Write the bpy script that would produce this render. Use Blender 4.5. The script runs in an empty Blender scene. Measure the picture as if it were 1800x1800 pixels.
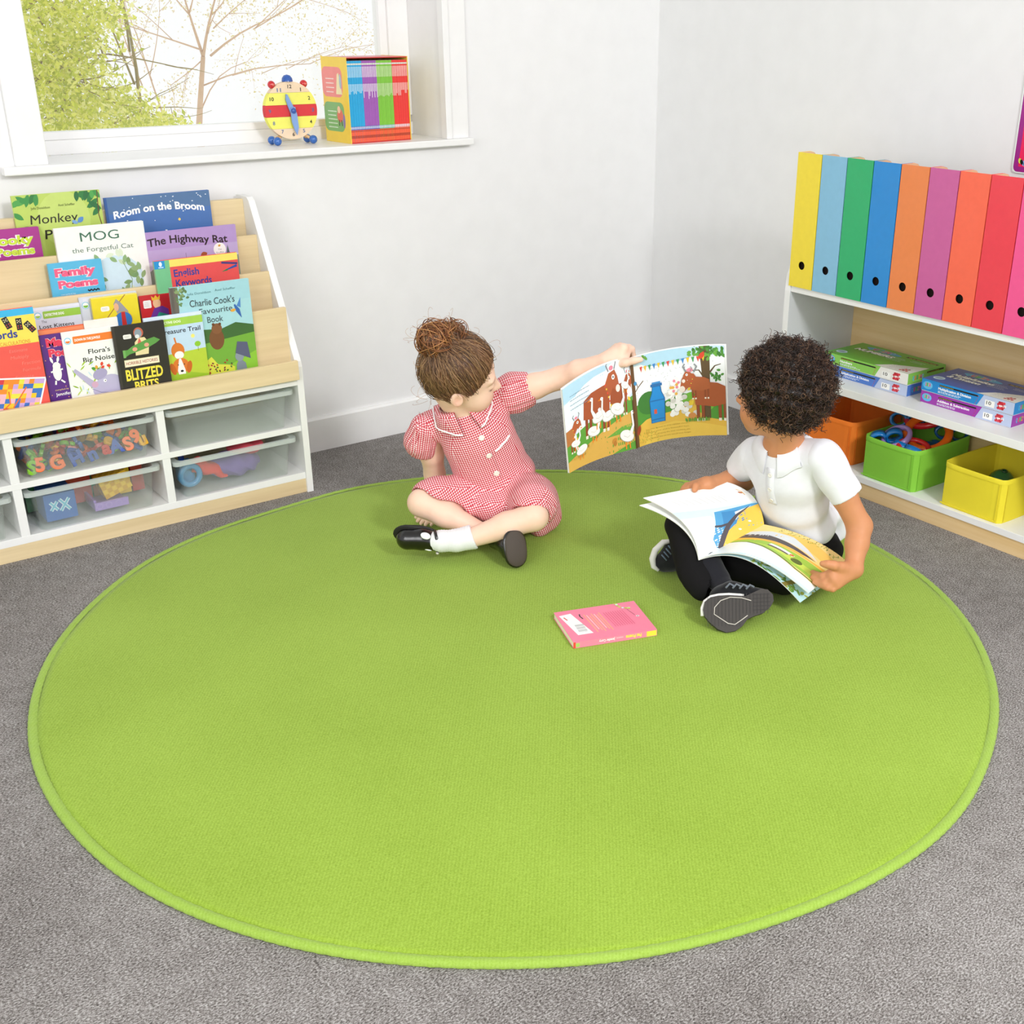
WORLD = 1.15
KEY_LOC = (-1.6, -4.7, 2.45)
KEY_SIZE = .55
KEY_W = 88
EXPOSURE = -.13

import bpy, math, random
import numpy as np
from mathutils import Vector, Matrix
from mathutils.bvhtree import BVHTree
C = bpy.context.scene.collection
PI = math.pi
random.seed(7)
np.random.seed(7)

# ---------------------------------------------------------------- colours
def lin(h):
    if isinstance(h, str):
        h = h.lstrip('#')
        if len(h) == 3: h = ''.join(q * 2 for q in h)
        v = [int(h[i:i + 2], 16) / 255 for i in (0, 2, 4)]
        return tuple((c / 12.92 if c <= .04045 else ((c + .055) / 1.055) ** 2.4) for c in v)
    return tuple(h[:3])

# ---------------------------------------------------------------- materials
MATS = {}
def newmat(name):
    m = bpy.data.materials.new(name)
    m.use_nodes = True
    nt = m.node_tree
    b = nt.nodes.get('Principled BSDF')
    MATS[name] = m
    return m, nt, b
def nd(nt, typ, **kw):
    n = nt.nodes.new(typ)
    for k, v in kw.items():
        if k.startswith('i_'):
            n.inputs[k[2:].replace('_', ' ')].default_value = v
        else:
            setattr(n, k, v)
    return n
def bump(nt, b, src, strength=.2, dist=.001):
    bp = nd(nt, 'ShaderNodeBump')
    bp.inputs['Strength'].default_value = strength
    bp.inputs['Distance'].default_value = dist
    nt.links.new(src, bp.inputs['Height'])
    nt.links.new(bp.outputs[0], b.inputs['Normal'])
def coords(nt, scale=(1, 1, 1)):
    tc = nd(nt, 'ShaderNodeTexCoord')
    mp = nd(nt, 'ShaderNodeMapping')
    mp.inputs['Scale'].default_value = scale
    nt.links.new(tc.outputs['Object'], mp.inputs['Vector'])
    return mp.outputs[0]
def noise(nt, vec, scale, detail=2, rough=.5):
    n = nd(nt, 'ShaderNodeTexNoise')
    n.inputs['Scale'].default_value = scale
    n.inputs['Detail'].default_value = detail
    n.inputs['Roughness'].default_value = rough
    nt.links.new(vec, n.inputs['Vector'])
    return n
def ramp(nt, src, stops):
    r = nd(nt, 'ShaderNodeValToRGB')
    el = r.color_ramp.elements
    while len(el) < len(stops): el.new(.5)
    for e, (p, c) in zip(el, stops):
        e.position = p; e.color = (*lin(c), 1)
    nt.links.new(src, r.inputs[0])
    return r
def plain(name, col, rough=.5, bscale=0, bstr=.1, bdist=.0005, var=.04, spec=.5, coat=0, sheen=0, metal=0, sss=0):
    """a colour with a faint procedural mottling and an optional bump"""
    m, nt, b = newmat(name)
    c = lin(col)
    v = coords(nt)
    n = noise(nt, v, 14, 3)
    mx = nd(nt, 'ShaderNodeMix', data_type='RGBA')
    mx.inputs[6].default_value = (*[x * (1 - var) for x in c], 1)
    mx.inputs[7].default_value = (*[min(1, x * (1 + var)) for x in c], 1)
    nt.links.new(n.outputs[0], mx.inputs[0])
    nt.links.new(mx.outputs[2], b.inputs['Base Color'])
    b.inputs['Roughness'].default_value = rough
    b.inputs['Specular IOR Level'].default_value = spec
    b.inputs['Coat Weight'].default_value = coat
    b.inputs['Metallic'].default_value = metal
    b.inputs['Sheen Weight'].default_value = sheen
    if sss:
        b.inputs['Subsurface Weight'].default_value = sss
        b.inputs['Subsurface Radius'].default_value = (.012, .005, .003)
        b.inputs['Subsurface Scale'].default_value = 1
    if bscale:
        n2 = noise(nt, v, bscale, 2)
        bump(nt, b, n2.outputs[0], bstr, bdist)
    return m
def attr_mat(name, rough=.45, coat=0, spec=.5, bscale=0, bstr=.1, sheen=0, sss=0, trans=0):
    """colour carried by the surface itself (printed ink, moulded plastic, dyed cloth)"""
    m, nt, b = newmat(name)
    a = nd(nt, 'ShaderNodeAttribute', attribute_name='Col')
    v = coords(nt)
    n = noise(nt, v, 60, 2)
    mr = nd(nt, 'ShaderNodeMapRange')
    mr.inputs[3].default_value = .94; mr.inputs[4].default_value = 1.04
    nt.links.new(n.outputs[0], mr.inputs[0])
    vm = nd(nt, 'ShaderNodeVectorMath', operation='SCALE')
    nt.links.new(a.outputs['Color'], vm.inputs[0]); nt.links.new(mr.outputs[0], vm.inputs['Scale'])
    nt.links.new(vm.outputs[0], b.inputs['Base Color'])
    b.inputs['Roughness'].default_value = rough
    b.inputs['Coat Weight'].default_value = coat
    b.inputs['Specular IOR Level'].default_value = spec
    b.inputs['Sheen Weight'].default_value = sheen
    if sss:
        b.inputs['Subsurface Weight'].default_value = sss
        b.inputs['Subsurface Radius'].default_value = (.012, .005, .003)
        b.inputs['Subsurface Scale'].default_value = 1
    if bscale:
        n2 = noise(nt, v, bscale, 2)
        bump(nt, b, n2.outputs[0], bstr, .0006)
    return m

plain('wall_paint', (.83, .83, .83), .6, 220, .05)
plain('gloss_white', (.86, .86, .85), .35, 0)
plain('melamine', (.86, .86, .84), .4, 300, .03)
plain('shaded_melamine', (.60, .62, .63), .45, 300, .03)  # white melamine greyed, the inner face's shade put into its colour
attr_mat('print', .38, .15)
attr_mat('matt', .7)
attr_mat('gloss', .22, .4)
attr_mat('cloth', .85, 0, .2, 900, .35, .2)
attr_mat('felt', .9, 0, .2, 1500, .5, .1)
attr_mat('skin', .5, 0, .35, 500, .05, 0, .12)
attr_mat('hair_strand', .42, 0, .5)

def wood(name, c0, c1, along='X'):
    m, nt, b = newmat(name)
    sc = {'X': (1.2, 26, 26), 'Y': (26, 1.2, 26), 'Z': (26, 26, 1.2)}[along]
    v = coords(nt, sc)
    n = noise(nt, v, 1.6, 5, .6)
    r = ramp(nt, n.outputs[0], [(.3, c0), (.72, c1)])
    nt.links.new(r.outputs[0], b.inputs['Base Color'])
    b.inputs['Roughness'].default_value = .42
    bump(nt, b, n.outputs[0], .06, .0005)
wood('maple_x', '#d6bf92', '#e8d3a8', 'X')
wood('maple_y', '#dcb97e', '#ecd0a0', 'Y')
wood('maple_z', '#cda97a', '#dfc093', 'Z')

def carpet():
    m, nt, b = newmat('grey_carpet')
    v = coords(nt)
    vd = coords(nt, (1, 1.7, 1))
    n1 = noise(nt, vd, 230, 3, .8)
    n2 = noise(nt, v, 28, 4, .6)
    n3 = noise(nt, v, 2.2, 2, .5)
    a = nd(nt, 'ShaderNodeMath', operation='MULTIPLY_ADD')
    nt.links.new(n2.outputs[0], a.inputs[0]); a.inputs[1].default_value = .12
    nt.links.new(n1.outputs[0], a.inputs[2])
    a2 = nd(nt, 'ShaderNodeMath', operation='MULTIPLY_ADD')
    nt.links.new(n3.outputs[0], a2.inputs[0]); a2.inputs[1].default_value = .10
    nt.links.new(a.outputs[0], a2.inputs[2])
    r = ramp(nt, a2.outputs[0], [(.40, '#201c1b'), (.50, '#5a5552'), (.61, '#8a8581'), (.76, '#c6c3c1')])
    nt.links.new(r.outputs[0], b.inputs['Base Color'])
    b.inputs['Roughness'].default_value = .95
    b.inputs['Specular IOR Level'].default_value = .1
    bump(nt, b, n1.outputs[0], .9, .003)
carpet()
def rugmat(name, c0, c1, s=1.0):
    m, nt, b = newmat(name)
    v = coords(nt)
    rot = nd(nt, 'ShaderNodeMapping'); rot.inputs['Rotation'].default_value = (0, 0, math.radians(37.6))
    nt.links.new(v, rot.inputs['Vector'])
    w = nd(nt, 'ShaderNodeTexWave', bands_direction='X')
    w.inputs['Scale'].default_value = 55; w.inputs['Distortion'].default_value = 1.2; w.inputs['Detail'].default_value = 2
    w.inputs['Detail Scale'].default_value = 6
    nt.links.new(rot.outputs[0], w.inputs['Vector'])
    n1 = noise(nt, v, 300, 2, .7)
    n2 = noise(nt, v, 3.0, 3, .5)
    a = nd(nt, 'ShaderNodeMath', operation='MULTIPLY_ADD'); a.inputs[1].default_value = .15
    nt.links.new(w.outputs['Fac'], a.inputs[0]); nt.links.new(n1.outputs[0], a.inputs[2])
    a2 = nd(nt, 'ShaderNodeMath', operation='MULTIPLY_ADD'); a2.inputs[1].default_value = .35
    nt.links.new(n2.outputs[0], a2.inputs[0]); nt.links.new(a.outputs[0], a2.inputs[2])
    r = ramp(nt, a2.outputs[0], [(.35, c0), (1.0, c1)])
    nt.links.new(r.outputs[0], b.inputs['Base Color'])
    b.inputs['Roughness'].default_value = .92; b.inputs['Specular IOR Level'].default_value = .1
    b.inputs['Sheen Weight'].default_value = .15
    bump(nt, b, a.outputs[0], .5, .0015)
rugmat('rug_green', '#76921e', '#9cb947')
rugmat('rug_edge', '#86a536', '#9cba54')

def translucent(name, col, alpha, rough=.25):
    m, nt, b = newmat(name)
    out = nt.nodes['Material Output']
    v = coords(nt); n = noise(nt, v, 40, 2)
    b.inputs['Base Color'].default_value = (*lin(col), 1)
    b.inputs['Roughness'].default_value = rough
    tr = nd(nt, 'ShaderNodeBsdfTransparent'); tr.inputs[0].default_value = (.97, .98, .97, 1)
    mx = nd(nt, 'ShaderNodeMixShader')
    mr = nd(nt, 'ShaderNodeMapRange'); mr.inputs[3].default_value = alpha - .02; mr.inputs[4].default_value = alpha + .02
    nt.links.new(n.outputs[0], mr.inputs[0]); nt.links.new(mr.outputs[0], mx.inputs[0])
    nt.links.new(tr.outputs[0], mx.inputs[1]); nt.links.new(b.outputs[0], mx.inputs[2])
    nt.links.new(mx.outputs[0], out.inputs[0])
    m.use_backface_culling = False
translucent('frosted_plastic', '#dfe6e2', .11)
translucent('frosted_rim', '#e3ebe8', .45)
translucent('window_pane', '#ffffff', .05, .05)

def gingham():
    m, nt, b = newmat('gingham')
    tc = nd(nt, 'ShaderNodeTexCoord')
    sp = nd(nt, 'ShaderNodeSeparateXYZ'); nt.links.new(tc.outputs['Object'], sp.inputs[0])
    tr = nd(nt, 'ShaderNodeVectorTransform', vector_type='NORMAL', convert_from='WORLD', convert_to='OBJECT')
    g = nd(nt, 'ShaderNodeNewGeometry'); nt.links.new(g.outputs['Normal'], tr.inputs[0])
    sn = nd(nt, 'ShaderNodeSeparateXYZ'); nt.links.new(tr.outputs[0], sn.inputs[0])
    def absn(o):
        a = nd(nt, 'ShaderNodeMath', operation='ABSOLUTE'); nt.links.new(o, a.inputs[0]); return a.outputs[0]
    ax, ay, az = [absn(sn.outputs[i]) for i in range(3)]
    P = .0054
    def stripe(o):
        d = nd(nt, 'ShaderNodeMath', operation='DIVIDE'); nt.links.new(o, d.inputs[0]); d.inputs[1].default_value = P
        f = nd(nt, 'ShaderNodeMath', operation='FRACT'); nt.links.new(d.outputs[0], f.inputs[0])
        l = nd(nt, 'ShaderNodeMath', operation='GREATER_THAN'); nt.links.new(f.outputs[0], l.inputs[0]); l.inputs[1].default_value = .5
        return l.outputs[0]
    sx, sy, sz = [stripe(sp.outputs[i]) for i in range(3)]
    def gt(p, q):
        l = nd(nt, 'ShaderNodeMath', operation='GREATER_THAN'); nt.links.new(p, l.inputs[0]); nt.links.new(q, l.inputs[1]); return l.outputs[0]
    def mixf(f, p, q):
        x = nd(nt, 'ShaderNodeMix', data_type='FLOAT'); nt.links.new(f, x.inputs[0]); nt.links.new(p, x.inputs[2]); nt.links.new(q, x.inputs[3]); return x.outputs[0]
    u = mixf(gt(ax, ay), sx, sy)          # facing sideways: use y for the warp
    w = mixf(gt(az, mixf(gt(ax, ay), ay, ax)), sz, sy)
    u = mixf(gt(az, mixf(gt(ax, ay), ay, ax)), u, sx)
    ad = nd(nt, 'ShaderNodeMath', operation='ADD'); nt.links.new(u, ad.inputs[0]); nt.links.new(w, ad.inputs[1])
    hf = nd(nt, 'ShaderNodeMath', operation='MULTIPLY'); nt.links.new(ad.outputs[0], hf.inputs[0]); hf.inputs[1].default_value = .5
    r = ramp(nt, hf.outputs[0], [(.2, '#f6ecec'), (.5, '#dd7f88'), (.8, '#b5152c')])
    r.color_ramp.interpolation = 'LINEAR'
    nt.links.new(r.outputs[0], b.inputs['Base Color'])
    b.inputs['Roughness'].default_value = .85; b.inputs['Specular IOR Level'].default_value = .2
    n = noise(nt, coords(nt), 38, 3)
    bump(nt, b, n.outputs[0], .35, .006)
gingham()

# ---------------------------------------------------------------- mesh builder
class MB:
    def __init__(s): s.v = []; s.f = []; s.c = []; s.sm = []
    def add(s, vs, fs, col=(1, 1, 1), smooth=False):
        o = len(s.v); s.v += [tuple(map(float, p)) for p in vs]
        c = lin(col)
        for f in fs: s.f.append([i + o for i in f]); s.c.append(c); s.sm.append(smooth)
        return s
    def box(s, a, b, col=(1, 1, 1)):
        (x0, y0, z0), (x1, y1, z1) = a, b
        x0, x1 = min(x0, x1), max(x0, x1); y0, y1 = min(y0, y1), max(y0, y1); z0, z1 = min(z0, z1), max(z0, z1)
        vs = [(x0, y0, z0), (x1, y0, z0), (x1, y1, z0), (x0, y1, z0), (x0, y0, z1), (x1, y0, z1), (x1, y1, z1), (x0, y1, z1)]
        return s.add(vs, [(0, 3, 2, 1), (4, 5, 6, 7), (0, 1, 5, 4), (1, 2, 6, 5), (2, 3, 7, 6), (3, 0, 4, 7)], col)
    def prism(s, pts, d0, d1, axis, col=(1, 1, 1), smooth=False):
        """polygon pts in the plane across `axis`, extruded from d0 to d1"""
        def P(p, d):
            return {'x': (d, p[0], p[1]), 'y': (p[0], d, p[1]), 'z': (p[0], p[1], d)}[axis]
        n = len(pts)
        vs = [P(p, d0) for p in pts] + [P(p, d1) for p in pts]
        fs = [list(range(n - 1, -1, -1)), list(range(n, 2 * n))]
        s.add(vs, fs, col)
        return s.add(vs, [(i, (i + 1) % n, n + (i + 1) % n, n + i) for i in range(n)], col, smooth)
    def tube(s, pts, rad, col=(1, 1, 1), n=8, caps=True, smooth=True, flat=1.0):
        pts = [Vector(p) for p in pts]
        m = len(pts)
        rad = rad if hasattr(rad, '__len__') else [rad] * m
        vs = []; up = None
        for i, p in enumerate(pts):
            t = (pts[min(i + 1, m - 1)] - pts[max(i - 1, 0)]).normalized()
            if up is None:
                up = t.orthogonal().normalized()
            up = (up - t * up.dot(t))
            up = up.normalized() if up.length > 1e-6 else t.orthogonal().normalized()
            w = t.cross(up)
            for k in range(n):
                a = 2 * PI * k / n
                vs.append(p + (up * math.cos(a) + w * math.sin(a) * flat) * rad[i])
        fs = [(i * n + k, i * n + (k + 1) % n, (i + 1) * n + (k + 1) % n, (i + 1) * n + k) for i in range(m - 1) for k in range(n)]
        if caps: fs += [list(range(n - 1, -1, -1)), [(m - 1) * n + k for k in range(n)]]
        return s.add(vs, fs, col, smooth)
    def lathe(s, prof, o=(0, 0, 0), axis=(0, 0, 1), col=(1, 1, 1), n=24, smooth=True):
        ax = Vector(axis).normalized(); u = ax.orthogonal().normalized(); w = ax.cross(u); o = Vector(o)
        vs = []; m = len(prof)
        for r, h in prof:
            for k in range(n):
                a = 2 * PI * k / n
                vs.append(o + ax * h + (u * math.cos(a) + w * math.sin(a)) * max(r, 1e-5))
        fs = [(i * n + k, i * n + (k + 1) % n, (i + 1) * n + (k + 1) % n, (i + 1) * n + k) for i in range(m - 1) for k in range(n)]
        return s.add(vs, fs, col, smooth)
    def ball(s, c, r, col=(1, 1, 1), n=16, sc=(1, 1, 1)):
        vs = []; m = n // 2
        for i in range(m + 1):
            t = PI * i / m
            for k in range(n):
                a = 2 * PI * k / n
                vs.append((c[0] + r * sc[0] * math.sin(t) * math.cos(a), c[1] + r * sc[1] * math.sin(t) * math.sin(a), c[2] + r * sc[2] * math.cos(t)))
        fs = [(i * n + k, (i + 1) * n + k, (i + 1) * n + (k + 1) % n, i * n + (k + 1) % n) for i in range(m) for k in range(n)]
        return s.add(vs, fs, col, True)
    def grid(s, fn, nu, nv, col=(1, 1, 1), smooth=True, colfn=None):
        vs = [fn(i / nu, j / nv) for j in range(nv + 1) for i in range(nu + 1)]
        o = len(s.v); s.v += [tuple(map(float, p)) for p in vs]
        for j in range(nv):
            for i in range(nu):
                a = j * (nu + 1) + i
                s.f.append([o + a, o + a + 1, o + a + nu + 2, o + a + nu + 1])
                s.c.append(lin(colfn((i + .5) / nu, (j + .5) / nv)) if colfn else lin(col)); s.sm.append(smooth)
        return s
    def build(s, name, mat, parent=None, frame=None, bevel=0, merge=False, loc=None):
        """frame: world matrix the object gets; the vertices, given in world space, are moved into it"""
        vs = s.v
        M = frame
        if loc is not None: M = Matrix.Translation(loc)
        if M is not None:
            inv = M.inverted(); vs = [tuple(inv @ Vector(p)) for p in vs]
        me = bpy.data.meshes.new(name)
        me.from_pydata(vs, [], s.f)
        me.polygons.foreach_set('use_smooth', s.sm)
        ca = me.color_attributes.new('Col', 'FLOAT_COLOR', 'CORNER')
        cnt = np.array([len(f) for f in s.f]); cc = np.ones((len(cnt), 4)); cc[:, :3] = np.array(s.c).reshape(-1, 3)
        ca.data.foreach_set('color', np.repeat(cc, cnt, 0).ravel())
        me.materials.append(MATS[mat] if isinstance(mat, str) else mat)
        me.validate(); me.update()
        o = bpy.data.objects.new(name, me); C.objects.link(o)
        if M is not None: o.matrix_world = M
        if parent is not None: adopt(o, parent)
        if bevel:
            b = o.modifiers.new('bevel', 'BEVEL'); b.width = bevel; b.segments = 2; b.limit_method = 'ANGLE'; b.angle_limit = .7
        return o
def world_of(o):
    m = o.matrix_basis.copy()
    if o.parent is not None: m = world_of(o.parent) @ o.matrix_parent_inverse @ m
    return m
def adopt(o, p):
    w = o.matrix_basis.copy()
    o.parent = p
    o.matrix_parent_inverse = world_of(p).inverted()
    o.matrix_basis = w
def thing(name, loc=(0, 0, 0), label=None, cat=None, group=None, rotz=0):
    o = bpy.data.objects.new(name, None); C.objects.link(o)
    o.empty_display_size = .02
    o.matrix_basis = Matrix.Translation(loc) @ Matrix.Rotation(rotz, 4, 'Z')
    if label: tag(o, label, cat, group)
    return o
def tag(o, label, cat, group=None, kind=None):
    o['label'] = label; o['category'] = cat
    if group: o['group'] = group
    if kind: o['kind'] = kind
    return o
def struct(o, label=None):
    o['kind'] = 'structure'
    if label: o['label'] = label
    return o

# ---------------------------------------------------------------- flat art
_glyph = {}
def glyphs(txt, bold):
    k = (txt, bold)
    if k in _glyph: return _glyph[k]
    cu = bpy.data.curves.new('t', 'FONT'); cu.body = txt; cu.size = 1; cu.resolution_u = 3
    cu.fill_mode = 'FRONT'; cu.offset = bold
    o = bpy.data.objects.new('t', cu)
    me = o.to_mesh()
    vs = [(v.co.x, v.co.y) for v in me.vertices]; fs = [list(p.vertices) for p in me.polygons]
    o.to_mesh_clear(); bpy.data.objects.remove(o); bpy.data.curves.remove(cu)
    _glyph[k] = (vs, fs); return vs, fs
class Art:
    def __init__(s, eps=.000015): s.v = []; s.f = []; s.c = []; s.n = 1; s.eps = eps
    def raw(s, vs, fs, col):
        o = len(s.v); z = s.n * s.eps; s.n += 1
        s.v += [(x, y, z) for x, y in vs]; c = lin(col)
        for f in fs: s.f.append([i + o for i in f]); s.c.append(c)
        return s
    def poly(s, pts, col): return s.raw(pts, [list(range(len(pts)))], col)
    def rect(s, x0, y0, x1, y1, col, r=0):
        if r:
            pts = []
            for cx, cy, a0 in ((x1 - r, y0 + r, -90), (x1 - r, y1 - r, 0), (x0 + r, y1 - r, 90), (x0 + r, y0 + r, 180)):
                for k in range(5):
                    a = math.radians(a0 + k * 22.5); pts.append((cx + r * math.cos(a), cy + r * math.sin(a)))
            return s.poly(pts, col)
        return s.poly([(x0, y0), (x1, y0), (x1, y1), (x0, y1)], col)
    def ell(s, cx, cy, rx, ry, col, rot=0, n=20, a0=0, a1=360):
        ca, sa = math.cos(math.radians(rot)), math.sin(math.radians(rot)); pts = []
        for k in range(n):
            a = math.radians(a0 + (a1 - a0) * k / (n if a1 - a0 == 360 else n - 1)); x, y = rx * math.cos(a), ry * math.sin(a)
            pts.append((cx + x * ca - y * sa, cy + x * sa + y * ca))
        return s.poly(pts, col)
    def line(s, pts, w, col):
        vs = []; fs = []; m = len(pts)
        ww = w if hasattr(w, '__len__') else [w] * m
        for i, (x, y) in enumerate(pts):
            a = pts[max(i - 1, 0)]; b = pts[min(i + 1, m - 1)]
            dx, dy = b[0] - a[0], b[1] - a[1]; l = math.hypot(dx, dy) or 1
            nx, ny = -dy / l * ww[i] / 2, dx / l * ww[i] / 2
            vs += [(x + nx, y + ny), (x - nx, y - ny)]
        for i in range(m - 1): fs.append((2 * i, 2 * i + 1, 2 * i + 3, 2 * i + 2))
        return s.raw(vs, fs, col)
    def leaf(s, x, y, l, w, rot, col):
        ca, sa = math.cos(math.radians(rot)), math.sin(math.radians(rot)); pts = []
        for k in range(12):
            t = k / 6
            if t <= 1: px, py = l * t, w / 2 * math.sin(PI * t) ** .8
            else: px, py = l * (2 - t), -w / 2 * math.sin(PI * (2 - t)) ** .8
            pts.append((x + px * ca - py * sa, y + px * sa + py * ca))
        return s.poly(pts, col)
    def text(s, t, x, y, w, h, col, bold=0, warp=None, slant=0, outline=None, ow=.03):
        """cap height h, total width w, baseline at y, left at x"""
        for b, c in (((bold + ow, outline),) if outline else ()) + ((bold, col),):
            vs, fs = glyphs(t, b)
            if not vs: return s
            xs = [p[0] for p in vs]; x0, x1 = min(xs), max(xs)
            g = w / max(x1 - x0, 1e-6) if w else h / .73
            q = [(x + (px - x0) * g + slant * py * h, y + py * h / .73) for px, py in vs]
            if warp: q = [warp(*p) for p in q]
            s.raw(q, fs, c)
        return s
    def lines(s, x, y, w, n, pitch, th, col, jit=.3):
        for i in range(n):
            ww = w * (1 - random.random() * jit)
            xx = x
            while xx < x + ww:
                l = random.uniform(.004, .012) * w / .1
                s.rect(xx, y - i * pitch, min(xx + l, x + ww), y - i * pitch + th, col); s.n -= 1
                xx += l + .0022 * w / .1
        s.n += 1
        return s
    def clip(s, x0, x1, y0, y1):
        """cut everything to the sheet"""
        import bmesh
        bm = s._bm()
        for co, no in (((x0, 0, 0), (-1, 0, 0)), ((x1, 0, 0), (1, 0, 0)), ((0, y0, 0), (0, -1, 0)), ((0, y1, 0), (0, 1, 0))):
            bmesh.ops.bisect_plane(bm, geom=bm.verts[:] + bm.edges[:] + bm.faces[:], plane_co=co, plane_no=no, clear_outer=True)
        s._back(bm); return s
    def slice(s, xs, ys=()):
        import bmesh
        bm = s._bm()
        for x in xs: bmesh.ops.bisect_plane(bm, geom=bm.verts[:] + bm.edges[:] + bm.faces[:], plane_co=(x, 0, 0), plane_no=(1, 0, 0))
        for y in ys: bmesh.ops.bisect_plane(bm, geom=bm.verts[:] + bm.edges[:] + bm.faces[:], plane_co=(0, y, 0), plane_no=(0, 1, 0))
        s._back(bm); return s
    def _bm(s):
        import bmesh
        bm = bmesh.new(); L = bm.faces.layers.int.new('i')
        vs = [bm.verts.new(p) for p in s.v]
        for k, f in enumerate(s.f):
            try: bm.faces.new([vs[i] for i in f])[L] = k + 1
            except ValueError: pass
        bmesh.ops.triangulate(bm, faces=[f for f in bm.faces if len(f.verts) > 4])
        return bm
    def _back(s, bm):
        L = bm.faces.layers.int.get('i'); bm.verts.index_update()
        old = s.c
        s.v = [tuple(v.co) for v in bm.verts]; s.f = [[v.index for v in f.verts] for f in bm.faces]
        s.c = [old[f[L] - 1] for f in bm.faces]; bm.free()
    def onto(s, mb, fn):
        """fn(x, y, lift) -> point"""
        o = len(mb.v); mb.v += [tuple(fn(*p)) for p in s.v]
        for f, c in zip(s.f, s.c): mb.f.append([i + o for i in f]); mb.c.append(c); mb.sm.append(False)
def plane_fn(o, u, v):
    o, u, v = Vector(o), Vector(u).normalized(), Vector(v).normalized(); n = u.cross(v)
    return lambda x, y, z: o + u * x + v * y + n * z

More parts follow.
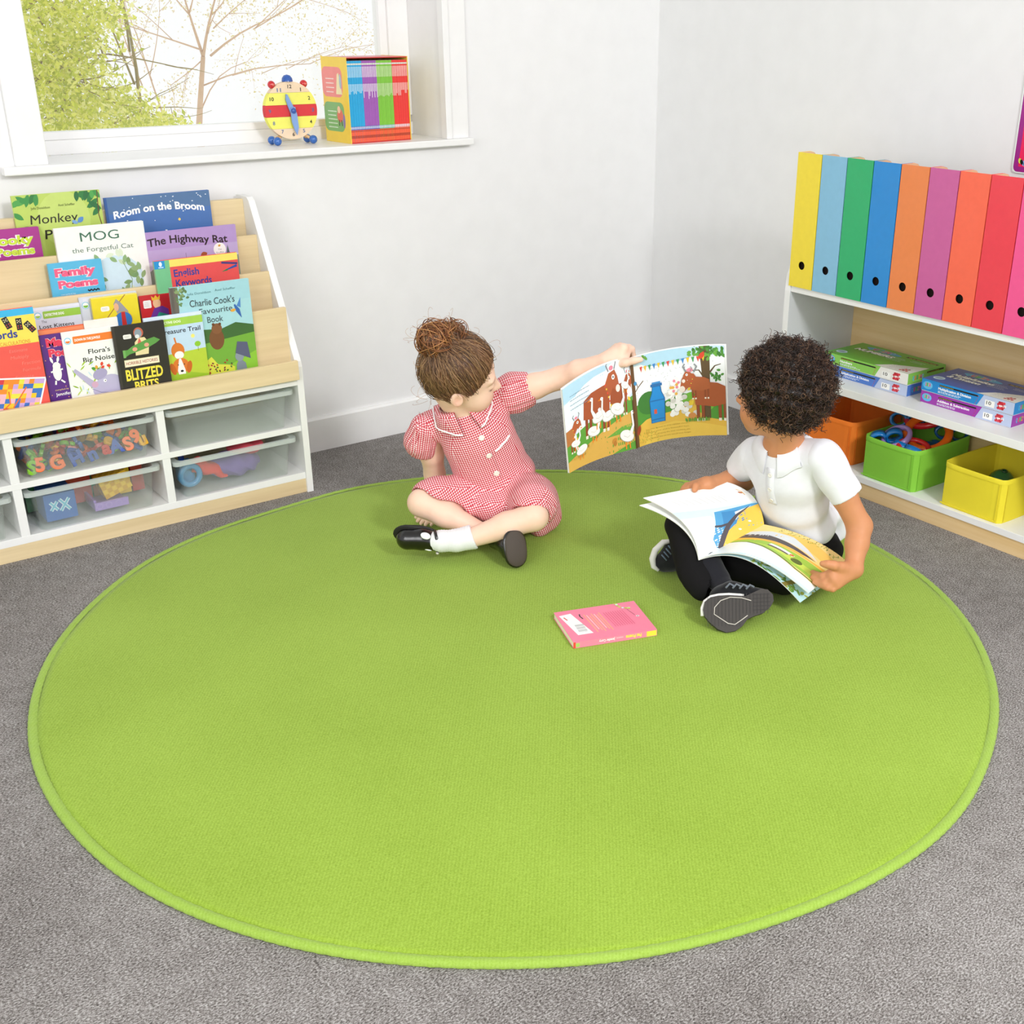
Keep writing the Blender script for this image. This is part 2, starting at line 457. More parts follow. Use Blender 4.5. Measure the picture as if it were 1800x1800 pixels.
# ---------------------------------------------------------------- implicit surfaces (one continuous skin)
def unit(v):
    v = np.asarray(v, float); return v / np.linalg.norm(v)
class SDF:
    def __init__(s, h=.004): s.p = []; s.h = h
    def cap(s, a, b, ra, rb=None, k=.01, op='u'):
        s.p.append(('c', np.array(a, float), np.array(b, float), ra, ra if rb is None else rb, k, op)); return s
    def chain(s, pts, rs, k=.008):
        for i in range(len(pts) - 1): s.cap(pts[i], pts[i + 1], rs[i], rs[i + 1], k)
        return s
    def ell(s, c, r, ax=None, k=.01, op='u'):
        s.p.append(('e', np.array(c, float), np.array(r, float), np.eye(3) if ax is None else np.array(ax, float), 0, k, op)); return s
    def plane(s, c, n):
        s.p.append(('p', np.array(c, float), unit(n), 0, 0, 0, 'cut')); return s
    def mesh(s, smooth=1):
        h = s.h; lo = []; hi = []
        for q in s.p:
            if q[0] == 'c' and q[6] == 'u': r = max(q[3], q[4]); lo.append(np.minimum(q[1], q[2]) - r); hi.append(np.maximum(q[1], q[2]) + r)
            elif q[0] == 'e' and q[6] == 'u': r = q[2].max(); lo.append(q[1] - r); hi.append(q[1] + r)
        lo = np.min(lo, 0) - 4 * h; hi = np.max(hi, 0) + 4 * h
        n = np.ceil((hi - lo) / h).astype(int) + 1
        ax = [lo[i] + h * np.arange(n[i]) for i in range(3)]
        d = np.full(n, .06, np.float32)
        for q in s.p:
            k = q[5]
            if q[0] == 'p':
                X, Y, Z = np.meshgrid(*ax, indexing='ij', sparse=True)
                pl = (X - q[1][0]) * q[2][0] + (Y - q[1][1]) * q[2][1] + (Z - q[1][2]) * q[2][2]
                d = np.maximum(d, pl.astype(np.float32)); continue
            if q[0] == 'c': r = max(q[3], q[4]); a, b = np.minimum(q[1], q[2]) - r, np.maximum(q[1], q[2]) + r
            else: r = q[2].max(); a, b = q[1] - r, q[1] + r
            mg = k + 3 * h
            i0 = np.maximum(np.floor((a - mg - lo) / h).astype(int), 0); i1 = np.minimum(np.ceil((b + mg - lo) / h).astype(int) + 1, n)
            if (i1 <= i0).any(): continue
            sl = tuple(slice(i0[i], i1[i]) for i in range(3))
            X, Y, Z = np.meshgrid(*[ax[i][sl[i]] for i in range(3)], indexing='ij', sparse=True)
            px, py, pz = X - q[1][0], Y - q[1][1], Z - q[1][2]
            if q[0] == 'c':
                ab = q[2] - q[1]; L2 = max(ab @ ab, 1e-12)
                t = np.clip((px * ab[0] + py * ab[1] + pz * ab[2]) / L2, 0, 1)
                dd = np.sqrt((px - t * ab[0]) ** 2 + (py - t * ab[1]) ** 2 + (pz - t * ab[2]) ** 2) - (q[3] + (q[4] - q[3]) * t)
            else:
                A = q[3]; r3 = q[2]
                u = [(px * A[i][0] + py * A[i][1] + pz * A[i][2]) for i in range(3)]
                k0 = np.sqrt(sum((u[i] / r3[i]) ** 2 for i in range(3)))
                k1 = np.sqrt(sum((u[i] / r3[i] ** 2) ** 2 for i in range(3))) + 1e-9
                dd = k0 * (k0 - 1) / k1
            dd = dd.astype(np.float32); cur = d[sl]
            if q[6] == 'u':
                if k > 0:
                    hh = np.maximum(k - np.abs(cur - dd), 0) / k; d[sl] = np.minimum(cur, dd) - hh * hh * k * .25
                else: d[sl] = np.minimum(cur, dd)
            else:
                dd = -dd
                if k > 0:
                    hh = np.maximum(k - np.abs(cur - dd), 0) / k; d[sl] = np.maximum(cur, dd) + hh * hh * k * .25
                else: d[sl] = np.maximum(cur, dd)
        # surface nets
        ins = d < 0
        acc = np.zeros(tuple(np.array(d.shape) - 1) + (3,), np.float32); cnt = np.zeros(tuple(np.array(d.shape) - 1), np.float32)
        import itertools
        nx, ny, nz = d.shape
        for axi in range(3):
            oth = [i for i in range(3) if i != axi]
            for o0, o1 in itertools.product((0, 1), (0, 1)):
                s0 = [None] * 3; s1 = [None] * 3
                s0[axi] = slice(0, d.shape[axi] - 1); s1[axi] = slice(1, d.shape[axi])
                for oo, w in zip(oth, (o0, o1)): s0[oo] = s1[oo] = slice(w, d.shape[oo] - 1 + w)
                A = d[tuple(s0)]; B = d[tuple(s1)]; cr = (A < 0) != (B < 0)
                idx = np.nonzero(cr); tt = A[idx] / (A[idx] - B[idx])
                pos = np.zeros((len(tt), 3), np.float32); pos[:, axi] = tt; pos[:, oth[0]] = o0; pos[:, oth[1]] = o1
                acc[idx] += pos; cnt[idx] += 1
        cells = np.nonzero(cnt > 0); vid = np.full(cnt.shape, -1, np.int64); vid[cells] = np.arange(len(cells[0]))
        V = (np.stack(cells, 1) + acc[cells] / cnt[cells][:, None]) * h + lo
        F = []
        for axi in range(3):
            o1, o2 = [(1, 2), (2, 0), (0, 1)][axi]
            s0 = [slice(1, d.shape[i] - 1) for i in range(3)]; s0[axi] = slice(0, d.shape[axi] - 1)
            s1 = list(s0); s1[axi] = slice(1, d.shape[axi])
            A = ins[tuple(s0)]; B = ins[tuple(s1)]
            off = np.array([sl.start for sl in s0])
            for flip, m in ((False, A & ~B), (True, B & ~A)):
                ii = np.stack(np.nonzero(m), 1) + off
                e1 = np.zeros(3, int); e1[o1] = 1; e2 = np.zeros(3, int); e2[o2] = 1
                q4 = [ii - e1 - e2, ii - e2, ii, ii - e1]
                q4 = [vid[tuple(np.clip(x, 0, np.array(vid.shape) - 1).T)] for x in q4]
                F.append(np.stack(q4[::-1] if flip else q4, 1))
        F = np.concatenate(F); F = F[(F >= 0).all(1)]
        for _ in range(smooth):
            S = np.zeros_like(V); N = np.zeros(len(V))
            for i in range(4):
                for j in ((i + 1) % 4, (i + 3) % 4):
                    np.add.at(S, F[:, i], V[F[:, j]]); np.add.at(N, F[:, i], 1)
            V = V * .4 + .6 * S / np.maximum(N, 1)[:, None]
        return V, F
def sdf_obj(name, sdf, mat, parent=None, col='#ffffff', colfn=None, frame=None, smooth=1, warp=None):
    V, F = sdf.mesh(smooth)
    if warp is not None: V = warp(V)
    me = bpy.data.meshes.new(name)
    W = V
    if frame is not None:
        inv = np.array(frame.inverted()); W = V @ inv[:3, :3].T + inv[:3, 3]
    me.from_pydata(W.tolist(), [], F.tolist())
    me.polygons.foreach_set('use_smooth', [True] * len(F))
    c = np.ones((len(V), 4)); c[:, :3] = lin(col)
    if colfn is not None: c[:, :3] = colfn(V, c[:, :3])
    ca = me.color_attributes.new('Col', 'FLOAT_COLOR', 'POINT'); ca.data.foreach_set('color', c.ravel())
    me.materials.append(MATS[mat]); me.update()
    o = bpy.data.objects.new(name, me); C.objects.link(o)
    if frame is not None: o.matrix_world = frame; 
    if frame is not None: o.matrix_basis = frame
    if parent is not None: adopt(o, parent)
    o['_n'] = 0; del o['_n']
    return o, V, F
def frame_of(o, x, y, z):
    m = Matrix.Identity(4)
    for i in range(3):
        m[i][0] = x[i]; m[i][1] = y[i]; m[i][2] = z[i]; m[i][3] = o[i]
    return m


# ================================================================ the room
mb = MB(); mb.box((-5.2, -5.2, -.05), (.16, .26, 0)); struct(mb.build('floor', 'grey_carpet'))
OX0, OX1, OZ0, OZ1 = -2.008, -.852, .88, 2.15
mb = MB()
mb.box((-5.2, 0, 0), (OX0, .26, 2.7)); mb.box((OX1, 0, 0), (.16, .26, 2.7))
mb.box((OX0, 0, 0), (OX1, .26, OZ0)); mb.box((OX0, 0, OZ1), (OX1, .26, 2.7))
struct(mb.build('wall_back', 'wall_paint'))
mb = MB(); mb.box((0, -3.4, 0), (.16, 0, 2.7)); struct(mb.build('wall_right', 'wall_paint'))
mb = MB(); mb.box((-5.2, -5.2, 2.7), (.16, .26, 2.78)); struct(mb.build('ceiling', 'wall_paint'))
mb = MB(); mb.prism([(0, 0), (-.015, 0), (-.015, .1), (-.009, .106), (0, .106)], -5.2, -.0, 'x'); struct(mb.build('baseboard_back', 'gloss_white'))
mb = MB(); mb.prism([(0, 0), (-.015, 0), (-.015, .1), (-.009, .106), (0, .106)], -3.4, -.015, 'y'); struct(mb.build('baseboard_right', 'gloss_white'))

win = struct(thing('window_1', ((OX0 + OX1) / 2, .1, OZ0)))
def cased(name, boxes, mat='gloss_white', bev=.0015):
    m = MB()
    for a, b in boxes: m.box(a, b)
    return m.build(name, mat, win, bevel=bev)
cased('window_frame', [((OX0, .19, .898), (OX1, .25, .935)), ((OX0, .2, .935), (OX1, .24, .955)),
                       ((-.92, .19, .955), (OX1, .25, OZ1)), ((-.945, .2, .955), (-.92, .24, OZ1)),
                       ((OX0, .19, .955), (OX0 + .03, .25, OZ1)), ((OX0, .19, OZ1 - .05), (OX1, .25, OZ1))])
m = MB(); m.box((OX0 + .03, .216, .955), (-.945, .222, OZ1 - .05)); m.build('glass_pane', 'window_pane', win)
cased('casing', [((-2.088, -.014, .898), (OX0 - .004, 0, 2.23)), ((OX1 + .004, -.014, .898), (-.775, 0, 2.23)), ((-2.088, -.014, OZ1), (-.775, 0, 2.23)),
                 ((OX1 - .004, -.02, .898), (OX1 + .016, .01, 2.17))])
cased('window_sill', [((-2.122, -.034, .878), (-.768, 0, .898)), ((OX0, -.002, .878), (OX1, .19, .898))], bev=.003)

# ---------------------------------------------------------------- trees beyond the window
plain('bark_dark', '#9c8a4e', .9, 60, .4, .01, .2)
plain('bark_hazed', '#d9b796', .9, 60, .3, .01, .1)  # pale tan: haze of the bright window put into the bark colour
attr_mat('leafage', .7, 0, .3)
_nt = MATS['leafage'].node_tree; _b = _nt.nodes['Principled BSDF']; _t = nd(_nt, 'ShaderNodeBsdfTranslucent'); _m = nd(_nt, 'ShaderNodeMixShader'); _m.inputs[0].default_value = .5
_src = _b.inputs['Base Color'].links[0].from_socket; _nt.links.new(_src, _t.inputs[0]); _nt.links.new(_b.outputs[0], _m.inputs[1]); _nt.links.new(_t.outputs[0], _m.inputs[2]); _nt.links.new(_m.outputs[0], _nt.nodes['Material Output'].inputs[0])
def leaves(name, pts, sizes, cols, parent):
    V = []; F = []; K = []
    r = np.random.RandomState(len(pts))
    for i, p in enumerate(pts):
        s = sizes[i] * (.6 + .8 * r.rand()); a = r.randn(3); a /= np.linalg.norm(a); b = np.cross(a, r.randn(3)); b /= np.linalg.norm(b)
        o = len(V); p = np.array(p)
        V += [p - a * s, p + b * s * .45, p + a * s, p - b * s * .45]; F.append((o, o + 1, o + 2, o + 3)); K.append(cols[r.randint(len(cols))])
    m = MB(); m.v = [tuple(v) for v in V]; m.f = [list(f) for f in F]; m.c = [lin(k) for k in K]; m.sm = [False] * len(F)
    o = m.build(name, 'leafage', parent); o['kind'] = 'stuff'; return o
def branch_tree(m, a, b, r0, depth, rnd, spread=.5, tips=None):
    a = np.array(a); b = np.array(b); n = 5; pts = []
    L = np.linalg.norm(b - a); w = rnd.randn(3) * L * .04; w[1] *= 1.5
    for i in range(n): t = i / (n - 1); pts.append(a + (b - a) * t + w * math.sin(PI * t))
    rs = [r0 * (1 - .55 * i / (n - 1)) for i in range(n)]
    m.tube(pts, rs, n=5)
    if tips is not None: tips += [pts[2], pts[3], pts[4]]
    if depth:
        for k in range(3 if depth > 1 else 2):
            t = .35 + .65 * rnd.rand() if k else 1
            s = a + (b - a) * t; d = (b - a) / L
            e = d + rnd.randn(3) * spread * np.array([1, .8, 1]); e /= np.linalg.norm(e)
            branch_tree(m, s, s + e * L * (.5 + .3 * rnd.rand()), r0 * .5, depth - 1, rnd, spread, tips)
rnd = np.random.RandomState(5)
t1 = thing('leafy_tree', (-.35, 8.2, -3), 'dense bright yellow-green tree filling the left of the window', 'tree')
m = MB(); tips = []
for a, b, r in (((-0.0514, 8, 1.0427), (0.4448, 8.2, 1.3507), .03), ((-0.0408, 7.9, 0.7371), (0.7193, 8.3, 0.9157), .018), ((0.0036, 8, 0.6872), (0.2881, 7.6, 0.7407), .014), ((-0.0333, 8, 0.3694), (0.5717, 8.3, 0.6113), .022),
                ((0.1935, 8.4, 0.2359), (0.2533, 8, 0.6803), .025), ((0.8863, 8.2, 0.2153), (1.0087, 8.6, 1.3591), .022), ((-0.0372, 7.8, 1.28), (0.3476, 8, 1.5212), .02), ((0.2794, 8, 0.2608), (0.9738, 8.2, 0.4578), .014), ((-0.0246, 8, 0.7865), (0.4142, 8, 1.0842), .016)):
    branch_tree(m, a, b, r, 2, rnd, .45, tips)
m.tube([(-.5, 8.4, -3), (-.45, 8.4, -1), (-.2, 8.3, .5)], [.16, .12, .06], n=8)
m.build('branches', 'bark_dark', t1)
pts = []
def inside(x, z, blobs):
    return sum(math.exp(-(((x - bx) / rx) ** 2 + ((z - bz) / rz) ** 2)) for bx, bz, rx, rz in blobs)
blobs = [(-.1, 1.2, .5, .35), (.25, 1.0, .3, .28), (.0, .75, .45, .25), (.3, .45, .5, .22), (-.1, .4, .3, .25), (.65, .4, .28, .18), (.55, 1.25, .3, .12), (1.0, .32, .25, .1)]
while len(pts) < 13000:
    x = rnd.uniform(-.7, 1.5); z = rnd.uniform(.1, 1.7)
    g = math.sin(x * 9 + 2 * math.sin(z * 7)) * math.cos(z * 11 + x * 3) * .22
    if rnd.rand() < (inside(x, z, blobs) - .38 + g) * 1.3: pts.append((x, rnd.uniform(7.2, 8.5), z))
leaves('foliage', pts, [.026] * len(pts), ['#eeee66', '#dfe44c', '#f4f28a', '#cfd83a', '#fbf8b0', '#bcc62e'], t1)
t2 = thing('bare_tree', (2.03, 9.8, -3), 'bare tree coloured pale for haze, with thin spreading branches in the middle of the window', 'tree')
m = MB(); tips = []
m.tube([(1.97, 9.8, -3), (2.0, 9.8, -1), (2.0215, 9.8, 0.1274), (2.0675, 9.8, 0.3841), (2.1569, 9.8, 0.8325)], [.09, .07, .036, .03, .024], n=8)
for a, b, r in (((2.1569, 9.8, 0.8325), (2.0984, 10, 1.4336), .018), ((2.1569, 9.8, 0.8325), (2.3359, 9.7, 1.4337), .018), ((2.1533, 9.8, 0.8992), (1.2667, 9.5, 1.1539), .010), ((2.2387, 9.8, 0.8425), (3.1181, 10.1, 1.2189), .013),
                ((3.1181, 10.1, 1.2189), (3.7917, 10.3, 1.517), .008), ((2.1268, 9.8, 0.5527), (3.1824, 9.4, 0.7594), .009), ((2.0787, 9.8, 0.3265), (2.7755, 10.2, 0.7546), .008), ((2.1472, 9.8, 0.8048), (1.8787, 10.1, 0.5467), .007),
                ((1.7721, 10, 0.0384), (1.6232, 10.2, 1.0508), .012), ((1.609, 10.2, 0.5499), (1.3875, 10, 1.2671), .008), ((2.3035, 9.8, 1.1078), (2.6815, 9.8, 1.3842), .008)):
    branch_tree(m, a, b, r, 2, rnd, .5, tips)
m.build('branches', 'bark_hazed', t2)
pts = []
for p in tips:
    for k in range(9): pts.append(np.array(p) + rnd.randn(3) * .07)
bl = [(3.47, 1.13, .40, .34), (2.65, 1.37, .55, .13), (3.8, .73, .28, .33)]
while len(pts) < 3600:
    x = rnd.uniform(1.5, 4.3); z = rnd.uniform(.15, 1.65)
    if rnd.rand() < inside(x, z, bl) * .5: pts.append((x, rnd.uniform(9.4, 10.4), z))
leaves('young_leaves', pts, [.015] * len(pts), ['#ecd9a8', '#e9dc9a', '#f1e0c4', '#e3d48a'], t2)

# ---------------------------------------------------------------- rug
RC = (-1.5318, -1.3634)
ROUT = [(-199.3, .9969), (-176.1, .9964), (-160.9, 1.0025), (-149.5, 1.0008), (-139.9, .9999), (-128.0, .9957), (-121.0, .9994), (-113.4, .9993), (-103.3, .9977), (-91.7, 1.0044), (-78.7, 1.0098), (-65.9, .9976), (-55.0, .9972), (-38.7, .9971), (-26.0, 1.0011), (-16.2, 1.0006), (-9.2, .9930), (27.1, 1.0159), (37.5, 1.0092), (50.1, .9989), (72.6, .986), (83.5, 1.0044), (96.8, .98), (106.7, .9953), (115.9, 1.0083), (123.8, 1.0121), (133.1, 1.0025), (140.9, 1.0022), (160.7, .9969), (165.0, 1.0007), (183.9, .9964)]
def rug_r(deg):
    xs = [a for a, _ in ROUT]; ys = [b for _, b in ROUT]
    v = 0
    for k in (-6, -3, 0, 3, 6): v += np.interp(((deg + k + 199) % 360) - 199, xs, ys)
    return v / 5
rug = MB(); N = 240
rings = [0, .25, .5, .75, .9, .97, .985]
vs = []
for q in rings[1:]:
    for k in range(N):
        a = 360 * k / N; r = rug_r(a) * q
        h = .0075 + (.002 * math.sin(a * .35) * max(0, q - .85) * 6 if q > .9 else 0) * .3
        vs.append((RC[0] + r * math.cos(math.radians(a)), RC[1] + r * math.sin(math.radians(a)), h))
vs.append((RC[0], RC[1], .0075)); ci = len(vs) - 1
fs = [(ci, k, (k + 1) % N) for k in range(N)]
for j in range(len(rings) - 2):
    fs += [(j * N + k, (j + 1) * N + k, (j + 1) * N + (k + 1) % N, j * N + (k + 1) % N) for k in range(N)]
o = len(vs)
for k in range(N):
    a = 360 * k / N; r = rug_r(a) * .985
    vs.append((RC[0] + r * math.cos(math.radians(a)), RC[1] + r * math.sin(math.radians(a)), .0))
j = len(rings) - 2
fs += [(j * N + k, o + k, o + (k + 1) % N, j * N + (k + 1) % N) for k in range(N)]
rug.add(vs, fs, smooth=True)
rugo = rug.build('round_rug', 'rug_green', loc=(RC[0], RC[1], 0))
tag(rugo, 'large round lime green rug lying on the grey carpet', 'rug')
e = MB(); NB = 900; vs = []
prof = [(.983, .0078), (.986, .0098), (.993, .0108), (.999, .0078), (1.001, .003), (.999, 0.0004)]
for q, z in prof:
    for k in range(NB):
        a = 360 * k / NB; wob = 1 + .0006 * math.sin(k * 2.1)
        r = rug_r(a) * q * wob
        vs.append((RC[0] + r * math.cos(math.radians(a)), RC[1] + r * math.sin(math.radians(a)), z * (1 + .03 * math.sin(k * 1.3))))
fs = [(j * NB + k, (j + 1) * NB + k, (j + 1) * NB + (k + 1) % NB, j * NB + (k + 1) % NB) for j in range(len(prof) - 1) for k in range(NB)]
e.add(vs, fs, smooth=True); e.build('bound_edge', 'rug_edge', rugo)


# ================================================================ book display unit under the window
XR, XL = -1.523, -2.68
unit_ = thing('book_display_unit', ((XR + XL) / 2, -.17, 0), 'low maple and white book display unit with tray cubbies under the window', 'bookcase')
def part(name, boxes, mat, parent, bev=.0008):
    m = MB()
    for a, b in boxes: m.box(a, b)
    return m.build(name, mat, parent, bevel=bev)
side = [(-.312, 0), (-.312, .365), (-.308, .38), (-.105, .782), (-.092, .79), (-.022, .79), (-.022, 0)]
for x0 in (XR - .018, XL):
    m = MB(); m.prism(side, x0, x0 + .018, 'x'); m.build('side_panel', 'melamine', unit_, bevel=.001)
xi0, xi1 = XL + .018, XR - .018
part('plinth', [((xi0, -.305, 0), (xi1, -.29, .041))], 'maple_x', unit_)
for z0, z1 in ((.041, .06), (.182, .198)): part('shelf', [((xi0, -.306, z0), (xi1, -.035, z1))], 'melamine', unit_)
part('shelf', [((xi0, -.312, .315), (xi1, -.035, .335))], 'melamine', unit_)
for x in (-1.93, -2.297): 
    part('divider', [((x, -.305, .06), (x + .021, -.036, .182))], 'melamine', unit_)
    part('divider', [((x, -.305, .198), (x + .021, -.036, .315))], 'melamine', unit_)
part('back_panel', [((xi0, -.034, 0), (xi1, -.026, .78))], 'maple_x', unit_)
part('front_lip', [((xi0, -.33, .335), (xi1, -.318, .388))], 'maple_x', unit_)
for y, z0, z1 in ((-.285, .335, .525), (-.197, .425, .607), (-.138, .515, .696), (-.068, .6, .783)):
    part('tier_board', [((xi0, y, z0), (xi1, y + .012, z1))], 'maple_x', unit_)
for y0, y1, z in ((-.273, -.197, .425), (-.185, -.138, .515), (-.126, -.068, .6)):
    part('tier_floor', [((xi0, y0 + .001, z), (xi1, y1 - .001, z + .01))], 'maple_x', unit_)

# ---------------------------------------------------------------- books on display
def book(x0, x1, z0, z1, y, th, bg, art, label, group=None, spine=None, tilt=0, name='picture_book', back=None):
    """an upright book with its front cover towards the room: cover boards, page block and printed front"""
    W, H = x1 - x0, z1 - z0
    t = thing(name, ((x0 + x1) / 2, y, z0), label, 'book', group)
    m = MB(); c = .0009
    m.box((x0, y, z0), (x1, y + c, z1), bg)
    m.box((x0, y + th - c, z0), (x1, y + th, z1), back or bg)
    m.box((x0, y + c, z0), (x0 + c, y + th - c, z1), spine or bg)
    A = Art(); art(A, W, H); A.clip(0, W, 0, H)
    A.onto(m, plane_fn((x0, y - .0001, z0), (1, 0, 0), (0, 0, 1)))
    m.build('cover', 'print', t)
    p = MB(); p.box((x0 + .0012, y + c + .0001, z0 + .002), (x1 - .002, y + th - c - .0001, z1 - .0015), '#efe9da'); p.build('page_block', 'matt', t)
    return t
def a_jungle(A, W, H):
    A.rect(0, 0, W, H, '#b9cf62'); r = random.Random(3)
    A.ell(W * .55, H * .72, W * .3, H * .3, '#c3d772')
    gs = ['#2f7a3d', '#3c8f45', '#276b3a', '#4ea04c']
    for k in range(30):
        s = k % 2; x = r.uniform(-.005, .012) if s else W - r.uniform(-.005, .016); y = H * r.uniform(.1, 1)
        A.leaf(x, y, r.uniform(.022, .04), .013, r.uniform(-50, 40) if s else r.uniform(140, 230), gs[k % 4])
    for k in range(14):
        x = r.choice([r.uniform(.02, .06), r.uniform(W - .06, W - .01)]); A.leaf(x, H + .003, r.uniform(.018, .034), .012, r.uniform(-125, -55), gs[k % 4])
    A.line([(W - .006, H), (W - .01, H - .06), (W - .004, H - .1)], .002, '#6b3a2a')
    A.text('Julia Donaldson', .04, H - .035, .045, .006, '#4c5a1e'); A.text('Axel Scheffler', .105, H - .032, .04, .006, '#4c5a1e')
    A.text('Monkey', .034, H - .070, .112, .023, '#231c14', 0, slant=.15)
    A.text('Puzzle', .062, H - .108, .1, .023, '#231c14', .01, slant=.15)
    A.leaf(.145, H - .075, .02, .012, 40, '#5b8fd0'); A.leaf(.145, H - .077, .016, .009, 150, '#7fa9dc')
book(-2.128, -1.919, .612, .837, -.0795, .008, '#b9cf62', a_jungle, 'light green picture book with a dark leafy border on the back tier')
def a_night(A, W, H):
    A.rect(0, 0, W, H, '#3f6db3'); A.rect(0, H * .55, W, H, '#4a73b0'); A.rect(0, H * .8, W, H, '#52749f')
    A.rect(0, 0, .006, H, '#2e5796'); r = random.Random(9)
    for k in range(26): A.ell(r.uniform(.02, W), H - r.uniform(.005, .1), .0012 + .0012 * r.random(), .0013, '#f1f4fb', n=8)
    xc = W * .52
    A.text('Room on the Broom', .018, H - .058, W - .036, .019, '#ffffff', .03, warp=lambda x, y: (x, y + .018 * (1 - ((x - xc) / xc) ** 2)))
    A.leaf(.185, H - .072, .008, .007, 80, '#f2d26a')
book(-1.911, -1.637, .612, .815, -.0795, .008, '#3f6db3', a_night, 'wide blue picture book with a starry sky and arched white lettering')
def a_spooky(A, W, H):
    A.rect(0, 0, W, H, '#a8348c')
    A.text('Spooky', -.03 + .0, H - .036, .118, .020, '#c6dd3c', .045, outline='#f3eef2', ow=.05)
    A.text('Poems', -.003, H - .062, .090, .018, '#c6dd3c', .045, outline='#f3eef2', ow=.05)
book(-2.185, -2.081, .612, .763, -.094, .009, '#a8348c', a_spooky, 'small magenta paperback with chunky lime green lettering on the back tier')
def a_white(A, W, H):
    A.rect(0, 0, W, H, '#f2f2ee'); r = random.Random(4)
    A.ell(W * .62, H * .42, W * .3, H * .25, '#cfe3ef')
    for k in range(24):
        a = r.uniform(0, 360); d = r.uniform(.6, 1.0)
        A.leaf(W * .62 + W * .33 * d * math.cos(math.radians(a)), H * .42 + H * .28 * d * math.sin(math.radians(a)), .022, .011, r.uniform(0, 360), ['#8fb07a', '#c5d7b0', '#789a66', '#dbe6cc'][k % 4])
    for k in range(12): A.leaf(W * .72 + r.uniform(-.01, .04), H * (.25 + .03 * k) , .022, .011, r.uniform(-30, 90), ['#7d9a60', '#93ad78'][k % 2])
    A.line([(W * .74, H * .2), (W * .78, H * .4), (W * .7, H * .6)], .0012, '#708c58')
    A.text('MOG', W * .27, H - .036, .094, .023, '#3f6f58', -.002); A.text('the Forgetful Cat', W * .16, H - .062, .150, .012, '#5f7a68', -.004)
book(-2.061, -1.843, .527, .762, -.1495, .010, '#f2f2ee', a_white, 'white picture book with green leaves and thin green capitals on the middle tier')
def a_purple(A, W, H):
    A.rect(0, 0, W, H, '#b193c9'); A.rect(0, 0, W, H - .045, '#b9a3cf'); A.rect(0, 0, W, H - .075, '#c9bcd6')
    A.poly([(0, H - .1), (.02, H - .086), (.06, H - .09), (.11, H - .083), (.2, H - .09), (W, H - .078), (W, 0), (0, 0)], '#8a9386')
    A.poly([(W - .04, H - .085), (W - .032, H - .07), (W - .028, H - .05), (W - .024, H - .07), (W - .004, H - .085)], '#4f5f5c')
    A.line([(.1, H - .09), (.1, H - .06)], .001, '#6f6680')
    A.text('The Highway Rat', .004, H - .037, W - .03, .020, '#2c1620', .022, warp=lambda x, y: (x, y + .006 * math.sin(x * 22)))
    A.ell(W - .050, H - .060, .017, .017, '#f1eeea'); A.leaf(W - .054, H - .052, .008, .006, 20, '#d89b2e'); A.text('The', W - .055, H - .062, .010, .004, '#777'); A.text('Gruffalo', W - .061, H - .070, .022, .004, '#777')
    A.leaf(W - .085, H - .066, .02, .014, 200, '#a4532c')
book(-1.844, -1.602, .527, .731, -.1485, .008, '#b193c9', a_purple, 'lilac picture book with dark brush lettering and a round white sticker')
def a_family(A, W, H):
    A.rect(0, 0, W, H, '#58b6de')
    A.text('Family', .013, H - .032, W - .03, .019, '#ee5f86', .05, outline='#f8dbe2', ow=.045)
    A.text('Poems', .017, H - .061, W - .032, .018, '#ee5f86', .05, outline='#f8dbe2', ow=.045)
    A.line([(.085 + .004 * k, H - .072 - .003 * (k % 2)) for k in range(8)], .004, '#1d1d1d'); A.text('compiled by', .02, H - .078, .035, .003, '#e8f4fa')
book(-2.092, -1.964, .527, .682, -.1622, .009, '#58b6de', a_family, 'small sky blue paperback with chunky pink lettering')
def a_english(A, W, H):
    A.rect(0, 0, W, H, '#e4504f'); A.rect(0, H - .018, W, H, '#f1e069'); A.rect(0, 0, .039, H, '#74c08a'); A.rect(0, H - .02, .027, H, '#1e90cf')
    A.ell(.016, H - .0085, .004, .006, '#e9f5fb'); A.rect(.01, H - .018, .023, H - .0155, '#cfe8f5')
    A.line([(W - .045, H - .022), (W - .002, H - .028)], .005, '#3c3a78'); A.line([(W - .045, H - .045), (W - .004, H - .033)], [.001, .007], '#2e4fa0'); A.line([(W - .045, H - .045), (W - .03, H - .041)], [.001, .005], '#1e7d4f')
    A.text('English', .047, H - .044, .066, .019, '#2c3f93', .02); A.text('Keywords', .049, H - .070, .095, .019, '#2c3f93', .02)
book(-1.85, -1.630, .437, .669, -.209, .009, '#e4504f', a_english, 'red exercise book with a green spine strip and blue lettering', spine='#74c08a')
def hdr(A, W, H, col, txt, tx, y=.022):
    A.ell(.006 + .006, H - y - .002, .0085, .0085, '#8fcbe8'); A.ell(.012, H - y - .002, .0062, .0062, '#fafafa'); A.ell(.012, H - y - .002, .0055, .0055, col, a0=180, a1=360)
    A.rect(.024, H - y - .011, W + .01, H - y + .007, col, .002); A.text(txt, .028, H - y - .005, tx, .006, '#ffffff', .03)
def a_kit(A, W, H):
    A.rect(0, 0, W, H, '#d8e0ee'); A.rect(0, H - .006, W, H, '#e6eaf4'); hdr(A, W, H, '#98c94a', 'DETECTIVE DOG', .045, .017)
    A.text('The', .018, H - .038, .012, .007, '#55596a'); A.text('Lost Kittens', .011, H - .0515, .082, .0095, '#20222c', .01)
book(-2.158, -2.046, .437, .591, -.211, .006, '#d8e0ee', a_kit, 'pale blue paperback with a green banner, left of the yellow one')
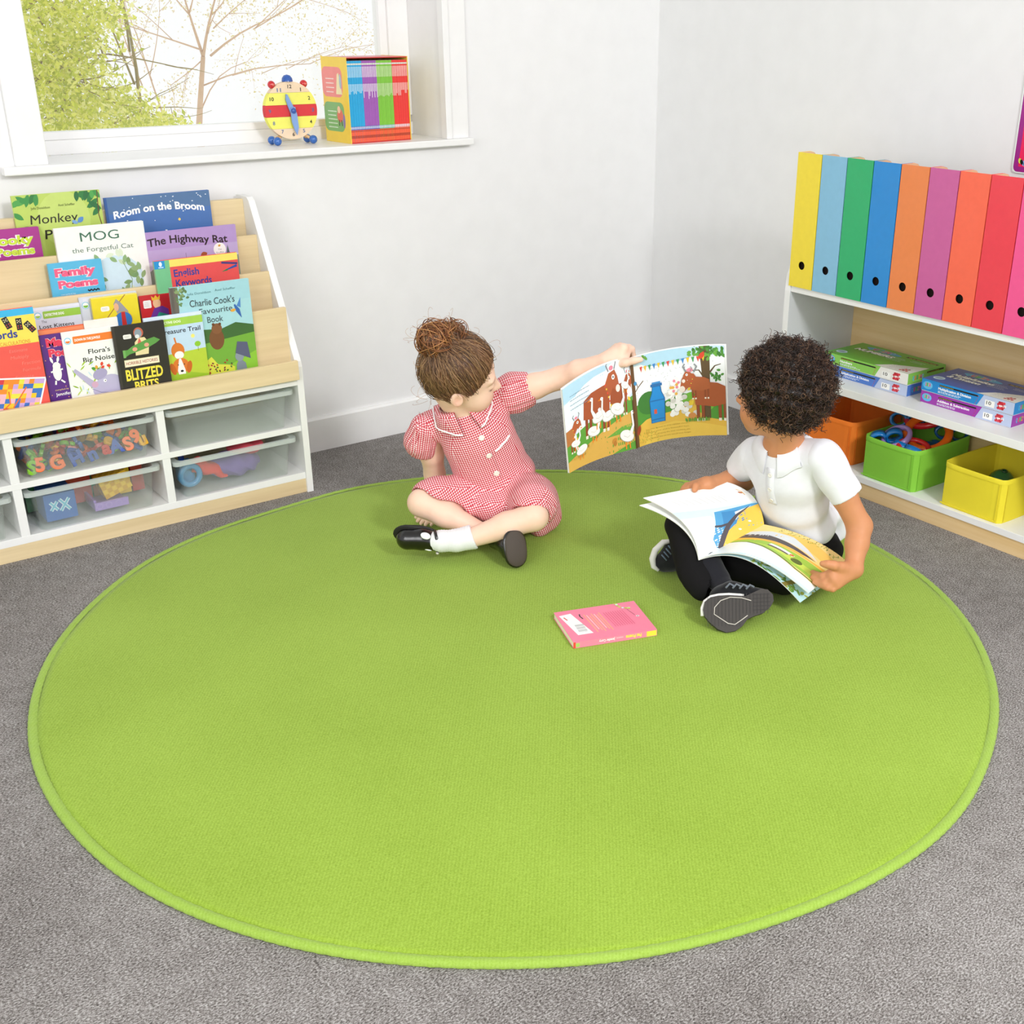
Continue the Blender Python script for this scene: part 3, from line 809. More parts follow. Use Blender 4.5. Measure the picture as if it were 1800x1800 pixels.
def a_wb(A, W, H):
    A.rect(0, 0, W, H, '#d5ddec'); A.rect(.01, H - .012, W, H - .003, '#dfe3f1'); A.ell(.014, H - .02, .009, .009, '#8fcbe8'); A.ell(.014, H - .02, .007, .007, '#fafafa'); A.ell(.014, H - .02, .006, .006, '#7cbf42', a0=180, a1=360)
    for k in range(9): A.leaf(.006 + .003 * k, H - .075, .012, .004, 30 + 17 * k, ['#6aa83a', '#8fbf4c'][k % 2])
book(-2.044, -1.903, .437, .601, -.2045, .006, '#d5ddec', a_wb, 'grey-blue paperback mostly hidden behind the yellow one, round badge at its corner')
def a_yel(A, W, H):
    A.rect(0, 0, W, H, '#ecd92b'); A.rect(0, H - .001, W, H, '#f6eda0')
    A.rect(.02, H - .035, .041, H - .023, '#f7f6ee', .004); A.lines(.023, H - .028, .015, 2, .003, .0008, '#999')
    A.line([(.03, H - .055), (.055, H - .028), (.085, H + .002)], .0022, '#a5723a')
    A.poly([(.058, H - .045), (.052, H - .02), (.06, H - .008), (.07, H - .018), (.085, H - .04), (.09, H - .06)], '#9a9aa0'); A.ell(.058, H - .028, .006, .01, '#e8b48c')
    A.ell(.072, H - .062, .022, .022, '#c7a23a'); A.ell(.072, H - .062, .0205, .0205, '#3079c4'); A.poly([(.066, H - .082), (.068, H - .042), (.077, H - .042), (.078, H - .082)], '#c92c2c')
book(-2.02, -1.907, .437, .599, -.2215, .009, '#ecd92b', a_yel, 'yellow paperback with a grey helmeted figure and a round blue shield')
def a_red(A, W, H):
    A.rect(0, 0, W, H, '#c8202a'); A.rect(.008, H - .032, .028, H - .012, '#f3f0ea', .003); A.lines(.011, H - .018, .014, 3, .004, .0008, '#aaa')
    A.ell(.042, H - .022, .010, .013, '#f0bb8f'); A.poly([(.031, H - .014), (.030, H - .002), (.036, H - .008), (.041, H - .001), (.046, H - .008), (.052, H - .002), (.051, H - .013)], '#e8b52c')
    A.poly([(.02, H - .06), (.034, H - .034), (.055, H - .03), (.07, H - .04), (.07, H - .07), (.02, H - .07)], '#6a2f96'); A.poly([(.035, H - .06), (.045, H - .045), (.07, H - .055), (.07, H - .07)], '#1d8f7a')
book(-1.901, -1.824, .437, .588, -.216, .008, '#c8202a', a_red, 'small red paperback showing a crowned figure in a purple cloak')
def a_calc(A, W, H):
    A.rect(0, 0, W, H, '#ee5a50'); A.rect(0, H - .083, W, H - .015, '#f3dc5a'); A.rect(0, H - .016, W, H, '#3db4e4')
    for x, y, a in ((W - .062, H - .03, 20), (W - .036, H - .036, 0), (W - .014, H - .045, 35)):
        ca, sa = math.cos(math.radians(a)), math.sin(math.radians(a)); q = lambda u, v: (x + u * ca - v * sa, y + u * sa + v * ca)
        A.poly([q(-.0065, -.014), q(.0065, -.014), q(.0065, .014), q(-.0065, .014)], '#26262c')
        for u, v in ((-.003, .009), (.003, .009), (-.003, .004), (.003, .004), (0, .0065)): A.ell(*q(u, v), .0013, .0013, '#f3e3b0', n=7)
        for u, v in ((-.003, -.004), (.003, -.004), (-.003, -.009), (.003, -.009)): A.ell(*q(u, v), .0014, .0014, '#d84a3c', n=7)
    A.text('Keywords', W - .150, H - .065, .106, .019, '#2d3f96', .02); A.text('CALCULATIONS', W - .085, H - .082, .066, .009, '#e27a3a', -.005)
    r = random.Random(2)
    for k, wd in enumerate(['Estimate', 'Multiply', 'Fraction', 'Formula', 'Estimate', 'Divide', 'Multiply', 'Formula']):
        A.text(wd, W - r.uniform(.045, .07), H - .1 - .016 * k, .04, .008, '#f0857a', -.005, slant=.2)
    # snakes-and-ladders style board
    bx, by = W - .155, .012
    q = lambda u, v: (bx + u * .92 + v * .35, by + v * .92 - u * .12)
    A.poly([q(-.004, -.004), q(.124, -.004), q(.124, .124), q(-.004, .124)], '#f2f4f8')
    cl = ['#d8384a', '#f1c52e', '#3f72c0', '#f3b6c4', '#f08c32', '#c8a6dc', '#e8e04c']
    for i in range(10):
        for j in range(10):
            A.poly([q(.012 * i, .012 * j), q(.012 * (i + 1), .012 * j), q(.012 * (i + 1), .012 * (j + 1)), q(.012 * i, .012 * (j + 1))], r.choice(cl)); A.n -= 1
    A.n += 1
    A.line([q(.02, .02), q(.05, .06), q(.04, .09)], .003, '#e86a30'); A.line([q(.09, .01), q(.06, .05), q(.08, .1)], .003, '#e86a30'); A.ell(*q(.085, .028), .009, .007, '#f2b52e')
book(-2.34, -2.175, .337, .617, -.309, .008, '#ee5a50', a_calc, 'large red and yellow calculations exercise book with dominoes at the left of the front row')
def a_orange(A, W, H): A.rect(0, 0, W, H, '#e8623c'); A.rect(0, H - .012, W, H - .002, '#ef8a5c')
book(-2.168, -2.03, .337, .556, -.2905, .005, '#e8623c', a_orange, 'orange paperback of which only the top edge shows behind the purple one', name='paperback')
def a_wpap(A, W, H): A.rect(0, 0, W, H, '#eeeae2')
book(-2.065, -1.985, .337, .564, -.2965, .004, '#eeeae2', a_wpap, 'thin cream paperback showing only its top edge behind the elephant book', name='paperback')
def a_pur(A, W, H):
    A.rect(0, 0, W, H, '#5b2a83'); r = random.Random(5)
    for k in range(26): A.ell(r.uniform(.004, W), r.uniform(.02, H), .0013, .0013, '#f0a860', n=6)
    A.text('Magic', .012, H - .028, .07, .019, '#e33a5a', .06, outline='#f3c4c8', ow=.03); A.text('Poems', .014, H - .053, .075, .018, '#e33a5a', .06, outline='#f3c4c8', ow=.03)
    A.ell(.026, H - .093, .010, .020, '#f4f2f0'); A.ell(.027, H - .077, .009, .010, '#f4f2f0'); A.leaf(.02, H - .07, .018, .006, 105, '#f4f2f0'); A.leaf(.03, H - .07, .018, .006, 75, '#f4f2f0')
    A.line([(.012, H - .09), (.04, H - .086)], .004, '#f4f2f0'); A.line([(.02, H - .112), (.018, H - .122)], .004, '#f4f2f0'); A.line([(.032, H - .112), (.04, H - .12)], .004, '#f4f2f0')
    A.text('compiled by', .014, H - .137, .032, .004, '#f3d27c'); A.text('Jennifer', .014, H - .150, .036, .008, '#fbfbfb', .01)
book(-2.171, -2.06, .337, .544, -.2985, .006, '#5b2a83', a_pur, 'narrow strip of a purple paperback with a white long-eared animal and stars')
def a_ele(A, W, H):
    A.rect(0, 0, W, H, '#f3f4ee'); r = random.Random(8); hdr(A, W, H, '#f07f2e', 'DOWN IN THE JUNGLE', .06, .020)
    A.text("Flora's", .055, H - .060, .052, .012, '#26211e', .012); A.text('Big Noise', .040, H - .079, .075, .012, '#26211e', .012)
    for k in range(46): A.leaf(r.uniform(.005, W), r.uniform(.05, .125), .016, .0035, 90 + r.uniform(-60, 60), ['#a6c83a', '#bfd56a', '#cfe3ee', '#8fb42a'][k % 4])
    for k in range(7): A.leaf(.075 + r.uniform(-.01, .02), 0.112 + r.uniform(-.008, .008), .011, .007, r.uniform(0, 360), ['#e2462e', '#4f9a3a', '#e8a83a'][k % 3])
    A.poly([(.012, .112), (.018, .118), (.045, .092), (.056, .082), (.055, .060), (.044, .072)], '#b9b2d0'); A.ell(.088, .062, .038, .028, '#bcb6d4', 25); A.ell(.074, .096, .018, .013, '#aaa2c6', 20); A.ell(.058, .072, .008, .008, '#d2a8c2')
    A.ell(.083, .078, .004, .004, '#ffffff', n=10); A.ell(.084, .078, .0015, .0015, '#222', n=6); A.line([(.05, .062), (.07, .05), (.1, .045)], .001, '#6b6488')
book(-2.123, -1.99, .337, .546, -.3055, .005, '#f3f4ee', a_ele, "white paperback with a grey elephant and an orange banner")
def a_blk(A, W, H):
    A.rect(0, 0, W, H, '#2b2724'); A.rect(0, 0, .006, H, '#3a3531')
    A.rect(.024, H - .034, .044, H - .023, '#efece4', .003); A.lines(.027, H - .028, .014, 2, .003, .0008, '#999')
    A.ell(.062, H - .022, .012, .013, '#c4634a'); A.ell(.061, H - .024, .009, .011, '#8d9aa5'); A.ell(.058, H - .031, .0055, .005, '#dfe3e4')
    A.poly([(.048, H - .078), (.05, H - .045), (.06, H - .035), (.075, H - .035), (.085, H - .05), (.08, H - .078)], '#e9d9a4'); A.poly([(.056, H - .05), (.062, H - .035), (.068, H - .05)], '#e0605a')
    A.line([(.02, H - .070), (.032, H - .067), (.045, H - .062), (.08, H - .052), (.1, H - .046), (.112, H - .047)], [.018, .012, .017, .02, .016, .001], '#5d9a48'); A.rect(.018, H - .080, .024, H - .061, '#74ad5c')
    A.ell(.048, H - .062, .006, .005, '#e8a488'); A.ell(.078, H - .055, .006, .005, '#e8a488')
    A.rect(.018, H - .104, .104, H - .086, '#e9dcb0'); A.rect(.0195, H - .1025, .1025, H - .0875, '#f3ead0'); A.text('HORRIBLE HISTORIES', .022, H - .099, .078, .008, '#a8402a', .01)
    A.text('BLITZED', .017, H - .138, .092, .028, '#f4e04c', .03); A.text('BRITS', .035, H - .163, .060, .020, '#f4e04c', .03)
book(-2.007, -1.879, .337, .544, -.3125, .006, '#2b2724', a_blk, 'black paperback with a green torpedo and big yellow lettering')
def a_dog(A, W, H):
    A.rect(0, 0, W, H, '#c3dcf0'); A.rect(0, H - .008, W, H, '#dbe9f4'); A.rect(.02, H - .028, W, H - .009, '#a5cf4e', .002); A.text('DETECTIVE DOG', .03, H - .021, .062, .006, '#f5fbe8', .03)
    A.text('Treasure Trail', W - .112, H - .047, .104, .012, '#1e2230', .015)
    A.poly([(0, 0), (0, H - .105), (.04, H - .1), (W, H - .094), (W, 0)], '#b9cf3c'); A.poly([(0, 0), (0, .05), (.07, .07), (W, .05), (W, 0)], '#9dc22f'); A.ell(W - .03, H - .06, .005, .005, '#f6ea7a')
    A.ell(W - .02, H - .082, .008, .007, '#8fc832'); A.line([(W - .02, H - .09), (W - .02, H - .1)], .001, '#6b4a2a')
    A.line([(.07, H - .058), (.072, H - .07), (.074, H - .078)], .004, '#d9762e'); A.ell(.075, H - .092, .017, .020, '#dd7a2c'); A.ell(.077, H - .104, .012, .010, '#f5f2ee')
    A.ell(.078, .082, .021, .020, '#dd7a2c'); A.ell(.057, .076, .007, .016, '#c9641e', 15); A.ell(.099, .076, .007, .016, '#c9641e', -15); A.poly([(.075, .101), (.080, .101), (.088, .07), (.088, .06), (.070, .06), (.068, .07)], '#f5f2ee'); A.ell(.079, .068, .004, .003, '#1a1a1a', n=10); A.ell(.071, .085, .0015, .002, '#222', n=6); A.ell(.087, .085, .0015, .002, '#222', n=6)
book(-1.925, -1.777, .337, .551, -.3015, .006, '#c3dcf0', a_dog, 'pale blue paperback with an orange and white dog, partly behind the black one')
def a_pirate(A, W, H):
    A.rect(0, 0, W, H, '#a9d8de'); A.rect(0, H - .05, W, H, '#a2d3dc'); A.rect(0, 0, .008, H, '#5f5a54'); r = random.Random(6)
    A.poly([(.008, H), (.02, H), (.018, H - .06), (.012, H - .1), (.008, H - .1)], '#6c645a')
    for k in range(22): A.leaf(.01 + r.random() * .035, H - r.random() * .03, .01, .006, r.uniform(0, 360), ['#5e7d4e', '#87a06a'][k % 2])
    for k in range(6): A.leaf(.02 + .008 * r.random(), H - .05 + .004 * k, .008, .005, r.uniform(0, 360), '#6d8f5a')
    A.text('Julia Donaldson', .042, H - .024, .062, .006, '#4a7a80'); A.text('Axel Scheffler', .115, H - .022, .055, .006, '#4a7a80')
    A.text("Charlie Cook's", .046, H - .054, .118, .018, '#3c4a50', .008, warp=lambda x, y: (x, y + .03 * (x - .04) * (x - .2) * 4)); A.text('Favourite', .068, H - .076, .088, .015, '#4a5c62', .008); A.text('Book', .086, H - .100, .042, .016, '#4a5c62', .008)
    A.poly([(0, 0), (0, H - .13), (.06, H - .115), (.12, H - .12), (.16, H - .108), (W, H - .12), (W, 0)], '#3f6a35'); A.poly([(0, 0), (0, H - .16), (.1, H - .15), (W, H - .14), (W, 0)], '#74ad3c'); A.poly([(.1, 0), (.13, .06), (W, .09), (W, 0)], '#8cc63a')
    # parrot-like plain bird, a brown bear, a patterned armchair: simple stand-ins
    A.line([(.162, H - .062), (.17, H - .078), (.178, H - .098)], [.004, .011, .001], '#3566b0'); A.poly([(.168, H - .066), (.18, H - .045), (.178, H - .072)], '#4f86c8'); A.leaf(.165, H - .075, .016, .008, 190, '#e9a83a')
    A.ell(.105, H - .145, .02, .028, '#7a4f30'); A.ell(.108, H - .118, .014, .014, '#855736'); A.ell(.1, H - .106, .004, .004, '#6b4227', n=10); A.ell(.117, H - .107, .004, .004, '#6b4227', n=10)
    A.poly([(.065, .02), (.07, .08), (.085, .09), (.1, .068), (.13, .062), (.145, .055), (.14, .0), (.07, 0)], '#d9dc4a')
    for k in range(46): A.leaf(.07 + r.random() * .07, .008 + r.random() * .065, .007, .004, r.uniform(0, 360), ['#b03328', '#3d6b2e', '#7a1f3a'][k % 3])
    A.poly([(.145, .0), (.15, .06), (.16, .075), (.175, .06), (.182, .0)], '#7f8b95'); A.ell(.16, .08, .012, .013, '#8c98a2'); A.poly([(.15, .09), (.158, .12), (.185, .115), (.19, .07)], '#5a5e7a')
book(-1.848, -1.640, .337, .616, -.294, .007, '#a9d8de', a_pirate, "tall pale blue picture book with a bear, at the right end of the front row", spine='#5f5a54')

# ---------------------------------------------------------------- plastic trays
def tray(x0, x1, zb, zt, label, y0=-.312, y1=-.05):
    t = thing('storage_tray', ((x0 + x1) / 2, (y0 + y1) / 2, zb), label, 'tray')
    th = .0022; tp = .012   # taper
    def ring(x0, x1, y0, y1, z, r=.014):
        pts = []
        for cx, cy, a0 in ((x1 - r, y0 + r, -90), (x1 - r, y1 - r, 0), (x0 + r, y1 - r, 90), (x0 + r, y0 + r, 180)):
            for k in range(5): a = math.radians(a0 + k * 22.5); pts.append((cx + r * math.cos(a), cy + r * math.sin(a), z))
        return pts
    bx0, bx1, by0, by1 = x0 + .015, x1 - .015, y0 + .008, y1 - .008
    L = [ring(bx0 + tp, bx1 - tp, by0 + tp * .6, by1 - tp, zb + .0005), ring(bx0 + .002, bx1 - .002, by0 + .001, by1 - .002, zt - .012), ring(bx0, bx1, by0, by1, zt - .002)]
    I = [ring(bx0 + th, bx1 - th, by0 + th, by1 - th, zt - .002, .012), ring(bx0 + tp + th, bx1 - tp - th, by0 + tp * .6 + th, by1 - tp - th, zb + th, .012)]
    R = L + I; n = 20; m = MB(); vs = sum(R, [])
    fs = [(j * n + k, j * n + (k + 1) % n, (j + 1) * n + (k + 1) % n, (j + 1) * n + k) for j in range(len(R) - 1) for k in range(n)]
    fs += [list(range(n - 1, -1, -1)), [(len(R) - 1) * n + k for k in range(n)]]
    m.add(vs, fs, '#dfe6e2', False); m.build('tray_body', 'frosted_plastic', t)
    r1 = [ring(x0, x1, y0, y1, zt - .012), ring(x0, x1, y0, y1, zt), ring(bx0 + .001, bx1 - .001, by0 + .001, by1 - .001, zt), ring(bx0 - .0005, bx1 + .0005, by0 - .0005, by1 + .0005, zt - .003), ring(x0 + .002, x1 - .002, y0 + .002, y1 - .002, zt - .003), ring(x0 + .002, x1 - .002, y0 + .002, y1 - .002, zt - .012)]
    m = MB(); vs = sum(r1, []); q = len(r1)
    m.add(vs, [(j * n + k, j * n + (k + 1) % n, ((j + 1) % q) * n + (k + 1) % n, ((j + 1) % q) * n + k) for j in range(q) for k in range(n)])
    for k in range(1, 8):
        x = x0 + (x1 - x0) * k / 8; m.box((x - .0006, y0 + .002, zt - .011), (x + .0006, by0 - .001, zt - .003))
    m.build('rim', 'frosted_rim', t)
    return t
tray(-2.274, -1.934, .198, .302, 'clear tray full of coloured plastic letters, middle column upper shelf')
tray(-2.274, -1.938, .06, .170, 'clear tray holding the blue box and yellow checked block, lower shelf')
tray(-1.905, -1.553, .198, .304, 'empty frosted tray at the right of the upper shelf')
tray(-1.905, -1.557, .06, .168, 'clear tray holding purple and coral cloth, right of the lower shelf')
tray(-2.655, -2.302, .198, .302, 'frosted tray cut off by the left edge, upper shelf')
tray(-2.655, -2.302, .06, .168, 'frosted tray cut off by the left edge, lower shelf')

# letters in the tray: a few kinds built once, then copied
lets = [('G', '#f2701f', 'orange'), ('S', '#f2701f', 'orange'), ('9', '#f2701f', 'orange'), ('5', '#f2701f', 'orange'), ('A', '#3a55a8', 'blue'), ('H', '#3a55a8', 'blue'), ('n', '#3a55a8', 'blue'),
        ('S', '#86c42e', 'green'), ('c', '#86c42e', 'green'), ('a', '#c63a34', 'red'), ('R', '#c63a34', 'red'), ('e', '#eab02a', 'yellow'), ('u', '#eab02a', 'yellow')]
protos = []
for ch, col, cn in lets:
    cu = bpy.data.curves.new('l', 'FONT'); cu.body = ch; cu.size = .046; cu.resolution_u = 4; cu.extrude = .0035; cu.bevel_depth = .0012; cu.offset = .0012
    o = bpy.data.objects.new('l', cu); me = bpy.data.meshes.new_from_object(o); bpy.data.objects.remove(o)
    xs = np.array([v.co[:] for v in me.vertices]); c0 = (xs.max(0) + xs.min(0)) / 2
    for v in me.vertices: v.co -= Vector(c0)
    ca = me.color_attributes.new('Col', 'FLOAT_COLOR', 'POINT'); ca.data.foreach_set('color', np.tile([*lin(col), 1], (len(me.vertices), 1)).ravel())
    me.materials.clear(); me.materials.append(MATS['gloss']); protos.append((me, cn, ch))
r = random.Random(21); k = 0
front = [(-2.222, .216, 3, 1), (-2.182, .214, 0, 0), (-2.06, .222, 9, 0), (-2.005, .226, 1, 0), (-2.135, .216, 5, 2), (-2.035, .226, 4, 0), (-2.24, .213, 7, 2), (-1.985, .242, 2, 0), (-1.968, .226, 12, 1), (-2.095, .213, 6, 1)]
pile = []
for x, z, i, e in front: pile.append((x, -.288, z + .012, i, (1.35 + r.uniform(-.2, .15), r.uniform(-.25, .25), r.uniform(-.3, .3))))
for n in range(95):
    x = r.uniform(-2.235, -1.975); y = r.uniform(-.275, -.08)
    top = .225 + .04 * math.exp(-((x + 2.08) / .12) ** 2) + .03 * (y + .28) / .2 + .012 * (r.random())
    z = r.uniform(.213, top); pile.append((x, y, z, r.randrange(len(protos)), (r.uniform(-.7, 1.3), r.uniform(-.6, .6), r.uniform(0, 6.28))))
for x, y, z, i, e in pile:
    me, cn, ch = protos[i]
    o = bpy.data.objects.new('plastic_letter', me); C.objects.link(o); o.location = (x, y, z); o.rotation_euler = e
    tag(o, f'small {cn} plastic letter in the pile inside the upper clear tray', 'letter', f'{cn} plastic letters in the clear tray')

# blocks in the tray below
m = MB(); m.box((-2.228, -.285, .075), (-2.165 + .012, -.2, .145), '#3c6cb4')
A = Art()
for cx, cy, s in ((.022, .038, .014), (.048, .038, .019)):
    for q, c, w_ in ((1, '#e6f4f8', .0085), (0, '#7cc4dc', .005)):
        A.line([(cx - s * .6, cy - s * .8), (cx + s * .6, cy + s * .8)], w_, c); A.line([(cx - s * .6, cy + s * .8), (cx + s * .6, cy - s * .8)], w_, c)
A.onto(m, plane_fn((-2.228, -.2855, .075), (1, 0, 0), (0, 0, 1)))
tag(m.build('toy_box', 'print', bevel=.0), 'blue box printed with two pale crosses in the lower tray', 'box')
def checks(o, u, v, n_, L, Wd, Hh, c0, c1, name, label, cells=.012):
    """a block whose faces are printed in squares"""
    u, v, n_ = Vector(u).normalized(), Vector(v).normalized(), Vector(n_).normalized(); o = Vector(o); m = MB()
    for (a, b, La, Lb, c, off) in ((u, v, L, Hh, n_, 0), (u, v, L, Hh, n_, Wd), (n_, v, Wd, Hh, u, 0), (n_, v, Wd, Hh, u, L), (u, n_, L, Wd, v, 0), (u, n_, L, Wd, v, Hh)):
        na, nb = max(1, round(La / cells)), max(1, round(Lb / cells)); base = o + c * off
        m.grid(lambda s, t, base=base, a=a, b=b, La=La, Lb=Lb: base + a * (s * La) + b * (t * Lb), na, nb, smooth=False, colfn=lambda s, t, na=na, nb=nb: c0 if (int(s * na) + int(t * nb)) % 2 else c1)
    return tag(m.build(name, 'gloss'), label, 'block')
checks((-2.075, -.27, .094), (1, .1, .28), (-.28, 0, 1), (0, 1, 0), .075, .06, .05, '#eec13a', '#d9a52c', 'toy_block', 'yellow block printed with paler squares, tilted in the lower tray')
m = MB(); m.box((-2.11, -.285, .075), (-2.025, -.2, .083), '#a88bd0'); m.box((-2.11, -.285, .083), (-2.025, -.279, .096), '#a88bd0'); m.box((-2.11, -.279, .083), (-2.104, -.2, .102), '#9c7cc8')
A = Art()
for x in (.012, .035, .06): A.ell(x, .011, .008, .007, '#c3aee2'); A.ell(x, .011, .007, .006, '#a88bd0')
A.onto(m, plane_fn((-2.11, -.2855, .075), (1, 0, 0), (0, 0, 1)))
tag(m.build('toy_dish', 'gloss'), 'shallow lilac dish with ring pattern under the yellow checked block', 'dish')
m = MB(); m.box((-2.14, -.19, .075), (-2.07, -.09, .14), '#2f9a5c'); 
for i in range(3): m.lathe([(0, 0), (.009, 0), (.009, .006), (0, .006)], (-2.13 + .023 * i, -.19, .12), (0, -1, 0), '#3aa867', 16)
tag(m.build('toy_block', 'gloss'), 'dark green studded block standing behind the lilac dish', 'block')
for x0, x1, y0, y1, z1, c, cn in ((-2.25, -2.155, -.19, -.1, .155, '#1d6b38', 'dark green'), (-2.15, -2.09, -.2, -.1, .162, '#c1272a', 'red'), (-2.085, -2.03, -.195, -.09, .165, '#a8652c', 'brown'), (-2.025, -1.99, -.2, -.09, .17, '#f0c21e', 'bright yellow'), (-1.986, -1.955, -.2, -.09, .168, '#b8202a', 'deep red')):
    m = MB(); m.box((x0, y0, .075), (x1, y1, z1 - .006), c)
    for i in range(max(1, int((x1 - x0) / .024))): 
        for yy in (y0 + .02, y0 + .05): m.lathe([(.008, 0), (.008, .005), (0, .005)], (x0 + .014 + .024 * i, yy, z1 - .006), (0, 0, 1), c, 14)
    tag(m.build('toy_block', 'gloss'), f'{cn} studded block at the back of the lower tray', 'block')

# cloth in the right lower tray
def lump(name, c, r, col, label, seed, cat='cloth', mat='felt', parts=None, amp=.006):
    s = SDF(.0035); rr = random.Random(seed); s.ell(c, r, k=.01)
    for q in parts or []: s.cap(*q)
    def wr(V):
        P_ = V * 1.0; ph = V[:, 0] * 130 + 3 * np.sin(V[:, 2] * 60 + seed) + V[:, 1] * 40
        P_[:, 2] += amp * np.sin(ph) * .6; P_[:, 1] -= amp * np.cos(ph * .8) * .3; return P_
    o, _, _ = sdf_obj(name, s, mat, col=col, warp=wr); return tag(o, label, cat)
lump('cloth_bag', (-1.715, -.225, .102), (.075, .055, .032), '#7d66ab', 'rolled purple cloth lying in the right lower tray', 1)
lump('folded_cloth', (-1.672, -.215, .142), (.052, .05, .016), '#e85668', 'coral cloth folded on top of the purple cloth', 2)
lump('folded_cloth', (-1.705, -.15, .158), (.07, .045, .014), '#b31e52', 'crimson cloth at the back of the right lower tray', 3)
lump('folded_cloth', (-1.79, -.235, .108), (.05, .03, .012), '#e0453f', 'red cloth corner between the blue and purple cloth', 4, parts=[((-1.82, -.24, .13), (-1.755, -.27, .085), .018, .006, .01)])
m = MB(); m.tube([(-1.850 + .026 * math.cos(a), -.262, 0.108 + .026 * math.sin(a)) for a in np.linspace(0, 2 * PI, 24)], .008, '#4b95c9', caps=False); m.box((-1.868, -.24, .08), (-1.83, -.2, .135), '#4b95c9')
m.lathe([(.0, 0), (.008, 0), (.008, .03), (0, .03)], (-1.855, -.22, .135), (0, 0, 1), '#1c3f9a')
tag(m.build('toy_ring', 'gloss'), 'light blue plastic ring and peg at the left of the cloth tray', 'toy')


# ================================================================ shelf unit on the right wall
FX = -.313
su = thing('shelf_unit', (-.16, -1.47, 0), 'low white shelf unit with maple plinth and back along the right wall', 'shelf')
sp_ = [(-.316, 0), (-.316, .53), (-.312, .575), (-.296, .605), (-.265, .625), (-.02, .625), (-.02, 0)]
for y0 in (-.963, -2.015):
    m = MB(); m.prism([(p[0], p[1]) for p in sp_], y0, y0 + .018, 'y'); m.build('side_panel', 'shaded_melamine' if y0 > -1 else 'melamine', su, bevel=.001)
m = MB(); m.prism([(-.3175, 0), (-.3175, .53), (-.3135, .576), (-.297, .607), (-.265, .6265), (-.265, .6225), (-.295, .603), (-.3115, .574), (-.3155, .53), (-.3155, 0)], -.9632, -.9448, 'y'); m.build('edge_band', 'melamine', su)
ya, yb = -1.997, -.963
part('plinth', [((-.310, ya, 0), (-.295, yb, .043))], 'maple_y', su)
part('shelf', [((FX, ya, .043), (-.032, yb, .061))], 'melamine', su)
part('shelf', [((FX, ya, .274), (-.032, yb, .296))], 'melamine', su)
part('shelf', [((FX, ya, .528), (-.032, yb, .545))], 'melamine', su)
part('back_panel', [((-.03, ya, 0), (-.022, yb, .62))], 'maple_y', su)

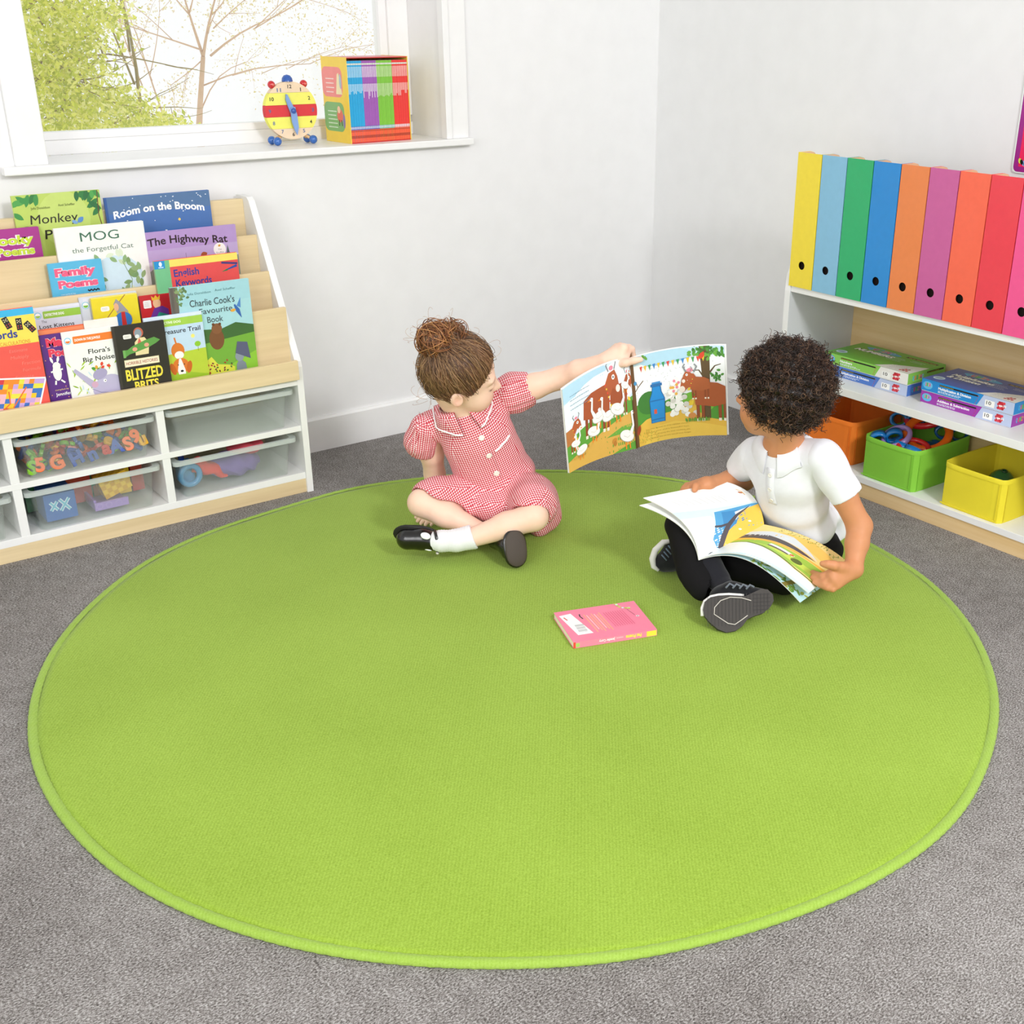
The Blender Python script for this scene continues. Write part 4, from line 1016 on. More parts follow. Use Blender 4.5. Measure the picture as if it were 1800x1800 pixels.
# magazine files
files = [('yellow', '#f2da3c'), ('light blue', '#86bcda'), ('green', '#2fae6e'), ('mid blue', '#2a8ad2'), ('orange', '#e8854c'), ('purple-pink', '#c8609a'), ('coral', '#f4694e'), ('crimson', '#e8404e'), ('hot pink', '#ef5590'), ('yellow', '#f2da3c'), ('light blue', '#86bcda')]
fw = .0845
for i, (cn, col) in enumerate(files):
    y1 = -.9575 - .0872 * i; y0 = y1 - fw; z0 = .5455; H = .3615; x0 = -.318; x1 = -.075
    t = thing('magazine_file', ((x0 + x1) / 2, (y0 + y1) / 2, z0), f'{cn} magazine file with a round finger hole, ' + ['first at the corner end', 'second from the corner end', 'third from the corner end', 'fourth from the corner end', 'fifth in the row', 'sixth in the row', 'seventh in the row', 'eighth in the row', 'last one fully seen at the right', 'far right end beyond the pink one', 'outermost at the right end'][i], 'file', 'magazine files on the top shelf')
    # front with a real hole
    m = MB(); cy, cz, R = (y0 + y1) / 2, z0 + .0615, .0115; n = 24; th = .0022
    outer = []; inner = []
    for k in range(n):
        a = 2 * PI * k / n + PI / n * 0; inner.append((cy + R * math.cos(a), cz + R * math.sin(a)))
    rect = [(y1, z0), (y1, z0 + H), (y0, z0 + H), (y0, z0)]
    def toedge(a):
        dy, dz = math.cos(a), math.sin(a); ts = []
        if abs(dy) > 1e-9: ts.append(((y1 if dy > 0 else y0) - cy) / dy)
        if abs(dz) > 1e-9: ts.append(((z0 + H if dz > 0 else z0) - cz) / dz)
        t_ = min(q for q in ts if q > 0); return (cy + dy * t_, cz + dz * t_)
    angs = sorted([2 * PI * k / n for k in range(n)] + [math.atan2(p[1] - cz, p[0] - cy) % (2 * PI) for p in rect])
    inner = [(cy + R * math.cos(a), cz + R * math.sin(a)) for a in angs]; outer = [toedge(a) for a in angs]; n = len(angs)
    vs = [(x0, *p) for p in outer] + [(x0, *p) for p in inner] + [(x0 + th, *p) for p in outer] + [(x0 + th, *p) for p in inner]
    fs = [(k, (k + 1) % n, n + (k + 1) % n, n + k) for k in range(n)] + [(2 * n + k, 3 * n + k, 3 * n + (k + 1) % n, 2 * n + (k + 1) % n) for k in range(n)]
    fs += [(n + k, n + (k + 1) % n, 3 * n + (k + 1) % n, 3 * n + k) for k in range(n)] + [(k, 2 * n + k, 2 * n + (k + 1) % n, (k + 1) % n) for k in range(n)]
    m.add(vs, fs, col); m.build('front_panel', 'print', t)
    prof = [(x0 + .0023, z0), (x0 + .0023, z0 + H), (x0 + .045, z0 + H), (x0 + .062, z0 + H - .004), (x0 + .075, z0 + H - .015), (x1, z0 + .14), (x1, z0)]
    for yy, yi in ((y1 - .0012, y1 - .0022), (y0, y0 + .001)):
        m = MB(); m.prism(prof, yy, yy + .0012, 'y', col)
        q0, q1 = (yi, yi + .0009) if yy > cy else (yy + .0013, yy + .0022)
        m.prism([(p[0], p[1] - .0006) for p in prof], q0, q1, 'y', '#d9b48a'); m.build('side_wall', 'print', t)
    m = MB(); m.box((x1 - .0015, y0 + .0024, z0), (x1, y1 - .0024, z0 + .14), col); m.build('back_wall', 'print', t)
    m = MB(); m.box((x0 + .0024, y0 + .0024, z0 + .0002), (x1 - .002, y1 - .0024, z0 + .0015), '#c9a078')
    m.box((x0 + .02, y0 + .004, z0 + .0016), (x0 + .021, y1 - .004, z0 + .13), '#2a1a12') ; m.build('card_and_hole_shade', 'matt', t)  # dark sheet behind the finger hole, coloured as the shade inside

# boxed games
def game(xf, xb, yl, yr, z0, h, body, side_c, title, small, label, panel='#b9c6e2', topfull=True):
    """lid and base box; yl is the end near the corner"""
    t = thing('board_game_box', ((xf + xb) / 2, (yl + yr) / 2, z0), label, 'game box')
    L = yl - yr; D_ = xb - xf
    m = MB(); m.box((xf + .0015, yr + .0015, z0), (xb - .0015, yl - .0015, z0 + h - .003), '#e9edf4'); m.build('box_base', 'print', t)
    m = MB(); m.box((xf, yr, z0 + .002), (xb, yl, z0 + h), body)
    # top: x axis of the art runs away from the corner (-y), y axis runs to the wall (+x)
    A = Art(); A.rect(0, 0, L, D_, body)
    cols = ['#46b4e0', '#e2574a', '#58b060', '#f0a040', '#d86a9a', '#8ac6e8', '#f0b890']
    A.ell(L * .36, D_ * .80, L * .22, D_ * .09, '#36a6dc', -4)
    for i, ch in enumerate('QUIZMO'): A.text(ch, L * .18 + L * .052 * i, D_ * .745 + .002 * (i % 2), L * .047, D_ * .115, cols[i], .06, outline='#22324a', ow=.03)
    A.text(title[0], L * .10, D_ * .55, L * .45, D_ * .12, '#ffffff', .05, slant=.3, outline='#1c2a3a', ow=.04)
    if len(title) > 1: A.text(title[1], L * .10, D_ * .40, L * .36, D_ * .12, '#ffffff', .05, slant=.3, outline='#1c2a3a', ow=.04)
    A.rect(L * .62, D_ * .80, L * .98, D_ * .87, '#171717'); A.text('The #1 Educational Game', L * .64, D_ * .815, L * .32, D_ * .035, '#f2d23a', .02)
    A.lines(L * .52, D_ * .66, L * .2, 4, D_ * .06, D_ * .012, '#dfe8f0'); A.lines(L * .74, D_ * .7, L * .16, 2, D_ * .06, D_ * .012, '#dfe8f0')
    A.poly([(L * .60, 0), (L * .70, D_ * .26), (L * .86, D_ * .42), (L, D_ * .55), (L, 0)], '#e9e6e0'); A.lines(L * .72, D_ * .3, L * .24, 5, D_ * .06, D_ * .01, '#9aa0a8')
    for i in range(7): A.ell(L * .86 + L * .012 * i, D_ * (.10 + .05 * (i % 3)), L * .014, D_ * .03, ['#c8283a', '#a81c30'][i % 2], n=9)
    A.ell(L * .1, D_ * .22, L * .06, D_ * .09, '#cfe3ee'); A.ell(L * .1, D_ * .22, L * .045, D_ * .06, '#9fb8c8'); A.text('xtra', L * .07, D_ * .2, L * .06, D_ * .04, '#46606e')
    A.onto(m, plane_fn((xf, yl, z0 + h + .0001), (0, -1, 0), (1, 0, 0)))
    # front side
    def facade(A, L, h, nm=True):
        A.rect(0, 0, L, h, side_c)
        A.ell(L * .07, h * .5, L * .055, h * .34, '#58b8e4')
        for i, ch in enumerate('QUIZMO'): A.text(ch, L * .025 + L * .0155 * i, h * .42, L * .014, h * .3, cols[i], .05)
        A.rect(L * .2, h * .70, L * .62, h * .83, '#151515'); A.text('The #1 Educational Game', L * .205, h * .735, L * .15, h * .06, '#f2d23a', .01)
        A.text(small, L * .19, h * .38, L * (.36 if len(small) > 9 else .15), h * .22, '#ffffff', .03); A.lines(L * .19, h * .22, L * .28, 2, h * .1, h * .05, '#e6eef6')
        A.poly([(L * .62, 0), (L * .68, h), (L, h), (L, 0)], panel)
        for i in range(4): A.ell(L * .60 + L * .004 * i * 2, h * (.12 + .2 * i), L * .004, h * .05, '#d02a3c', n=6)
        A.rect(L * .70, h * .12, L * .80, h * .66, '#f4f4f0'); A.text('10', L * .715, h * .3, L * .05, h * .3, '#222', .01)
        for i in range(12): A.ell(L * (.84 + .011 * (i % 6)), h * (.25 + .16 * (i % 4)), L * .016, h * .11, ['#c8283a', '#b81e30', '#d83a4a'][i % 3], n=8)
        A.text('ages 5-8', L * .845, h * .42, L * .075, h * .18, '#ffffff', .03)
    A = Art(); facade(A, L, h - .002); A.onto(m, plane_fn((xf - .0001, yl, z0 + .002), (0, -1, 0), (0, 0, 1)))
    A = Art(); D2 = D_; A.rect(0, 0, D2, h - .002, side_c)
    for i, ch in enumerate('QUIZMO'): A.text(ch, D2 * .12 + D2 * .05 * i, h * .3, D2 * .045, h * .35, cols[i], .05)
    A.rect(D2 * .5, h * .6, D2 * .95, h * .75, '#151515'); A.text('Educational Game', D2 * .52, h * .63, D2 * .3, h * .08, '#f2d23a')
    A.onto(m, plane_fn((xf, yr - .0001, z0 + .002), (1, 0, 0), (0, 0, 1)))
    m.build('lid', 'print', t)
game(-.24, -.078, -1.052, -1.345, .2962, .0325, '#3f6fc4', '#4a78c8', ['Multiplication', '& Division'], 'Multiplication & Division', 'blue game box under the green one at the corner end')
game(-.242, -.08, -1.05, -1.345, .3291, .0325, '#62b03a', '#8ac858', ['NUMBERS'], 'Numbers', 'green game box titled NUMBERS on top of a blue one', panel='#ebe9e4')
game(-.243, -.09, -1.393, -1.672, .2962, .033, '#8a2a96', '#9a34a4', ['Addition &', 'Subtraction'], 'Addition & Subtraction', 'purple game box under the blue one at the right of the shelf')
game(-.244, -.088, -1.392, -1.674, .3296, .033, '#3c58a8', '#1f86cc', ['Multiplication', '& Division'], 'Multiplication & Division', 'blue game box lying on the purple one')

# fabric bins
plain('bin_orange', '#ee7a1c', .75, 260, .25, .001, .06); plain('bin_green', '#86c93c', .75, 260, .25, .001, .06); plain('bin_yellow', '#e6d52c', .75, 260, .25, .001, .06)
def bin_(x0, x1, yr, yl, h, mat, label, bow=.006):
    z0 = .0612; t = thing('fabric_bin', ((x0 + x1) / 2, (yr + yl) / 2, z0), label, 'storage bin', 'fabric bins on the bottom shelf')
    rc = .012; n = 9; th = .003
    def ring(ins, z, bw):
        pts = []
        segs = [((x0, yl), (x0, yr)), ((x0, yr), (x1, yr)), ((x1, yr), (x1, yl)), ((x1, yl), (x0, yl))]
        cx, cy = (x0 + x1) / 2, (yr + yl) / 2
        for (ax, ay), (bx, by) in segs:
            for k in range(n):
                s = (k + .5) / n; x = ax + (bx - ax) * s; y = ay + (by - ay) * s
                e = 1 - (2 * s - 1) ** 6; push = -rc * .5 * (1 - e) * .6 + bw * math.sin(PI * s)
                dx, dy = (-1, 0) if ax == bx == x0 else (1, 0) if ax == bx == x1 else (0, -1) if ay == by == yr else (0, 1)
                pts.append((x + dx * (push - ins), y + dy * (push - ins), z))
        return pts
    N = 4 * n
    L = [ring(.001, z0, 0), ring(0, z0 + .006, 0), ring(0, z0 + h * .5, bow * .5), ring(0, z0 + h - .012, bow), ring(-.0006, z0 + h - .011, bow), ring(-.0006, z0 + h, bow), ring(th, z0 + h, bow), ring(th, z0 + h * .5, bow * .5), ring(th, z0 + .004, 0)]
    vs = sum(L, []); fs = [(j * N + k, j * N + (k + 1) % N, (j + 1) * N + (k + 1) % N, (j + 1) * N + k) for j in range(len(L) - 1) for k in range(N)]
    fs += [list(range(N - 1, -1, -1)), [(len(L) - 1) * N + k for k in range(N)]]
    m = MB(); m.add(vs, fs, smooth=False)
    m.box((x0 - .0012, yr + .0145, z0 + .006), (x0, yr + .016, z0 + h - .012)); m.box((x0 - .0012 - bow * 0, yr + .01, z0 + .004), (x0 - .0002, yl - .006, z0 + .0075))
    m.box((x0 + .0145, yr - .0012, z0 + .006), (x0 + .016, yr, z0 + h - .012)); m.build('bin_body', mat, t)
    # folded hem
    o = [ring(-.0012, z0 + h - .012, bow), ring(-.0016, z0 + h - .001, bow), ring(-.0004, z0 + h + .0008, bow)]
    m = MB(); vs = sum(o, []); m.add(vs, [(j * N + k, j * N + (k + 1) % N, (j + 1) * N + (k + 1) % N, (j + 1) * N + k) for j in range(2) for k in range(N)], smooth=True); m.build('hem', mat, t)
    return t
bin_(-.272, -.05, -1.205, -1.012, .128, 'bin_orange', 'orange fabric bin behind the person in the white shirt')
bin_(-.300, -.055, -1.447, -1.262, .118, 'bin_green', 'lime green fabric bin filled with blue and orange play rings', .005)
bin_(-.300, -.055, -1.718, -1.530, .118, 'bin_yellow', 'yellow fabric bin at the right of the bottom shelf', .003)

def torus(name, c, R, r, nrm, col, label, cat='ring', puck=0, flat=1.0):
    nrm = Vector(nrm).normalized(); u = nrm.orthogonal().normalized(); w_ = nrm.cross(u); c = Vector(c); m = MB(); N, K = 48, 12; vs = []
    for i in range(N):
        a = 2 * PI * i / N; d = u * math.cos(a) + w_ * math.sin(a); rr = r * (1 + puck * .12 * math.sin(a * 24))
        for k in range(K):
            b = 2 * PI * k / K; vs.append(c + d * (R + rr * math.cos(b) * (1 - puck * .15 * (math.cos(b) < -.5))) + nrm * rr * flat * math.sin(b))
    m.add(vs, [(i * K + k, ((i + 1) % N) * K + k, ((i + 1) % N) * K + (k + 1) % K, i * K + (k + 1) % K) for i in range(N) for k in range(K)], col, True)
    return tag(m.build(name, 'gloss'), label, cat)
torus('play_ring', (-.165, -1.375, .186), .056, .0125, (-.55, -.25, .8), '#f06a14', 'puffy orange ring on top of the toys in the green bin', puck=1)
torus('play_ring', (-.105, -1.325, .214), .058, .009, (-.35, .1, .93), '#d8262a', 'thin red ring behind the puffy orange ring')
torus('play_ring', (-.238, -1.388, .163), .040, .008, (-.15, -.2, .95), '#e02a2a', 'red ring low at the front corner of the green bin', flat=.8)
torus('play_ring', (-.235, -1.325, .176), .038, .007, (-.5, .1, .8), '#ae8ccb', 'lilac band in front of the puffy orange ring', flat=1.3)
def goggle(c, u, v, s, label, col='#1279c2'):
    """two joined eye loops of a flat plastic band"""
    c, u, v = Vector(c), Vector(u).normalized(), Vector(v).normalized(); m = MB()
    n_ = u.cross(v).normalized()
    for sg in (-1, 1):
        K = 28; vs = []
        for i in range(K):
            a = 2 * PI * i / K; p = c + u * (sg * s * .52 + s * .5 * math.cos(a)) + v * s * .40 * math.sin(a)
            d = (u * math.cos(a) + v * math.sin(a))
            for q, z in ((-.0022, -.011), (.0022, -.011), (.0022, .011), (-.0022, .011)): vs.append(p + d * q * 1.6 + n_ * z)
        m.add(vs, [(i * 4 + k, ((i + 1) % K) * 4 + k, ((i + 1) % K) * 4 + (k + 1) % 4, i * 4 + (k + 1) % 4) for i in range(K) for k in range(4)], col, True)
    return tag(m.build('play_goggles', 'gloss'), label, 'toy')
goggle((-.25, -1.30, .172), (.5, -.6, .2), (-.3, -.1, .95), .042, 'blue plastic loops sticking up at the left of the green bin')
goggle((-.14, -1.285, .195), (.3, -.8, .05), (.2, .1, .95), .045, 'blue plastic loops standing tallest at the back left of the green bin')
goggle((-.10, -1.405, .182), (.6, -.6, -.1), (.1, 0, 1), .042, 'dark shaded blue loops at the back right of the green bin', '#15568f')
goggle((-.25, -1.375, .158), (-.2, -1, .05), (-.8, .1, .5), .048, 'blue band lying along the front edge inside the green bin')

s = SDF(.004); s.ell((-.18, -1.355, .12), (.10, .075, .03), k=.01); rr = random.Random(3)
for k in range(12): s.ell((-.18 + rr.uniform(-.08, .08), -1.355 + rr.uniform(-.06, .06), .135), (.02, .02, .014), k=.004)
o, _, _ = sdf_obj('cushion_toy', s, 'gloss', col='#146aa8'); tag(o, 'dark blue soft toy filling the bottom of the green bin', 'toy')
m = MB(); m.ball((-.13, -1.60, .102), .036, '#2f6a3a', 20); m.lathe([(.005, 0), (.009, .001), (.009, .003), (.005, .004)], (-.133, -1.607, .136), (-.1, -.2, 1), '#1d4426', 16)
tag(m.build('toy_ball', 'gloss'), 'dark green ball in the yellow bin', 'ball')

# poster on the right wall
m = MB(); A = Art(); PW, PH = .55, .74; y0, z0 = -1.412, .876
m.prism([(y0, z0 + .012), (y0, z0 + PH), (y0 - PW, z0 + PH), (y0 - PW, z0), (y0 - .012, z0), (y0 - .0035, z0 + .0035)], -.004, -.0012, 'x', '#eef6f2')
A.rect(.003, .003, PW, PH, '#9c1a86', .012); A.rect(.017, .016, PW - .015, PH - .016, '#ee1458', 0); r = random.Random(12)
for i in range(11):
    for j in range(5):
        x = .02 + .1 * j + (.016 if i % 2 else 0) + .012 * (i % 3) * .4; y = .03 + .034 * i
        if i % 2 == 0:
            for k, c in enumerate(['#d8e84a', '#22262e', '#8ab8f0', '#f0f0f0', '#d8e84a', '#8ab8f0']): A.ell(x + .0055 * k, y - .0025 * k, .0045, .007, c, 20, 10); A.n -= 1
            A.n += 1
        else: A.leaf(x, y, .012, .006, 20, '#76c83c'); A.leaf(x + .01, y + .003, .009, .005, 10, '#8ab8f0')
A.onto(m, plane_fn((-.0041, y0, z0), (0, -1, 0), (0, 0, 1)))
tag(m.build('wall_poster', 'print'), 'pink poster with purple border and rows of striped grubs on the right wall', 'poster')

# ================================================================ on the window sill
cz = .898
clk = thing('toy_clock', (-1.303, .105, cz), 'round wooden toy clock with yellow and red bands on the sill', 'clock')
cc = Vector((-1.302, .105, .991)); R = .0795; bands = [(-1, -.62, '#ead2b4'), (-.62, -.21, '#ece86a'), (-.21, .20, '#d4383e'), (.20, .62, '#ece96e'), (.62, 1, '#ead2b4')]
tiltv = Vector((0, 0, 1))
for a, b, c in bands:
    pts = []
    ta, tb = math.asin(max(-1, a)), math.asin(min(1, b)); n = 12
    for k in range(n + 1): t_ = ta + (tb - ta) * k / n; pts.append((cc.x + R * math.cos(t_), cc.z + R * math.sin(t_) * .98 - (.0004 if k == n and b < 1 else 0)))
    for k in range(n, -1, -1): t_ = ta + (tb - ta) * k / n; pts.append((cc.x - R * math.cos(t_), cc.z + R * math.sin(t_) * .98 - (.0004 if k == n and b < 1 else 0)))
    q = []
    for p in pts:
        if not q or (abs(p[0] - q[-1][0]) + abs(p[1] - q[-1][1])) > 1e-5: q.append(p)
    if abs(q[0][0] - q[-1][0]) + abs(q[0][1] - q[-1][1]) < 1e-5: q.pop()
    m = MB(); m.prism(q, .094, .113, 'y', c); m.build('clock_band', 'matt', clk, bevel=.0008)
m = MB(); A = Art()
for i, t_ in enumerate(['12', '1', '2', '3', '4', '5', '6', '7', '8', '9', '10', '11']):
    a = math.radians(90 - 30 * i); rr = .066; w_ = .0125 if len(t_) > 1 else .0026 if t_ == '1' else .007
    A.text(t_, rr * math.cos(a) - w_ / 2, rr * math.sin(a) * .98 - .005, w_, .010, '#2a2622' if i not in (3, 9, 7, 8, 5, 11) else '#4a6a96', .02)
A.onto(m, plane_fn((cc.x, .0938, cc.z), (1, 0, 0), (0, 0, 1))); m.build('numerals', 'print', clk)
def hand_(pts, y, name):
    m = MB(); m.prism([(cc.x + a, cc.z + b) for a, b in pts], y, y + .004, 'y', '#7fa0d4'); m.build(name, 'matt', clk)
hand_([(-.016, .045), (-.012, .044), (-.002, .022), (.006, .006), (.004, -.008), (-.006, -.008), (-.012, .01), (-.018, .03)], .086, 'clock_hand')
hand_([(-.006, .008), (.006, .010), (.010, -.01), (.012, -.045), (.006, -.066), (.000, -.054), (-.007, -.03), (-.008, -.01)], .0805, 'clock_hand')
m = MB(); m.lathe([(.0075, 0), (.007, .004), (.004, .006), (0, .0065)], (cc.x, .0805, cc.z), (0, -1, 0), '#2a56a8'); m.build('hub', 'gloss', clk)
m = MB(); m.lathe([(.016, 0), (.0145, .009), (.009, .016), (0, .0185)], (cc.x - .001, .1035, cc.z + .0775), (0, 0, 1), '#2456a8'); m.build('bell', 'gloss', clk)
for sx in (-1, 1):
    m = MB(); m.ball((cc.x + sx * .049 - .001, .1035, cc.z + .070), .0108, '#c8262e', 20); m.lathe([(.0035, 0), (.0035, .006), (0, .006)], (cc.x + sx * .049, .097, cc.z + .070), (0, -1, 0), '#e06a5c', 12); m.build('knob', 'gloss', clk)
    for yy in (.085, .124):
        m = MB(); m.tube([(cc.x + sx * .036, .1035, cc.z - .068), (cc.x + sx * .0555, yy, cz + .012)], .0042, '#dcb684'); m.build('leg', 'matt', clk)
        m = MB(); m.ball((cc.x + sx * .0555, yy, cz + .0123), .012, '#2f66b4', 20); m.build('foot', 'gloss', clk)

# slipcase with fifty thin books
ang = math.radians(5.2); ux, uy = math.cos(ang), math.sin(ang)
SO = Vector((-1.162, .011, cz + .0002)); SX = Vector((ux, uy, 0)); SY = Vector((-uy, ux, 0)); SW, SD, SH = .212, .135, .234
fr = frame_of(SO, SX, SY, (0, 0, 1))
sl = thing('slipcase', SO, 'yellow and red slipcase holding a row of thin books, on the sill', 'box set')
def sbox(m, a, b, col):
    o = len(m.v); m.box(a, b, col)
    for i in range(o, len(m.v)): m.v[i] = tuple(fr @ Vector(m.v[i]))
t_ = .0022
for nm, x0 in (('side_panel', 0), ('side_panel', SW - t_)):
    m = MB(); sbox(m, (x0, 0, 0), (x0 + t_, SD, SH), '#f2cf4a')
    if x0 == 0:
        A = Art()
        A.rect(0, SH * .535, SD * .80, SH * .885, '#ee8a84', .02); A.rect(0, SH * .13, SD * .80, SH * .475, '#7fb46c', .02)
        # art runs front (right) to back (left)
        A.lines(.02, SH * .74, .045, 4, .012, .003, '#f7e3dd'); A.lines(.02, SH * .36, .05, 5, .011, .003, '#dcebd4')
        A.poly([(.072, SH * .57), (.082, SH * .8), (.09, SH * .82), (.105, SH * .57)], '#f0e2b0'); A.ell(.098, SH * .72, .006, .02, '#a8b8c8')
        A.ell(.085, SH * .32, .016, .018, '#e2705a'); A.ell(.08, SH * .39, .008, .01, '#f0c4a0'); A.line([(.08, SH * .27), (.078, SH * .2)], .004, '#3a3a3a'); A.line([(.09, SH * .27), (.094, SH * .2)], .004, '#3a3a3a'); A.ell(.105, SH * .26, .006, .02, '#8a7ab4')
        A.onto(m, plane_fn(fr @ Vector((-.0001, SD, 0)), -SY, (0, 0, 1)))
    m.build(nm, 'print', sl)
for z0, z1 in ((0, t_), (SH - t_ - .001, SH - .001)):
    m = MB(); sbox(m, (t_ + .0002, .0005, z0), (SW - t_ - .0002, SD - .001, z1), '#cf2a2e'); m.build('end_panel', 'print', sl)
m = MB(); sbox(m, (t_ + .0002, SD - t_, t_ + .0003), (SW - t_ - .0002, SD - .0001, SH - t_ - .0015), '#f2cf4a'); m.build('back_panel', 'print', sl)
n_b = 50; wB = (SW - 2 * t_ - .001) / n_b; HB = .2215
meshes = {}
for cn, col, lt in (('blue', '#22a6dc', '#bfe6f6'), ('purple', '#a05cb4', '#efe2f2'), ('green', '#80c440', '#cfe6ae'), ('red', '#ea3a34', '#f8cfc8')):
    for v in range(4):
        rr = random.Random(v * 7 + len(cn)); m = MB(); w_ = wB - .00035
        m.box((0, .0012, 0), (w_, SD - .006, HB), '#f0ece2'); m.box((0, 0, 0), (w_, .0011, HB), col)
        A = Art(.00003); A.rect(0, 0, w_, HB * .155, '#f0603c'); A.rect(w_ * .2, HB * .05, w_ * .8, HB * .085, '#7a2a20'); A.rect(w_ * .3, HB * .13, w_ * .7, HB * .15, '#7a2a20')
        A.rect(0, HB * .155, w_, HB * .20, '#3a5ab0' if cn in ('blue', 'purple') else '#68b0a0' if cn == 'green' else '#e88a80'); A.rect(w_ * .25, HB * .165, w_ * .75, HB * .195, '#e8eef8')
        A.rect(w_ * .25, HB * .80, w_ * .75, HB * .93, lt); A.rect(0, HB * .95, w_, HB * .97, '#d8dcd0')
        A.rect(0, HB * .73, w_, HB * .79, col); ll = rr.uniform(.06, .2)
        A.rect(w_ * .25, HB * (.72 - ll), w_ * .75, HB * .72, lt); A.onto(m, plane_fn((0, -.0001, 0), (1, 0, 0), (0, 0, 1)))
        o = m.build('thin_book', 'print'); me = o.data; bpy.data.objects.remove(o); meshes[cn, v] = me
for i in range(n_b):
    cn = 'blue' if i < 12 else 'purple' if i < 24 else 'green' if i < 37 else 'red'
    o = bpy.data.objects.new('thin_book', meshes[cn, random.randrange(4)]); C.objects.link(o)
    o.matrix_basis = fr @ Matrix.Translation((t_ + .0006 + wB * i, .0012 + .0006 * random.random(), t_ + .0004))
    tag(o, f'thin {cn}-spined book in the slipcase on the sill', 'book', f'{cn} thin books in the slipcase')

# ---------------------------------------------------------------- pink paperback on the rug
pA, pB, pC, pD_ = [Vector(p) for p in ((-1.4371, -1.3556, 0.022), (-1.2583, -1.4238, 0.022), (-1.3101, -1.5553, 0.022), (-1.4919, -1.4976, 0.022))]
# near-left corner D, near-right C (spine edge towards the camera), far A and B
U = ((pC - pD_) + (pB - pA)).normalized(); O_ = pD_.copy(); Lp = ((pC - pD_).length + (pB - pA).length) / 2; Vv = Vector((-U.y, U.x, 0)); Wp = ((pA - pD_).length + (pB - pC).length) / 2 * .98; O_.z = .008
frp = frame_of(O_, U, Vv, (0, 0, 1)); hB = .0145
pk = thing('paperback', O_, 'pink paperback lying face down on the green rug', 'book')
def pbox(m, a, b, col):
    o = len(m.v); m.box(a, b, col)
    for i in range(o, len(m.v)): m.v[i] = tuple(frp @ Vector(m.v[i]))
m = MB(); pbox(m, (0, 0, 0), (Lp, Wp, .0006), '#f07a9a'); pbox(m, (0, 0, hB - .0006), (Lp, Wp, hB), '#f07f9c'); pbox(m, (0, 0, .0006), (Lp, .0006, hB - .0006), '#f07f9c')
A = Art(); A.rect(0, 0, Lp, Wp, '#f27f9c')
A.poly([(.006, .04), (.008, Wp - .018), (.038, Wp - .014), (.050, .05), (.022, .032)], '#f3f3f0') if False else A.poly([(.020, .028), (.006, Wp - .02), (.034, Wp - .016), (.055, .028)], '#f3f3f1')
for k in range(9): A.line([(.026, .04 + .004 * k), (.046, .040 + .004 * k)], .0018 if k % 3 else .0008, '#8a8a8a')
A.line([(.014, Wp - .03), (.018, Wp - .045)], .003, '#e0524a'); A.line([(.052, Wp - .025), (.05, Wp - .035), (.053, Wp - .048)], .003, '#2a2230'); A.text('For young', .05, Wp - .06, .02, .003, '#fbe6ea') if False else None
for k in range(7):
    x = .060 + .0058 * k; A.line([(x, Wp - .03 - .004 * (k % 3)), (x + .006, .028 + .006 * ((k * 2) % 3))], .0016, ['#f8c07a', '#fbe0d0', '#f8c07a'][k % 3])
for k in range(9):
    x = .105 + .0055 * k; A.line([(x, Wp - .034), (x + .006, .04)], .0015, '#e25c80')
for k in range(10): A.leaf(Lp - .05 + .003 * k, Wp - .004 - .0035 * k, .008, .006, k * 50, ['#b8cc3c', '#cfdc60', '#dfe4e8'][k % 3])
A.line([(Lp - .03, Wp - .035), (Lp - .022, Wp - .065)], .0008, '#6a3a3a'); A.ell(Lp - .018, Wp - .072, .004, .003, '#f0f0f0'); A.ell(Lp - .018, Wp - .072, .0018, .0016, '#333', n=8)
A.onto(m, plane_fn(frp @ Vector((0, 0, hB + .0001)), U, Vv))
A = Art(); A.rect(0, 0, Lp, hB, '#f287a2'); A.rect(0, 0, .005, hB, '#e24a3a'); A.rect(Lp - .024, .001, Lp - .001, hB - .001, '#f0dc4a'); A.rect(.0055, .002, .014, hB - .003, '#a8cc6a')
# spine lettering reads the other way up
f180 = plane_fn(frp @ Vector((Lp, -.0002, hB)), -U, (0, 0, -1))
A.onto(m, plane_fn(frp @ Vector((0, -.0001, 0)), U, (0, 0, 1)))
A = Art(); A.text('Pet Poems', .036, .003, .036, .008, '#f3e24a', .04); A.text('compiled by', .078, .004, .016, .003, '#fbeef2'); A.text('Jennifer Curry', .097, .004, .036, .006, '#ffffff', .02)
A.onto(m, f180); m.build('cover', 'print', pk)
m = MB(); pbox(m, (.0012, .0008, .0007), (Lp - .001, Wp - .001, hB - .0007), '#f3e8cf'); m.build('page_block', 'matt', pk)


